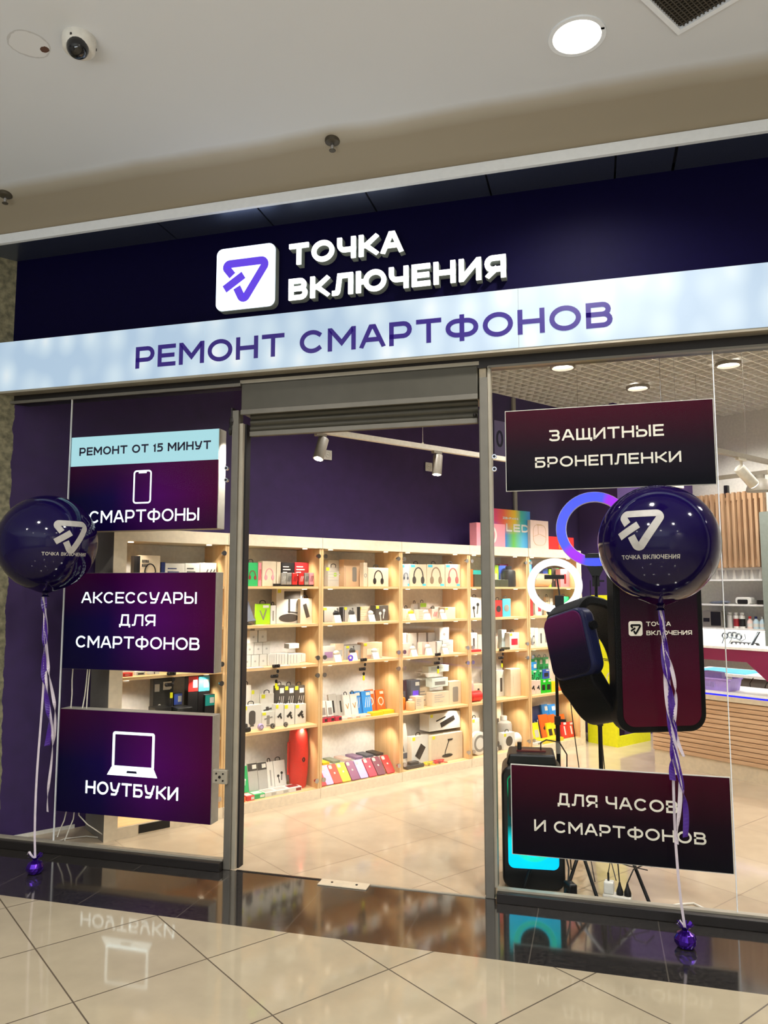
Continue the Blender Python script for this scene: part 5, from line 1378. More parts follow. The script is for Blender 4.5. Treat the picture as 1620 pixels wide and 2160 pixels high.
    ('box', 'product_box', 'box', 2.065, -0.08, 1.52, 0.181, 0.194, 0.07, 'beige', 'phones', 'dusty', 'bh', 'fourth, dusky pink headphone box from the left, top shelf, desk lamp box bay'),
    ('box', 'product_box', 'box', 1.54, -0.12, 1.247, 0.035, 0.086, 0.06, 'cream', '', None, '', 'small cream box at left, second shelf, desk lamp box bay'),
    ('box', 'product_box', 'box', 1.589, -0.12, 1.247, 0.058, 0.091, 0.06, 'cream', 'panel', 'tan', 'h', 'cream box with yellow hanger lid, second shelf, desk lamp box bay'),
    ('hang', 'product_box', 'box', 1.742, -0.2, 1.247, 0.047, 0.13, 0.04, 'lgrey', '', None, 'h', 'pale grey pack at the back, second shelf, desk lamp box bay'),
    ('box', 'product_box', 'box', 1.738, -0.12, 1.247, 0.073, 0.083, 0.06, 'blush', 'text', 'tan', '', 'blush pink box, second shelf, desk lamp box bay'),
    ('hang', 'product_box', 'box', 1.827, -0.2, 1.247, 0.069, 0.135, 0.04, 'white', 'top', 'lime', 'h', 'white pack with lime top at the back, second shelf, desk lamp box bay'),
    ('box', 'product_box', 'box', 1.869, -0.1, 1.247, 0.067, 0.085, 0.05, 'blush', 'cable', 'crimson', 'h', 'blush box with red print, second shelf, desk lamp box bay'),
    ('box', 'product_box', 'box', 1.972, -0.182, 1.247, 0.061, 0.1, 0.06, 'white', '', None, '', 'plain white box, second shelf, desk lamp box bay'),
    ('box', 'product_box', 'box', 2.048, -0.1, 1.247, 0.122, 0.096, 0.08, 'cream', '', None, 'y', 'wide cream box beside oak side, second shelf, desk lamp box bay'),
    ('stand', 'earbud_display', 'earbud display', 1.57, -0.03, 1.247, 0.076, 0.1, 0.05, 'yellow', '', None, '', 'yellow earbud case on card, second shelf, desk lamp box bay'),
    ('stand', 'earbud_display', 'earbud display', 1.736, -0.03, 1.247, 0.073, 0.1, 0.05, 'blush', '', None, '', 'blush earbud case on card, second shelf, desk lamp box bay'),
    ('stand', 'earbud_display', 'earbud display', 1.914, -0.03, 1.247, 0.092, 0.1, 0.05, 'white', '', None, '', 'white earbud case on card, second shelf, desk lamp box bay'),
    ('box', 'product_box', 'box', 1.587, -0.17, 0.955, 0.047, 0.181, 0.06, 'white', 'logo', 'lgrey', '', 'first tall white box in the back row, third shelf, desk lamp box bay'),
    ('box', 'product_box', 'box', 1.681, -0.17, 0.955, 0.091, 0.18, 0.06, 'white', 'logo', 'lgrey', '', 'second tall white box in the back row, third shelf, desk lamp box bay'),
    ('box', 'product_box', 'box', 1.79, -0.17, 0.955, 0.086, 0.178, 0.06, 'white', 'logo', 'lgrey', '', 'third tall white box in the back row, third shelf, desk lamp box bay'),
    ('box', 'product_box', 'box', 1.8962, -0.17, 0.955, 0.0844, 0.176, 0.06, 'white', 'logo', 'lgrey', '', 'fourth tall white box in the back row, third shelf, desk lamp box bay'),
    ('box', 'product_box', 'box', 1.9948, -0.12, 1.067, 0.1104, 0.105, 0.07, 'white', 'logo', 'grey', '', 'white box standing on the smaller white carton, third shelf, desk lamp box bay'),
    ('box', 'product_box', 'box', 1.548, -0.09, 0.955, 0.093, 0.103, 0.06, 'blush', '', None, '', 'wide blush box at left, third shelf, desk lamp box bay'),
    ('box', 'product_box', 'box', 1.747, -0.09, 0.955, 0.07, 0.104, 0.06, 'blush', 'side', 'tan', '', 'blush box with tan edge, third shelf, desk lamp box bay'),
    ('box', 'product_box', 'box', 1.827, -0.09, 0.955, 0.079, 0.1, 0.06, 'blush', '', None, '', 'blush box behind a white card, third shelf, desk lamp box bay'),
    ('box', 'product_box', 'box', 1.911, -0.09, 0.955, 0.056, 0.104, 0.06, 'white', '', None, '', 'narrow white box, third shelf, desk lamp box bay'),
    ('box', 'product_box', 'box', 2.01, -0.09, 0.955, 0.121, 0.11, 0.08, 'white', 'text', 'lgrey', '', 'white carton with ball picture, third shelf, desk lamp box bay'),
    ('stand', 'earbud_display', 'earbud display', 1.588, -0.03, 0.955, 0.076, 0.1, 0.05, 'white', '', None, '', 'left white earbud case on card, third shelf, desk lamp box bay'),
    ('stand', 'earbud_display', 'earbud display', 1.752, -0.03, 0.955, 0.068, 0.11, 0.05, 'white', '', None, '', 'middle white earbud case on card, third shelf, desk lamp box bay'),
    ('stand', 'earbud_display', 'earbud display', 1.935, -0.03, 0.955, 0.086, 0.1, 0.05, 'white', '', None, '', 'right white earbud case on card, third shelf, desk lamp box bay'),
    ('box', 'product_box', 'box', 1.572, -0.174, 0.522, 0.088, 0.225, 0.07, 'plumdark', 'panel', 'slate', '', 'tall dark plum box, fourth shelf, desk lamp box bay'),
    ('box', 'product_box', 'box', 1.6921, -0.15, 0.522, 0.0961, 0.223, 0.09, 'slate', 'panel', 'violet', 'p', 'slate box with violet picture, fourth shelf, desk lamp box bay'),
    ('jar', 'bottle', 'bottle', 1.527, -0.102, 0.522, 0.064, 0.123, 0.07, 'amber', '', None, '', 'amber bottle in front of the plum box, fourth shelf, desk lamp box bay'),
    ('jar', 'bottle', 'bottle', 1.573, -0.04, 0.522, 0.077, 0.087, 0.06, 'peach', '', None, '', 'short peach bottle with white cap, fourth shelf, desk lamp box bay'),
    ('box', 'product_box', 'box', 1.669, -0.07, 0.522, 0.087, 0.1, 0.08, 'cream', 'text', 'lgrey', '', 'low cream carton at the front, fourth shelf, desk lamp box bay'),
    ('box', 'product_box', 'box', 1.8049, -0.172, 0.522, 0.1271, 0.156, 0.08, 'cream', 'text', 'grey', '', 'cream carton behind the low one, fourth shelf, desk lamp box bay'),
    ('box', 'product_box', 'box', 1.835, -0.182, 0.734, 0.095, 0.012, 0.07, 'white', 'text', 'lgrey', '', 'small white carton on the cream carton, fourth shelf, desk lamp box bay'),
    ('box', 'product_box', 'box', 1.83, -0.18, 0.792, 0.114, 0.012, 0.07, 'white', 'text', 'lgrey', '', 'white flat carton capping the left stack, fourth shelf, desk lamp box bay'),
    ('box', 'product_box', 'box', 1.9224, -0.09, 0.522, 0.1919, 0.117, 0.08, 'cream', 'text', 'lgrey', '', 'wide cream carton, lowest of the right stack, fourth shelf, desk lamp box bay'),
    ('box', 'product_box', 'box', 1.923, -0.1, 0.6788, 0.185, 0.073, 0.08, 'mint', 'panel', 'grey', '', 'pale mint carton, middle of the right stack, fourth shelf, desk lamp box bay'),
    ('box', 'product_box', 'box', 1.91, -0.1, 0.802, 0.23, 0.053, 0.08, 'mint', 'text', 'grey', '', 'wide mint carton topping the right stack, fourth shelf, desk lamp box bay'),
    ('box', 'product_box', 'box', 2.0886, -0.09, 0.522, 0.1379, 0.191, 0.08, 'cream', 'window', 'grey', '', 'tall cream carton with grey window, fourth shelf, desk lamp box bay'),
    ('box', 'product_box', 'box', 1.602, -0.164, 0.068, 0.105, 0.321, 0.04, 'white', 'mop', 'slate', 'l', 'white carton with mop picture, bottom shelf, desk lamp box bay'),
    ('hang', 'product_box', 'box', 1.6992, -0.102, 0.068, 0.1814, 0.23, 0.06, 'white', 'bank', 'black', 'yh', 'white pack with black power bank picture, bottom shelf, desk lamp box bay'),
    ('box', 'product_box', 'box', 1.9708, -0.07, 0.068, 0.3594, 0.223, 0.12, 'cream', 'lamp', 'black', 'y', 'cream carton with black desk lamp picture, bottom shelf, desk lamp box bay'),
    ('box', 'product_box', 'box', 1.976, -0.1, 0.32, 0.359, 0.14, 0.12, 'white', 'gadget', 'black', 'y', 'white carton with black speaker picture on the lamp carton, bottom shelf, desk lamp box bay'),
    ('clip', 'adapter', 'adapter', 1.5894, -0.03, 0.068, 0.1839, 0.05, 0.07, 'dgrey', '', None, '', 'loose grey adapter at the front, bottom shelf, desk lamp box bay'),
    ('coil', 'cable', 'cable', 1.7346, -0.03, 0.068, 0.1039, 0.02, 0.03, 'yellow', '', None, '', 'coiled yellow cable, bottom shelf, desk lamp box bay'),
    ('coil', 'cable', 'cable', 1.851, -0.03, 0.068, 0.13, 0.02, 0.03, 'red', '', None, '', 'coiled red cable, bottom shelf, desk lamp box bay'),
    ('box', 'product_box', 'box', 2.284, -0.08, 1.52, 0.052, 0.15, 0.06, 'orange', '', None, '', 'orange box at the left end, top shelf, bay behind right door post'),
    ('box', 'product_box', 'box', 2.445, -0.16, 1.52, 0.108, 0.15, 0.06, 'teal', '', None, '', 'teal box at the back left, top shelf, bay behind right door post'),
    ('box', 'product_box', 'box', 2.373, -0.07, 1.52, 0.112, 0.11, 0.08, 'olive', '', None, '', 'dark olive speaker box, top shelf, bay behind right door post'),
    ('box', 'product_box', 'box', 2.687, -0.17, 1.52, 0.097, 0.202, 0.05, 'lime', 'panel', 'tan', '', 'lime pack at the back, top shelf, bay behind right door post'),
    ('box', 'product_box', 'box', 2.794, -0.17, 1.52, 0.109, 0.199, 0.05, 'blue', 'panel', 'grey', '', 'blue pack at the back, top shelf, bay behind right door post'),
    ('box', 'product_box', 'box', 2.866, -0.222, 1.52, 0.118, 0.216, 0.05, 'crimson', '', None, '', 'crimson box behind the wrapped speaker, top shelf, bay behind right door post'),
    ('box', 'product_box', 'box', 2.6436, -0.07, 1.52, 0.2251, 0.066, 0.08, 'olive', '', None, '', 'long low olive speaker, top shelf, bay behind right door post'),
    ('jar', 'wrapped_speaker', 'speaker', 2.8224, -0.06, 1.52, 0.1301, 0.193, 0.08, 'black', '', None, '', 'dark speaker wrapped in film, top shelf, bay behind right door post'),
    ('hang', 'product_box', 'box', 2.359, -0.1, 1.247, 0.159, 0.179, 0.04, 'white', 'buds', 'black', 'h', 'white pack with black earphones, second shelf, bay behind right door post'),
    ('hang', 'product_box', 'box', 2.583, -0.12, 1.247, 0.08, 0.148, 0.03, 'white', 'text', 'grey', 'h', 'white narrow pack in the middle, second shelf, bay behind right door post'),
    ('hang', 'product_box', 'box', 2.643, -0.09, 1.247, 0.099, 0.152, 0.03, 'red', 'ball', 'black', 'h', 'red watch pack, second shelf, bay behind right door post'),
    ('hang', 'product_box', 'box', 2.761, -0.1, 1.247, 0.107, 0.164, 0.03, 'cyan', 'ball', 'grey', 'h', 'cyan watch pack, second shelf, bay behind right door post'),
    ('box', 'product_box', 'box', 2.33, -0.1, 0.955, 0.087, 0.159, 0.05, 'white', 'stick', 'dgrey', 'h', 'white pack with dark stick, third shelf, bay behind right door post'),
    ('box', 'product_box', 'box', 2.459, -0.12, 0.955, 0.119, 0.141, 0.05, 'white', '', None, '', 'plain white carton, third shelf, bay behind right door post'),
    ('box', 'product_box', 'box', 2.592, -0.12, 0.955, 0.122, 0.119, 0.06, 'blush', '', None, '', 'pale blush carton, third shelf, bay behind right door post'),
    ('box', 'product_box', 'box', 2.789, -0.162, 0.955, 0.064, 0.17, 0.05, 'ice', '', None, '', 'pale blue slim pack, third shelf, bay behind right door post'),
    ('hang', 'product_box', 'box', 2.86, -0.1, 0.955, 0.13, 0.143, 0.06, 'white', 'panel', 'crimson', 'yh', 'white pack with red and grey label, third shelf, bay behind right door post'),
    ('flat', 'product_box', 'box', 2.687, -0.03, 0.955, 0.068, 0.02, 0.05, 'olive', '', None, '', 'olive flat pack, third shelf, bay behind right door post'),
    ('flat', 'product_box', 'box', 2.284, -0.03, 0.955, 0.138, 0.02, 0.06, 'red', '', None, '', 'red flat bar, third shelf, bay behind right door post'),
    ('box', 'product_box', 'box', 2.325, -0.12, 0.522, 0.04, 0.163, 0.06, 'blush', 'stripes', 'navy', '', 'striped pink pack at left, fourth shelf, bay behind right door post'),
    ('box', 'product_box', 'box', 2.421, -0.14, 0.522, 0.112, 0.138, 0.07, 'cream', 'stick', 'dgrey', '', 'cream carton with dark bar at left, fourth shelf, bay behind right door post'),
    ('jar', 'round_speaker', 'speaker', 2.329, -0.05, 0.522, 0.133, 0.09, 0.07, 'red', '', None, 's', 'red cylindrical speaker lying down, fourth shelf, bay behind right door post'),
    ('box', 'product_box', 'box', 2.57, -0.12, 0.522, 0.103, 0.236, 0.06, 'white', 'stick', 'dgrey', '', 'white carton with slim bar, fourth shelf, bay behind right door post'),
    ('box', 'product_box', 'box', 2.666, -0.244, 0.522, 0.084, 0.234, 0.06, 'white', 'stick', 'dred', '', 'white carton with brown bar, fourth shelf, bay behind right door post'),
    ('box', 'product_box', 'box', 2.749, -0.172, 0.522, 0.125, 0.23, 0.07, 'white', 'stick', 'dgrey', '', 'white carton with dark thermos picture, fourth shelf, bay behind right door post'),
    ('box', 'product_box', 'box', 2.856, -0.09, 0.522, 0.137, 0.248, 0.08, 'cream', 'window', 'cream', '', 'tall cream carton with bottle picture, fourth shelf, bay behind right door post'),
    ('box', 'product_box', 'box', 2.437, -0.2, 0.068, 0.088, 0.404, 0.06, 'white', 'panel', 'ice', '', 'white box at back left, bottom shelf, bay behind right door post'),
    ('hang', 'product_box', 'box', 2.364, -0.12, 0.068, 0.093, 0.299, 0.05, 'white', 'ring', 'tan', 'yh', 'white pack with tan ring, bottom shelf, bay behind right door post'),
    ('puck', 'ring_lamp', 'lamp', 2.341, -0.05, 0.068, 0.132, 0.2, 0.06, 'white', '', None, '', 'large white round lamp, bottom shelf, bay behind right door post'),
    ('box', 'product_box', 'box', 2.728, -0.242, 0.068, 0.18, 0.393, 0.05, 'cream', 'panel', 'dgrey', 'y', 'tall framed carton with tool picture, bottom shelf, bay behind right door post'),
    ('clip', 'clip_gadget', 'gadget', 2.607, -0.08, 0.068, 0.079, 0.08, 0.04, 'dgrey', '', None, '', 'grey clip gadget, bottom shelf, bay behind right door post'),
    ('puck', 'dial', 'clock', 2.527, -0.03, 0.068, 0.071, 0.055, 0.03, 'white', '', None, '', 'small white dial, bottom shelf, bay behind right door post'),
    ('hang', 'product_box', 'box', 2.723, -0.06, 0.068, 0.148, 0.146, 0.06, 'white', 'ball', 'dgrey', 'yh', 'white pack with round black picture, bottom shelf, bay behind right door post'),
    ('jar', 'canister', 'canister', 2.842, -0.16, 0.068, 0.166, 0.261, 0.08, 'lgrey', '', None, '', 'pale translucent canister, bottom shelf, bay behind right door post'),
    ('jar', 'round_speaker', 'speaker', 2.858, -0.07, 0.068, 0.114, 0.12, 0.09, 'white', '', None, 's', 'white round speaker on its side, bottom shelf, bay behind right door post'),
    ('box', 'product_box', 'box', 3.095, -0.1, 1.52, 0.05, 0.259, 0.05, 'cyan', '', None, '', 'tall cyan box at the left, top shelf, bay behind white ring light'),
    ('box', 'product_box', 'box', 3.193, -0.172, 1.52, 0.048, 0.223, 0.05, 'violet', '', None, '', 'violet pack, top shelf, bay behind white ring light'),
    ('box', 'product_box', 'box', 3.409, -0.172, 1.52, 0.073, 0.182, 0.05, 'blue', '', None, '', 'blue book-like box, top shelf, bay behind white ring light'),
    ('box', 'product_box', 'box', 3.465, -0.16, 1.52, 0.033, 0.177, 0.05, 'lime', '', None, '', 'lime narrow box, top shelf, bay behind white ring light'),
    ('box', 'product_box', 'box', 3.538, -0.17, 1.52, 0.082, 0.19, 0.05, 'dgrey', 'fork', 'tan', '', 'dark box with tan print, top shelf, bay behind white ring light'),
    ('box', 'product_box', 'box', 3.599, -0.17, 1.52, 0.037, 0.187, 0.05, 'green', '', None, '', 'green narrow box, top shelf, bay behind white ring light'),
    ('box', 'product_box', 'box', 3.618, -0.1, 1.52, 0.144, 0.178, 0.06, 'pink', 'stick', 'dred', '', 'tall pink box, top shelf, bay behind white ring light'),
    ('jar', 'drum_speaker', 'speaker', 3.266, -0.07, 1.52, 0.248, 0.13, 0.1, 'tan', '', None, 's', 'tan drum speaker lying with blue end, top shelf, bay behind white ring light'),
    ('hang', 'product_box', 'box', 3.068, -0.07, 1.247, 0.053, 0.162, 0.03, 'red', '', None, '', 'red flag-shaped pack at left, second shelf, bay behind white ring light'),
    ('hang', 'product_box', 'box', 3.258, -0.13, 1.247, 0.066, 0.173, 0.03, 'white', 'panel', 'crimson', 'h', 'white pack with red corner, second shelf, bay behind white ring light'),
    ('hang', 'product_box', 'box', 3.38, -0.13, 1.247, 0.055, 0.176, 0.03, 'cream', 'text', 'grey', 'h', 'cream pack seen through the ring, second shelf, bay behind white ring light'),
    ('hang', 'product_box', 'box', 3.435, -0.13, 1.247, 0.043, 0.164, 0.03, 'white', '', None, '', 'white slim pack seen through the ring, second shelf, bay behind white ring light'),
    ('hang', 'product_box', 'box', 3.611, -0.11, 1.247, 0.16, 0.179, 0.03, 'green', 'panel', 'mauve', 'h', 'green pack seen through the ring, second shelf, bay behind white ring light'),
    ('hang', 'product_box', 'box', 3.124, -0.122, 0.955, 0.13, 0.177, 0.04, 'white', 'watch', 'dgrey', '', 'white watch pack, third shelf, bay behind white ring light'),
    ('hang', 'product_box', 'box', 3.211, -0.08, 0.955, 0.092, 0.175, 0.04, 'white', 'stick', 'dgrey', 'p', 'white strap pack with red corner, third shelf, bay behind white ring light'),
    ('hang', 'product_box', 'box', 3.313, -0.09, 0.955, 0.086, 0.16, 0.04, 'white', 'panel', 'grey', 'h', 'white pack at the watch prop, third shelf, bay behind white ring light'),
    ('hang', 'product_box', 'box', 3.257, -0.2, 0.522, 0.066, 0.32, 0.02, 'green', 'cable', 'black', 'ph', 'left green pack, back row, fourth shelf, bay behind white ring light'),
    ('hang', 'product_box', 'box', 3.331, -0.2, 0.522, 0.076, 0.316, 0.02, 'green', 'cable', 'black', 'ph', 'middle green pack, back row, fourth shelf, bay behind white ring light'),
    ('hang', 'product_box', 'box', 3.415, -0.2, 0.522, 0.086, 0.315, 0.02, 'green', 'cable', 'black', 'ph', 'right green pack, back row, fourth shelf, bay behind white ring light'),
    ('hang', 'product_box', 'box', 3.193, -0.16, 0.522, 0.086, 0.283, 0.02, 'sky', 'ball', 'black', 'p', 'sky-blue pack beside green ones, fourth shelf, bay behind white ring light'),
    ('hang', 'product_box', 'box', 3.153, -0.13, 0.642, 0.088, 0.09, 0.02, 'green', 'buds', 'black', 'p', 'left green pack, middle row, fourth shelf, bay behind white ring light'),
    ('hang', 'product_box', 'box', 3.239, -0.13, 0.642, 0.077, 0.09, 0.02, 'green', 'buds', 'black', 'p', 'right green pack, middle row, fourth shelf, bay behind white ring light'),
    ('hang', 'product_box', 'box', 3.336, -0.13, 0.642, 0.099, 0.09, 0.02, 'blue', 'panel', 'black', 'p', 'blue pack, middle row, fourth shelf, bay behind white ring light'),
    ('hang', 'product_box', 'box', 3.063, -0.06, 0.522, 0.071, 0.131, 0.02, 'blush', 'clip', 'black', 'h', 'left blush pack with black gadget, fourth shelf, bay behind white ring light'),
    ('hang', 'product_box', 'box', 3.135, -0.06, 0.522, 0.068, 0.126, 0.02, 'blush', 'clip', 'black', 'h', 'right blush pack with black gadget, fourth shelf, bay behind white ring light'),
    ('hang', 'product_box', 'box', 3.209, -0.06, 0.522, 0.068, 0.128, 0.02, 'grass', 'panel', 'black', 'p', 'left grass green pack in front, fourth shelf, bay behind white ring light'),
    ('hang', 'product_box', 'box', 3.284, -0.06, 0.522, 0.075, 0.126, 0.02, 'grass', 'panel', 'black', 'p', 'right grass green pack in front, fourth shelf, bay behind white ring light'),
    ('box', 'product_box', 'box', 3.367, -0.06, 0.522, 0.076, 0.096, 0.05, 'yellow', '', None, '', 'yellow pack in front, fourth shelf, bay behind white ring light'),
    ('box', 'product_box', 'box', 3.465, -0.07, 0.522, 0.085, 0.034, 0.05, 'orange', '', None, '', 'orange pack in front, fourth shelf, bay behind white ring light'),
    ('hang', 'product_box', 'box', 3.299, -0.2, 0.068, 0.105, 0.303, 0.02, 'navy', 'fork', 'white', 'l', 'left navy cable pack, bottom shelf, bay behind white ring light'),
    ('hang', 'product_box', 'box', 3.388, -0.212, 0.068, 0.069, 0.302, 0.02, 'navy', 'fork', 'white', 'l', 'right navy cable pack, bottom shelf, bay behind white ring light'),
    ('hang', 'product_box', 'box', 3.446, -0.19, 0.068, 0.095, 0.311, 0.02, 'sky', 'clip', 'black', 'lp', 'left sky-blue pack, bottom shelf, bay behind white ring light'),
    ('hang', 'product_box', 'box', 3.551, -0.19, 0.068, 0.108, 0.301, 0.02, 'sky', 'panel', 'white', 'lp', 'right sky-blue pack, bottom shelf, bay behind white ring light'),
    ('hang', 'product_box', 'box', 3.17, -0.16, 0.068, 0.053, 0.281, 0.02, 'teal', '', None, 'l', 'teal pack at left, bottom shelf, bay behind white ring light'),
    ('hang', 'product_box', 'box', 3.13, -0.134, 0.068, 0.071, 0.21, 0.02, 'red', 'text', 'white', 'l', 'red pack at left, bottom shelf, bay behind white ring light'),
    ('hang', 'product_box', 'box', 3.341, -0.134, 0.068, 0.112, 0.231, 0.02, 'orange', 'clip', 'black', 'l', 'left orange pack, bottom shelf, bay behind white ring light'),
    ('hang', 'product_box', 'box', 3.451, -0.134, 0.068, 0.104, 0.22, 0.02, 'orange', 'clip', 'black', 'l', 'middle orange pack, bottom shelf, bay behind white ring light'),
    ('hang', 'product_box', 'box', 3.574, -0.13, 0.068, 0.139, 0.208, 0.02, 'orange', 'clip', 'black', 'l', 'right orange pack, bottom shelf, bay behind white ring light'),
    ('hang', 'product_box', 'box', 3.095, -0.112, 0.068, 0.082, 0.183, 0.02, 'yellow', 'panel', 'lgrey', 'l', 'first yellow-topped cable pack, bottom shelf, bay behind white ring light'),
    ('hang', 'product_box', 'box', 3.18, -0.112, 0.068, 0.084, 0.173, 0.02, 'yellow', 'panel', 'lgrey', 'l', 'second yellow-topped cable pack, bottom shelf, bay behind white ring light'),
    ('hang', 'product_box', 'box', 3.376, -0.112, 0.068, 0.078, 0.152, 0.02, 'yellow', 'panel', 'black', 'l', 'third yellow-topped cable pack, bottom shelf, bay behind white ring light'),
    ('hang', 'product_box', 'box', 3.459, -0.112, 0.068, 0.085, 0.144, 0.02, 'yellow', 'panel', 'black', 'l', 'fourth yellow-topped cable pack, bottom shelf, bay behind white ring light'),
    ('hang', 'product_box', 'box', 3.528, -0.06, 0.068, 0.086, 0.154, 0.02, 'red', 'stick', 'white', 'lp', 'left scarlet pack, bottom shelf, bay behind white ring light'),
    ('hang', 'product_box', 'box', 3.624, -0.06, 0.068, 0.1, 0.144, 0.02, 'red', 'stick', 'white', 'lp', 'right scarlet pack, bottom shelf, bay behind white ring light'),
    ('flat', 'product_box', 'box', 3.06, -0.02, 0.068, 0.143, 0.025, 0.09, 'white', 'text', 'grey', '', 'white flat packs at the front left, bottom shelf, bay behind white ring light'),
    ('flat', 'product_box', 'box', 3.2, -0.02, 0.068, 0.12, 0.03, 0.09, 'yellow', '', None, '', 'left yellow flat box at the front, bottom shelf, bay behind white ring light'),
    ('flat', 'product_box', 'box', 3.351, -0.02, 0.068, 0.174, 0.03, 0.09, 'yellow', '', None, '', 'right yellow flat box at the front, bottom shelf, bay behind white ring light'),
    ('box', 'carton', 'carton', 2.528, -0.06, 1.88, 0.372, 0.214, 0.09, 'pink', 'ring', 'white', '', 'pink ring lamp carton, on top of bay behind right door post'),
    ('box', 'carton', 'carton', 2.934, -0.18, 1.88, 0.541, 0.374, 0.1, 'rainbow', 'led', 'white', '', 'rainbow LED lamp carton, on top of bay behind right door post'),
    ('box', 'carton', 'carton', 3.294, -0.14, 1.88, 0.267, 0.288, 0.038, 'blush', 'bag', 'tan', '', 'blush carton with backpack picture, on top of bay behind right door post'),
    ('box', 'carton', 'carton', 3.626, -0.14, 1.88, 0.395, 0.141, 0.1, 'red', 'phones', 'orange', '', 'low red headphone carton, on top of bay behind white ring light'),
]
# ================================================================== DISPLAY CABINETS
BW = 0.767
SHELF_Z = {1: 1.52, 2: 1.247, 3: 0.955, 4: 0.522, 0: 0.068}
def make_cabinet(loc, label):
    t = thing('display_cabinet', label, 'cabinet', loc, ROT_CAB, 'display cabinets along the purple wall')
    MB().box(0.0015, 0.019, 0.0, 0.33, 0.0, 1.80).build('side_panel', 'oak', t)
    MB().box(BW - 0.019, BW - 0.0015, 0.0, 0.33, 0.0, 1.80).build('side_panel', 'oak', t)
    MB().box(0.0195, BW - 0.0195, 0.318, 0.33, 0.01, 1.80).build('back_panel', 'back_white', t)
    MB().box(0.0015, BW - 0.0015, -0.012, 0.33, 1.8005, 1.88).build('cornice', 'cabinet_white', t)
    MB().box(0.0015, BW - 0.0015, -0.012, -0.0005, 0.0, 0.067).build('plinth', 'cabinet_white', t)
    for k, z in SHELF_Z.items():
        MB().box(0.0195, BW - 0.0195, 0.006 if k else 0.0005, 0.317, z - 0.018, z).build('shelf', 'oak_shelf', t)
    # right puck lamp per shelf bay; the left one is added for brighter backs
    tops = [1.80, 1.502, 1.229, 0.937, 0.504]
    for z in tops:
        for px, tilt in ((BW - 0.115, 12), (0.115, -12)):
            MB().cyl((px, 0.05, 0), 0.018, z - 0.006, z - 0.0005, 14).build('puck_light', 'puck_glow', t)
            l = lamp('puck_lamp', 'SPOT', (0, 0, 0), P_PUCK, WARM, 0.02, None, 108, 0.5)
            l.parent = t
            l.location = (px + tilt * 0.0008, 0.065, z - 0.012)
            l.rotation_euler = (math.radians(14), math.radians(tilt), 0)
    # glass doors, two above and two below, with chrome hinges and locks
    for z0, z1 in ((0.945, 1.798), (0.07, 0.928)):
        for x0, x1, hx in ((0.004, BW / 2 - 0.002, 0.030), (BW / 2 + 0.002, BW - 0.004, BW - 0.030)):
            d = MB().box(x0, x1, -0.006, -0.001, z0, z1).build('glass_door', 'door_glass', t)
            for z in (z0 + 0.055, z1 - 0.055):
                MB().cyl((hx, 0, z), 0.017, -0.012, -0.0062, 16, 'y').cyl((hx, 0, z), 0.012, -0.0008, 0.012, 12, 'y').build('hinge', 'chrome', d, smooth=True)
    for z, dx in ((0.962, 0.0), (0.893, -0.012)):
        lk = MB().box(BW / 2 - 0.026 + dx, BW / 2 + 0.026 + dx, -0.022, -0.0065, z - 0.010, z + 0.012).ball((BW / 2 + 0.018 + dx, -0.018, z + 0.004), 0.011).ball((BW / 2 - 0.024 + dx, -0.018, z + 0.002), 0.010).build('lock', 'frame_dark', t)
        kx = BW / 2 + 0.014 + dx
        MB().prism(ell(kx, z - 0.036, 0.010, 0.013, 14), -0.016, -0.012).build('key', 'black_plastic', lk)
        if z < 0.94:
            MB().prism(rrect(kx - 0.008, z - 0.085, kx + 0.010, z - 0.048, 0.006), -0.014, -0.011).build('key_tag', 'yellow_board', lk)
    return t
CAB0 = -0.122
LABELS = {'A': 'oak display cabinet behind the lightboxes, white end frame at its left', 'B': 'oak display cabinet holding the red speaker, right of the left doorpost',
          'C': 'oak display cabinet with the row of phone cases at its foot', 'D': 'oak display cabinet with the desk lamp carton at its foot',
          'E': 'oak display cabinet partly behind the right doorpost', 'F': 'oak display cabinet behind the white ring light, last of the row'}
cab = {}
cab['B'] = make_cabinet(P(CAB0, 0), LABELS['B'])
for k, nm in enumerate('ABCDEF'):
    if nm == 'B':
        continue
    c = copy_tree(cab['B'])
    c.location = P(CAB0 + (k - 1) * BW + (0.006 if nm == 'F' else 0), 0)
    c['label'] = LABELS[nm]
    cab[nm] = c
MB().box(-0.012, 0.070, -0.013, -0.0085, 0.0, 1.8795).build('end_frame', 'cabinet_white', cab['A'])
MB().box(-0.012, 0.001, -0.008, 0.33, 0.0, 1.8795).build('end_panel', 'cabinet_grey', cab['A'])
MB().box(BW - 0.062, BW + 0.012, -0.013, -0.0085, 0.0, 1.8795).build('end_frame', 'cabinet_white', cab['F'])
MB().box(BW - 0.001, BW + 0.012, -0.008, 0.33, 0.0, 1.8795).build('end_panel', 'cabinet_white', cab['F'])
MB().box(0.20, 0.40, -0.0145, -0.0132, 0.012, 0.062).build('plinth_sticker', 'black_plastic', cab['A'])

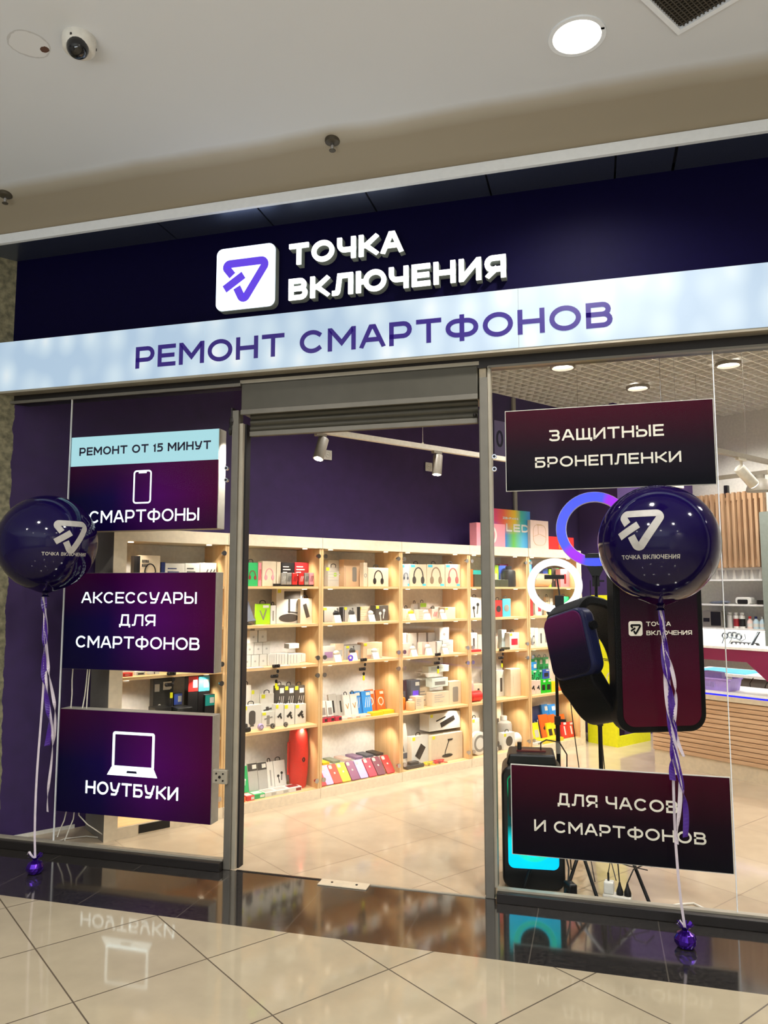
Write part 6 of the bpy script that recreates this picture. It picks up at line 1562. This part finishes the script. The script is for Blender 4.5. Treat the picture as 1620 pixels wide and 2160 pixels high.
# ================================================================== GOODS
def art_mb(kind, w, h):
    mb = MB(); y0, y1 = -0.0022, 0.0
    s = min(w, h)
    cx, cz = w * 0.5, h * 0.45
    if kind == 'phones':
        mb.stroke(arc(cx, cz, s * .27, s * .40, 195, -15, 16), s * .055, y0, y1)
        for k in (-1, 1):
            mb.prism(ell(cx + k * s * .25, cz - s * .16, s * .105, s * .17, 18), y0 - .001, y1)
    elif kind == 'buds':
        for k, dz in ((-1, -.06), (1, .12)):
            mb.prism(ell(cx + k * s * .16, cz + dz * s + .1 * s, s * .1, s * .1, 16), y0, y1)
            mb.stroke([(cx + k * s * .16, cz + dz * s), (cx + k * s * .10, cz + dz * s - .42 * s)], s * .05, y0, y1)
    elif kind == 'oval':
        mb.prism(rrect(cx - s * .17, cz - s * .30, cx + s * .17, cz + s * .36, s * .15, 6), y0, y1).box(cx - s * .1, cx + s * .1, y0, y1, cz - s * .36, cz - s * .31)
    elif kind == 'clamp':
        mb.prism(rrect(cx - s * .12, cz - s * .28, cx + s * .10, cz + s * .34, s * .06, 4), y0, y1)
        mb.stroke([(cx - s * .30, cz + s * .10), (cx + s * .32, cz + s * .20)], s * .10, y0, y1).box(cx - s * .14, cx + s * .14, y0, y1, cz - s * .40, cz - s * .31)
    elif kind == 'clip':
        mb.stroke([(cx - s * .22, cz - s * .10), (cx + s * .16, cz + s * .28)], s * .20, y0, y1).stroke([(cx + s * .02, cz + s * .12), (cx + s * .24, cz - s * .26)], s * .16, y0, y1).stroke([(cx - s * .28, cz + s * .02), (cx + s * .26, cz + s * .02)], s * .06, y0, y1)
    elif kind == 'fork':
        mb.stroke([(cx - s * .22, cz + s * .28), (cx + s * .04, cz - s * .30)], s * .08, y0, y1).stroke([(cx + s * .22, cz + s * .36), (cx + s * .02, cz - s * .26)], s * .08, y0, y1)
    elif kind == 'ball':
        mb.prism(ell(cx, cz + s * .05, s * .30, s * .30, 22), y0, y1)
    elif kind == 'ring':
        mb.ringprism(ell(cx, cz + s * .06, s * .34, s * .40, 26), ell(cx, cz + s * .06, s * .24, s * .30, 26), y0, y1).box(cx - s * .03, cx + s * .03, y0, y1, cz - s * .44, cz - s * .36)
    elif kind == 'stick':
        mb.prism(rrect(cx - s * .10, h * .18, cx + s * .10, h * .72, s * .05, 4), y0, y1)
    elif kind == 'window':
        mb.prism(rrect(w * .30, h * .10, w * .74, h * .76, s * .08, 4), y0, y1)
    elif kind == 'remote':
        mb.stroke([(w * .34, h * .78), (w * .66, h * .24)], s * .30, y0, y1)
    elif kind == 'bank':
        mb.stroke([(w * .32, h * .26), (w * .68, h * .66)], s * .34, y0, y1)
    elif kind == 'lamp':
        mb.prism(ell(w * .50, h * .20, w * .17, h * .065, 22), y0, y1).stroke([(w * .42, h * .22), (w * .44, h * .36), (w * .56, h * .76), (w * .68, h * .78)], s * .035, y0, y1).box(w * .52, w * .66, y0 - .001, y1, h * .74, h * .80)
    elif kind == 'gadget':
        mb.stroke([(w * .36, h * .28), (w * .80, h * .66)], s * .30, y0, y1).stroke([(w * .22, h * .56), (w * .52, h * .76)], s * .08, y0, y1)
    elif kind == 'mop':
        mb.stroke([(w * .30, h * .86), (w * .42, h * .30)], s * .07, y0, y1).box(w * .24, w * .74, y0, y1, h * .14, h * .27)
    elif kind == 'tablet':
        mb.box(w * .28, w * .88, y0, y1, h * .70, h * .93).box(w * .44, w * .50, y0, y1, h * .30, h * .70).prism(ell(w * .46, h * .16, w * .36, h * .12, 24), y0, y1).stroke([(w * .42, h * .34), (w * .78, h * .30)], s * .045, y0, y1)
    elif kind == 'cable':
        for k in (-.16, .06, .26):
            mb.stroke([(cx + (k - .12) * w, h * .26), (cx + (k + .14) * w, h * .72)], s * .05, y0, y1)
    elif kind == 'text':
        for k, (a, b) in enumerate(((.12, .58), (.12, .70), (.12, .44), (.12, .62))):
            mb.box(w * a, w * b, y0 * .5, y1, h * (.74 - k * .15), h * (.79 - k * .15))
    elif kind == 'stripes':
        for k in range(3):
            mb.box(w * (.2 + .25 * k), w * (.24 + .25 * k), y0 * .5, y1, h * .1, h * .9)
    elif kind == 'logo':
        mb.prism(ell(cx, cz, s * .12, s * .12, 14), y0 * .5, y1)
    elif kind == 'panel':
        mb.box(w * .18, w * .82, y0 * .6, y1, h * .22, h * .62)
    elif kind == 'side':
        mb.box(w * .80, w * .995, y0 * .6, y1, h * .03, h * .97).box(0.003, w * .07, y0 * .6, y1, h * .03, h * .97)
    elif kind == 'top':
        mb.box(w * .02, w * .98, y0 * .6, y1, h * .74, h * .985)
    elif kind == 'mouse':
        mb.prism(ell(w * .32, h * .34, w * .19, h * .24, 22), y0, y1).box(w * .06, w * .30, y0, y1, h * .78, h * .90)
    elif kind == 'watch':
        mb.ringprism(ell(w * .28, h * .34, w * .22, h * .22, 20), ell(w * .28, h * .34, w * .14, h * .15, 20), y0, y1).ringprism(ell(w * .74, h * .38, w * .16, h * .22, 20), ell(w * .74, h * .38, w * .10, h * .15, 20), y0, y1).ringprism(ell(w * .3, h * .72, w * .12, h * .11, 18), ell(w * .3, h * .72, w * .08, h * .08, 18), y0, y1)
    elif kind == 'bag':
        mb.stroke(rrect(w * .14, h * .16, w * .86, h * .86, s * .26, 6), s * .018, y0, y1, True).stroke([(w * .14, h * .44), (w * .5, h * .54), (w * .86, h * .44)], s * .02, y0, y1).box(w * .36, w * .64, y0, y1, h * .83, h * .87).stroke([(w * .42, h * .84), (w * .42, h * .52)], s * .015, y0, y1)
    return mb

def hanger_mb(w, h, d):
    r = min(0.022, w * .2)
    return MB().stroke([(w * .5 - r, h - .004)] + arc(w * .5, h + .012, r, .012, 170, 10, 6) + [(w * .5 + r, h - .004)], 0.006, d * .5 - .001, d * .5 + .001)

def rainbow_mat():
    m, nt, b = newmat('rainbow_print')
    vec, x, y, z = coords(nt, 'Generated')
    n = nt.nodes.new('ShaderNodeTexNoise'); n.inputs['Scale'].default_value = 2.2
    nt.links.new(vec, n.inputs['Vector'])
    top = ramp(nt, x, [(0.0, lin((226, 40, 130))), (0.3, lin((240, 90, 60))), (0.6, lin((236, 200, 20))), (0.75, lin((40, 170, 140))), (1.0, lin((20, 130, 210)))])
    bot = ramp(nt, x, [(0.3, lin((50, 120, 220))), (0.55, lin((110, 190, 70))), (0.8, lin((90, 180, 220))), (1.0, lin((80, 160, 226)))])
    k = math_node(nt, 'ADD', math_node(nt, 'MULTIPLY', math_node(nt, 'SUBTRACT', z, 0.5), 3.0), n.outputs['Fac'])
    nt.links.new(mixc(nt, math_node(nt, 'MINIMUM', math_node(nt, 'MAXIMUM', k, 0.0), 1.0), bot, top), b.inputs['Base Color'])
    b.inputs['Roughness'].default_value = 0.3
    MATS['rainbow_print'] = m
rainbow_mat()

random.seed(11)
GROUPS = {'phone case': 'phone cases at the foot of the cabinets', 'earbud display': 'earbuds shown on white price cards', 'cable pack': 'small cable packs in the tray', 'leaflet': 'price leaflets on the shelf', 'holder': 'loose phone holders on the shelf', 'bottle': 'bottles on the shelf', 'cable': 'coiled cables on the bottom shelf'}
for kind, name, cat, u, v, z, w, h, d, col, art, acol, opt, label in ITEMS:
    shelf = [q for q in ('top shelf', 'second shelf', 'third shelf', 'fourth shelf', 'bottom shelf') if q in label]
    grp = GROUPS.get(cat) or ('packaged goods on the %ss' % shelf[0] if shelf else 'cartons on top of the cabinets')
    t = thing(name, label, cat, P(u, v, z + 0.0005), ROT_CAB, grp)
    m = MATS['rainbow_print'] if col == 'rainbow' else cm(col)
    lean = 0.0
    if 'l' in opt:
        lean = 0.72 if kind == 'case' else 0.22
    T = Matrix.Translation((-w / 2, 0, d * math.sin(lean))) @ Matrix.Rotation(-lean, 4, 'X')
    def B(mb, n, mm, parent=t, **k):
        mb2 = MB(); mb2.f = mb.f; mb2.v = [tuple(T @ Vector(p)) for p in mb.v]
        return mb2.build(n, mm, parent, **k)
    if kind in ('box', 'hang'):
        body = B(MB().box(0, w, 0, d, 0, h), 'carton' if kind == 'box' else 'pack', m, bevel=0.0012, seg=1)
        if art == 'led':
            mb = text_mb('LED', w * .36, w * .95, h * .44, h * .20, 0.016, -0.002, 0.0)
            text_mb('ZB-F498', w * .28, w * .68, h * .75, h * .055, 0.006, -0.002, 0.0, mb)
            B(mb, 'lettering', cm('white'))
        elif art:
            B(art_mb(art, w, h), 'printed_picture', cm(acol or 'grey'))
        if 'x' in opt:
            mb = text_mb('EXTRA', w * .08, w * .42, h * .76, h * .09, 0.004, -0.0022, 0.0)
            text_mb('BASS', w * .08, w * .36, h * .62, h * .09, 0.004, -0.0022, 0.0, mb)
            B(mb, 'lettering', cm('dgrey'))
        if 'y' in opt:
            B(MB().box(w * .04, w * .04 + min(.028, w * .3), -0.0016, 0, h - min(.03, h * .2), h - .004), 'corner_tag', 'tag_yellow')
        if 'b' in opt:
            B(MB().box(w * .06, w * .30, -0.0016, 0, h * .86, h * .97).box(w * .74, w * .95, -0.0016, 0, h * .03, h * .13), 'corner_tag', cm('cyan'))
        if 'p' in opt:
            B(MB().box(w * .48, w * .90, -0.0028, 0, h * .80, h * .93), 'price_sticker', 'box_white')
        if 'h' in opt:
            B(hanger_mb(w, h, d), 'hanger', 'black_plastic')
    elif kind == 'flat':
        B(MB().box(0, w, 0, d, 0, h), 'carton', m, bevel=0.001, seg=1)
        if art:
            B(MB().box(w * .12, w * .88, d * .2, d * .8, h - .0004, h + .0008).box(w * .55, w * .95, -0.001, 0, h * .2, h * .8), 'printed_picture', cm(acol or 'grey'))
    elif kind == 'case':
        w = max(0.055, min(w, 0.078))
        T = Matrix.Translation((-w / 2, 0, d * math.sin(lean))) @ Matrix.Rotation(-lean, 4, 'X')
        B(MB().prism(rrect(0, 0, w, h, 0.012, 5), 0, 0.010), 'shell', m, bevel=0.002)
        B(MB().prism(rrect(.006, h - .038, .034, h - .008, 0.008, 4), -0.002, 0.001), 'camera_cutout', cm('lgrey'))
        B(MB().prism(ell(w * .5, h * .52, .008, .008, 14), -0.001, 0.001), 'emblem_spot', cm('lgrey'))
    elif kind == 'tray':
        mb = MB().box(0, w, 0, d, 0, .006).box(0, w, d - .004, d, .006, h).box(0, .004, 0, d - .004, .006, h * .6).box(w - .004, w, 0, d - .004, .006, h * .6)
        B(mb, 'tray', 'clear_plastic')
        B(MB().box(0, w, -0.004, 0, 0, .018), 'front_rail', 'black_plastic')
        B(MB().box(0.005, w - .005, d * .55, d * .95, 0.0065, 0.038), 'step', 'frame_dark')
    elif kind == 'holder':
        B(MB().cyl((w * .45, .04, 0), .04, 0, .012, 22), 'base', 'black_plastic', smooth=True)
        B(MB().tube([(w * .45, .04, .012), (w * .45, .045, h * .45)], .011, 10), 'arm', 'black_plastic', smooth=True)
        mb = MB(); mb.M = Matrix.Translation((w * .5, .05, h * .66)) @ Matrix.Rotation(math.radians(-22), 4, 'X') @ Matrix.Rotation(math.radians(-8), 4, 'Y')
        mb.prism(rrect(-.035, -.075, .035, .075, .01, 4), -0.006, .006).box(-.036, .036, -.02, -.006, -.078, -.068)
        B(mb, 'cradle', 'print_slate' if 'print_slate' in MATS else cm('slate'))
    elif kind == 'clip':
        B(MB().prism(rrect(0, 0, w, h * .55, h * .2, 4), 0, d), 'body', m, bevel=0.004)
        B(MB().prism(rrect(w * .25, h * .5, w * .75, h, h * .15, 4), d * .2, d * .8), 'jaw', m, bevel=0.003)
        B(MB().tube([(w * .8, d * .4, h * .4), (w * 1.02, d * .3, h * .5), (w * 1.05, d * .3, h * .12)], .004, 8), 'arm', m)
    elif kind == 'puck':
        r = h / 2
        B(MB().lathe([(0.0, 0.0), (r * .8, 0.0), (r, .006), (r, d * .7), (r * .7, d)], (w / 2, 0, r), 22, 'y'), 'disc', m, smooth=True)
        B(MB().ringprism(ell(w / 2, r, r * .72, r * .72, 20), ell(w / 2, r, r * .5, r * .5, 20), -.001, .001), 'face_ring', cm('grey'))
    elif kind == 'stand':
        tw = min(w, .06)
        mb = MB()
        i = [mb.vert(p) for p in ((w / 2 - tw / 2, 0, 0), (w / 2 + tw / 2, 0, 0), (w / 2 + tw / 2, .022, h * .52), (w / 2 - tw / 2, .022, h * .52), (w / 2 - tw / 2, .04, 0), (w / 2 + tw / 2, .04, 0))]
        for q in ((0, 1, 2, 3), (4, 3, 2, 5), (0, 3, 4), (1, 5, 2), (0, 4, 5, 1)):
            mb.face(*[i[k] for k in q])
        B(mb, 'price_card', 'box_white')
        mb = MB()
        for k in range(3):
            mb.box(w / 2 - tw * .2, w / 2 + tw * .3, .0085 + .0042 * k * 0, .0095, h * .22 + .004 * k, h * .22 + .004 * k + .0015)
        B(MB().ball((w / 2, .034, h * .62), tw * .48, .014, h * .2, 18, 10), 'charging_case', m, smooth=True)
        if col in ('black', 'dgrey'):
            mb = MB()
            for k, dz in ((-.25, .80), (.15, .93)):
                mb.ball((w / 2 + k * tw, .03, h * dz), .006).tube([(w / 2 + k * tw, .03, h * dz), (w / 2 + k * tw + .004, .03, h * (dz - .14))], .0025, 6)
            B(mb, 'earbuds', m, smooth=True)
    elif kind == 'jar':
        if 's' in opt:
            r = h / 2
            B(MB().lathe([(r * .8, 0), (r, .01), (r, max(w, .08) - .01), (r * .8, max(w, .08))], (0, r, r), 24, 'x'), 'drum', m, smooth=True)
            B(MB().lathe([(0, -.002), (r * .72, -.001), (r * .72, .004)], (0, r, r), 22, 'x'), 'end_grille', cm('slate' if col == 'tan' else 'dgrey'), smooth=True)
        else:
            r = w / 2
            B(MB().lathe([(r * .92, 0), (r, .006), (r, h * .70), (r * .9, h * .78), (r * .42, h * .84), (r * .40, h * .86)], (r, r, 0), 22), 'bottle', m, smooth=True)
            B(MB().lathe([(r * .46, h * .861), (r * .46, h * .99), (r * .40, h)], (r, r, 0), 18), 'cap', cm('white') if col in ('peach', 'lgrey') else m, smooth=True)
    elif kind == 'coil':
        pts = [(w / 2 + (w * .32 + .004 * k / 8) * math.cos(k * PI / 8), d / 2 + (d * .5) * math.sin(k * PI / 8), .004 + .0006 * k) for k in range(40)]
        B(MB().tube(pts + [(w, .0, .004), (w * 1.1, -.008, .004)], .0034, 6), 'cable', m, smooth=True)
        B(MB().box(w * .40, w * .55, -.002, d * .5, .004, .022), 'tie', 'black_plastic')
    elif kind == 'shape':
        B(MB().tube([(w / 2 + .018 * math.cos(k * PI / 10), .012, h * .55 + .016 * math.sin(k * PI / 10)) for k in range(20)], .006, 8, True), 'loop', m, smooth=True)
        B(MB().box(w * .3, w * .7, 0.004, .02, 0, h * .25), 'foot', m)

# red speaker standing on the bottom shelf
t = thing('portable_speaker', 'tall red barrel speaker standing in the bottom right of the first open cabinet', 'speaker', P(0.545, -0.135, 0.0685), ROT_CAB)
prof = [(0.052, 0.0), (0.060, 0.012), (0.070, 0.10), (0.074, 0.22), (0.072, 0.32), (0.064, 0.40), (0.060, 0.412), (0.060, 0.432), (0.054, 0.440), (0.040, 0.436), (0.0, 0.436)]
MB().lathe(prof, n=32).build('body', 'speaker_red', t, smooth=True)
MB().lathe([(0.0, 0.4365), (0.036, 0.4365), (0.036, 0.440)], n=24).build('end_cap', 'speaker_red_dark', t)
MB().ringprism(ell(0, 0.205, 0.011, 0.017, 18), ell(0, 0.205, 0.005, 0.011, 18), -0.078, -0.072).build('badge', 'black_plastic', t)
MB().tube([(-0.066, 0, 0.33), (-0.088, 0, 0.325), (-0.088, 0, 0.10), (-0.068, 0, 0.095)], 0.005, 8).build('strap', 'speaker_red', t)

# ================================================================== YELLOW STAND, COUNTER AND BACK WALL
t = thing('display_stand', 'tall bright yellow cardboard display stand behind the dummy watch', 'display stand', P(3.84, 0, 0), ROT_BACK)
MB().box(-0.04, 0.30, 0.0, 0.03, 0.0, 0.36).build('base_front', 'yellow_board', t)
MB().box(0.285, 0.30, 0.0305, 0.55, 0.0, 0.10).build('base_side', 'yellow_board', t)
MB().prism([(-0.03, 0.36), (0.30, 0.36), (0.30, 1.36), (0.22, 1.44), (-0.0, 1.44), (-0.03, 1.41)], 0.05, 0.08).build('panel', 'yellow_board', t)
MB().box(-0.03, 0.30, 0.03, 0.5, 0.36, 0.37).build('shelf', 'yellow_board', t)
MB().ringprism(ell(0.205, 0.62, 0.045, 0.075, 28), ell(0.205, 0.62, 0.037, 0.064, 28), 0.046, 0.05).box(0.20, 0.21, 0.046, 0.05, 0.60, 0.68).build('printed_sign', 'ribbon_white', t)
MB().box(0.12, 0.24, 0.047, 0.05, 0.815, 0.822).box(0.14, 0.22, 0.047, 0.05, 0.80, 0.806).build('printed_lines', 'black_plastic', t)

t = thing('counter', 'pale counter with horizontal wood slats and a blue LED edge', 'counter', P(3.52, 0, 0), ROT_BACK)
MB().box(0.885, 3.2, 0.012, 0.5, 0.0, 0.12).build('plinth', 'cabinet_white', t)
MB().box(0.885, 3.2, 0.014, 0.5, 0.1201, 0.60).build('carcass', 'slat_wood_level', t)
mb = MB()
for k in range(13):
    z = 0.124 + k * 0.0366
    mb.box(0.880, 3.2, 0.0, 0.0135, z, z + 0.030)
mb.build('slats', 'slat_wood_level', t)
MB().box(0.875, 3.2, -0.008, 0.5, 0.602, 0.642).build('band', 'cabinet_white', t)
MB().box(0.875, 3.2, -0.006, 0.02, 0.6425, 0.656).build('led_strip', 'blue_led', t)
MB().box(0.875, 3.2, -0.012, 0.52, 0.6565, 0.668).build('worktop', 'back_white', t)
MB().prism([(0.95, 0.669), (1.06, 0.669), (1.06, 0.925), (1.734, 0.925), (2.03, 0.669), (2.60, 0.669), (2.60, 1.018), (0.95, 1.018)], 0.0, 0.02).build('upper_fascia', 'maroon_board', t)
MB().box(0.945, 2.60, -0.006, 0.30, 1.0185, 1.038).build('upper_top', 'back_white', t)
MB().box(0.95, 0.97, 0.0205, 0.3, 0.669, 1.018).build('upper_side', 'maroon_board', t)

t = thing('basket', 'lilac plastic basket on the counter under the maroon shelf', 'basket', P(3.68, 1.43, 0.6685), ROT_BACK)
mb = MB()
o_ = [(-0.16, -0.10), (0.13, -0.10), (0.13, 0.10), (-0.16, 0.10)]
i0 = [mb.vert((x * .86, y * .86, 0.0)) for x, y in o_]; i1 = [mb.vert((x, y, 0.10)) for x, y in o_]
j0 = [mb.vert((x * .83, y * .83, 0.006)) for x, y in o_]; j1 = [mb.vert((x * .96, y * .96, 0.10)) for x, y in o_]
mb.face(*i0[::-1]); mb.face(*j0)
for k in range(4):
    q = (k + 1) % 4
    mb.face(i0[k], i0[q], i1[q], i1[k]); mb.face(j0[k], j1[k], j1[q], j0[q]); mb.face(i1[k], i1[q], j1[q], j1[k])
mb.build('tub', 'basket_lilac', t)
MB().box(-0.17, 0.14, -0.108, -0.101, 0.092, 0.104).box(0.131, 0.139, -0.1, 0.1, 0.092, 0.104).build('rim', 'basket_lilac', t)
mb = MB()
for k in range(12):
    mb.box(-0.13 + k * .011, -0.126 + k * .011, -0.1000, -0.094, 0.03, 0.07)
mb.build('slots', 'print_lilac' if 'print_lilac' in MATS else cm('lilac'), t)
b = thing('plastic_lid', 'lilac translucent box standing in the basket', 'box', P(3.68, 1.40, 0.678), ROT_BACK)
MB().prism([(-0.10, 0), (0.07, 0), (0.055, 0.135), (-0.10, 0.14)], -0.03, 0.03).build('shell', 'basket_lilac', b, bevel=0.004)
b = thing('cup', 'small white cup in the lilac basket', 'cup', P(3.65, 1.52, 0.678), ROT_BACK)
MB().lathe([(0.018, 0), (0.028, 0.08), (0.026, 0.085), (0.02, 0.102), (0.0, 0.106)], n=20).build('body', 'box_white', b, smooth=True)

t = thing('repair_desk', 'white inner desk behind the counter with grey front', 'desk', P(4.25, 0, 0), ROT_BACK)
MB().box(0.75, 2.2, 0.0, 0.5, 0.715, 0.74).build('top', 'back_white', t)
MB().box(0.78, 2.17, 0.03, 0.05, 0.0, 0.714).build('front', 'cabinet_grey', t)
for x in (0.78, 2.15):
    MB().box(x, x + .02, 0.051, 0.48, 0.0, 0.714).build('side', 'cabinet_grey', t)
m_ = MB().box(0.85, 1.34, 0.04, 0.40, 0.7405, 0.748).build('work_mat', 'mat_cyan')
m_.location = P(4.25, 0, 0); m_.rotation_euler = (0, 0, ROT_BACK)
tag(m_, 'cyan work mat lying on the inner desk', 'mat')
t = thing('desk_cable', 'grey cable loop hanging in front of the inner desk', 'cable', P(4.2, 1.48, 0.60), ROT_BACK)
MB().tube([(-0.03, 0, 0.13), (-0.06, -.01, 0.08), (-0.05, 0, 0.0), (0.0, 0, -0.05), (0.05, 0, 0.0), (0.07, 0, 0.07), (0.10, 0.01, 0.13)], 0.004, 6).build('cable', 'frame_dark', t)

# slatted timber screen
t = thing('slat_screen', 'screen of upright timber slats on the white back wall', 'wall screen', P(5.725, 0, 1.735), ROT_BACK)
for k in range(13):
    x = 0.16 + k * 0.062
    MB().box(x, x + 0.030, -0.075, -0.03, 0.0, 0.825).build('slat', 'slat_wood', t)
MB().box(0.14, 0.935, -0.03, -0.012, 0.02, 0.075).build('rail', 'slat_wood_level', t)
MB().box(0.14, 0.935, -0.03, -0.012, 0.74, 0.80).build('rail', 'slat_wood_level', t)
MB().box(0.14, 0.935, -0.012, -0.002, 0.0, 0.82).build('back_board', 'slat_wood', t)
t = thing('wall_sensor', 'small black sensor on the back wall above the timber slats', 'sensor', P(5.725, 0.52, 2.56), ROT_BACK)
MB().box(-0.022, 0.022, -0.05, 0, 0, 0.09).build('body', 'black_plastic', t, bevel=0.005)
MB().tube([(0, -0.04, 0.0), (0.008, -0.08, -0.05)], 0.004, 6).build('cable', 'black_plastic', t)
t = thing('tall_cabinet', 'grey green tall cabinet at the right edge beside the timber slats', 'cabinet', P(5.45, 0, 0), ROT_BACK)
MB().box(0.985, 1.9, 0.0, 0.25, 0.0, 2.30).build('carcass', 'cabinet_sage', t)
MB().box(0.99, 1.43, -0.018, -0.0005, 0.02, 2.29).build('door', 'cabinet_sage', t)
MB().box(1.435, 1.895, -0.018, -0.0005, 0.02, 2.29).build('door', 'cabinet_sage', t)

# open wall shelf with tools
t = thing('wall_shelf', 'white open wall shelf with tools behind the counter', 'shelf', P(5.48, 0, 0), ROT_BACK)
for z in (1.605, 1.340, 1.085):
    MB().box(0.12, 0.98, 0.0, 0.245, z - 0.018, z).build('shelf_board', 'back_white', t)
MB().box(0.10, 0.119, 0.0, 0.245, 1.06, 1.735).build('side_board', 'back_white', t)
MB().box(0.125, 0.975, 0.232, 0.244, 1.0855, 1.32).build('back_board', 'back_white', t)
MB().box(0.2, 0.95, 0.10, 0.115, 1.058, 1.066).build('led_strip', 'shop_lamp_glow', t)
lamp('shelf_led_lamp', 'AREA', P(5.56, 0.55, 1.052), 5, (0.92, 0.98, 1.0), 0.7, P(5.66, 0.55, 0.4), size_y=0.02).rotation_euler = (math.radians(15), 0, ROT_BACK)
for k in range(7):
    g = thing('clear_cup', 'clear plastic cup in the row on the top wall shelf', 'cup', P(5.56, 0.30 + 0.095 * k, 1.6055), ROT_BACK, 'clear cups on the top wall shelf')
    MB().lathe([(0.026, 0), (0.036, 0.10), (0.034, 0.10), (0.024, 0.004), (0.0, 0.004)], n=18).build('cup', 'clear_plastic', g, smooth=True)
t = thing('folded_cloth', 'dark folded cloth on the middle wall shelf', 'cloth', P(5.52, 0.45, 1.3405), ROT_BACK)
MB().ball((0, 0.04, 0.012), 0.11, 0.06, 0.018, 18, 8).ball((0.06, 0.03, 0.02), 0.07, 0.05, 0.016, 14, 8).build('cloth', 'print_slate' if 'print_slate' in MATS else cm('slate'), t, smooth=True)
t = thing('heat_gun_station', 'white and black rounded device on the middle wall shelf', 'device', P(5.52, 0.735, 1.3405), ROT_BACK)
MB().prism(rrect(-0.085, 0, 0.085, 0.075, 0.03, 5), 0, 0.12).build('case', 'box_white', t, bevel=0.006)
MB().prism(rrect(-0.06, 0.002, 0.05, 0.05, 0.012, 4), -0.004, 0.0).build('front', 'black_plastic', t)
t = thing('small_box', 'small black box at the right of the middle wall shelf', 'box', P(5.52, 0.915, 1.3405), ROT_BACK)
MB().box(-0.035, 0.035, 0, 0.08, 0, 0.045).build('carton', 'black_plastic', t, bevel=0.003)
MB().box(0.01, 0.032, 0.02, 0.04, 0.0455, 0.06).build('label', 'cable_white', t)
t = thing('parts_carton', 'grey and black carton at the left of the lowest wall shelf', 'carton', P(5.50, 0.385, 1.0855), ROT_BACK)
MB().box(-0.10, 0.11, 0, 0.10, 0, 0.178).build('carton', 'cabinet_grey', t, bevel=0.002)
MB().box(-0.005, 0.108, -0.002, 0, 0.02, 0.17).box(-0.09, -0.02, -0.002, 0, 0.06, 0.10).build('printed_picture', 'black_plastic', t)
for x, c, l in ((0.57, 'lgrey', 'plain grey spray can, left of three'), (0.638, 'white', 'white spray can with red print, middle of three'), (0.703, 'white', 'white spray can with black print, right of three')):
    t = thing('spray_can', l + ', lowest wall shelf', 'spray can', P(5.55, x, 1.0855), ROT_BACK, 'spray cans on the lowest wall shelf')
    MB().lathe([(0.029, 0), (0.030, 0.005), (0.030, 0.125), (0.024, 0.135), (0.012, 0.138)], n=20).build('can', cm(c), t, smooth=True)
    MB().lathe([(0.016, 0.138), (0.020, 0.142), (0.020, 0.165), (0.0, 0.168)], n=16).build('cap', 'box_white', t, smooth=True)
    if c == 'white':
        MB().lathe([(0.0305, 0.02), (0.0305, 0.10)], n=20).build('label', 'print_dred' if 'red' in l else 'black_plastic', t, smooth=True)
for x, cap, l in ((0.785, 'red', 'clear bottle with a red cap'), (0.848, 'navy', 'clear bottle with a dark blue cap'), (0.915, 'lgrey', 'clear bottle with a pale cap')):
    t = thing('bottle', l + ', lowest wall shelf', 'bottle', P(5.55, x, 1.0855), ROT_BACK, 'bottles on the lowest wall shelf')
    MB().lathe([(0.028, 0), (0.030, 0.006), (0.030, 0.075), (0.014, 0.10), (0.012, 0.105)], n=18).build('bottle', cm('blush') if cap == 'red' else cm('ice'), t, smooth=True)
    MB().lathe([(0.014, 0.105), (0.014, 0.128), (0.0, 0.129)], n=14).build('cap', cm(cap), t, smooth=True)
    MB().lathe([(0.0308, 0.02), (0.0308, 0.055)], n=18).build('label', cm('white'), t, smooth=True)
t = thing('cable_bundle', 'black bundle of leads hung on the back wall under the shelf', 'cable', P(5.70, 0.50, 0.99), ROT_BACK)
mb = MB()
for k, (x, z, r) in enumerate(((-.06, 0, .03), (0.0, .01, .028), (.05, .012, .03), (.10, .0, .03))):
    mb.tube([(x + r * math.cos(q * PI / 6), -.03 - .004 * k, z + r * math.sin(q * PI / 6)) for q in range(12)], 0.009, 8, True)
mb.build('coil', 'black_plastic', t, smooth=True)
MB().tube([(0.16, -.03, 0.03), (0.17, -.03, -0.02), (0.12, -.03, -0.05), (0.08, -.03, -0.03)], .004, 6).tube([(-.07, -.03, -0.02), (-.10, -.03, -.10)], .005, 6).tube([(0.02, -.03, -.02), (-.02, -.03, -.09), (-.05, -.03, -.10)], .003, 6).build('lead', 'black_plastic', t)
t = thing('socket_strip', 'dark socket strip fixed to the back wall under the shelf', 'power strip', P(5.705, 0.65, 0.905), ROT_BACK)
MB().prism(rrect(-0.15, -0.025, 0.15, 0.025, 0.022, 5), -0.035, 0).build('body', 'frame_dark', t)
for k in range(6):
    MB().cyl((-0.11 + k * .045, 0, 0), 0.016, -0.037, -0.0351, 14, 'y').build('socket', 'cable_white', t)
t = thing('tool_rod', 'black tool leaning against the back wall beside the socket strip', 'tool', P(5.60, 0.74, 0.86), ROT_BACK)
MB().tube([(0, 0, 0.0), (0.085, 0.06, 0.20)], 0.014, 10).build('shaft', 'black_plastic', t, smooth=True)
MB().tube([(0.085, 0.06, 0.20), (0.10, 0.07, 0.25)], 0.008, 8).box(0.07, 0.13, 0.05, 0.08, 0.19, 0.205).build('tip', 'slat_wood', t)
# deep ledge of the back wall that carries the tools
struct(MB().box(0.1, 2.2, 0, 0.28, 0.82, 0.86).build('trim_9', 'back_white', loc=P(5.45, 0), rot=(0, 0, ROT_BACK)))
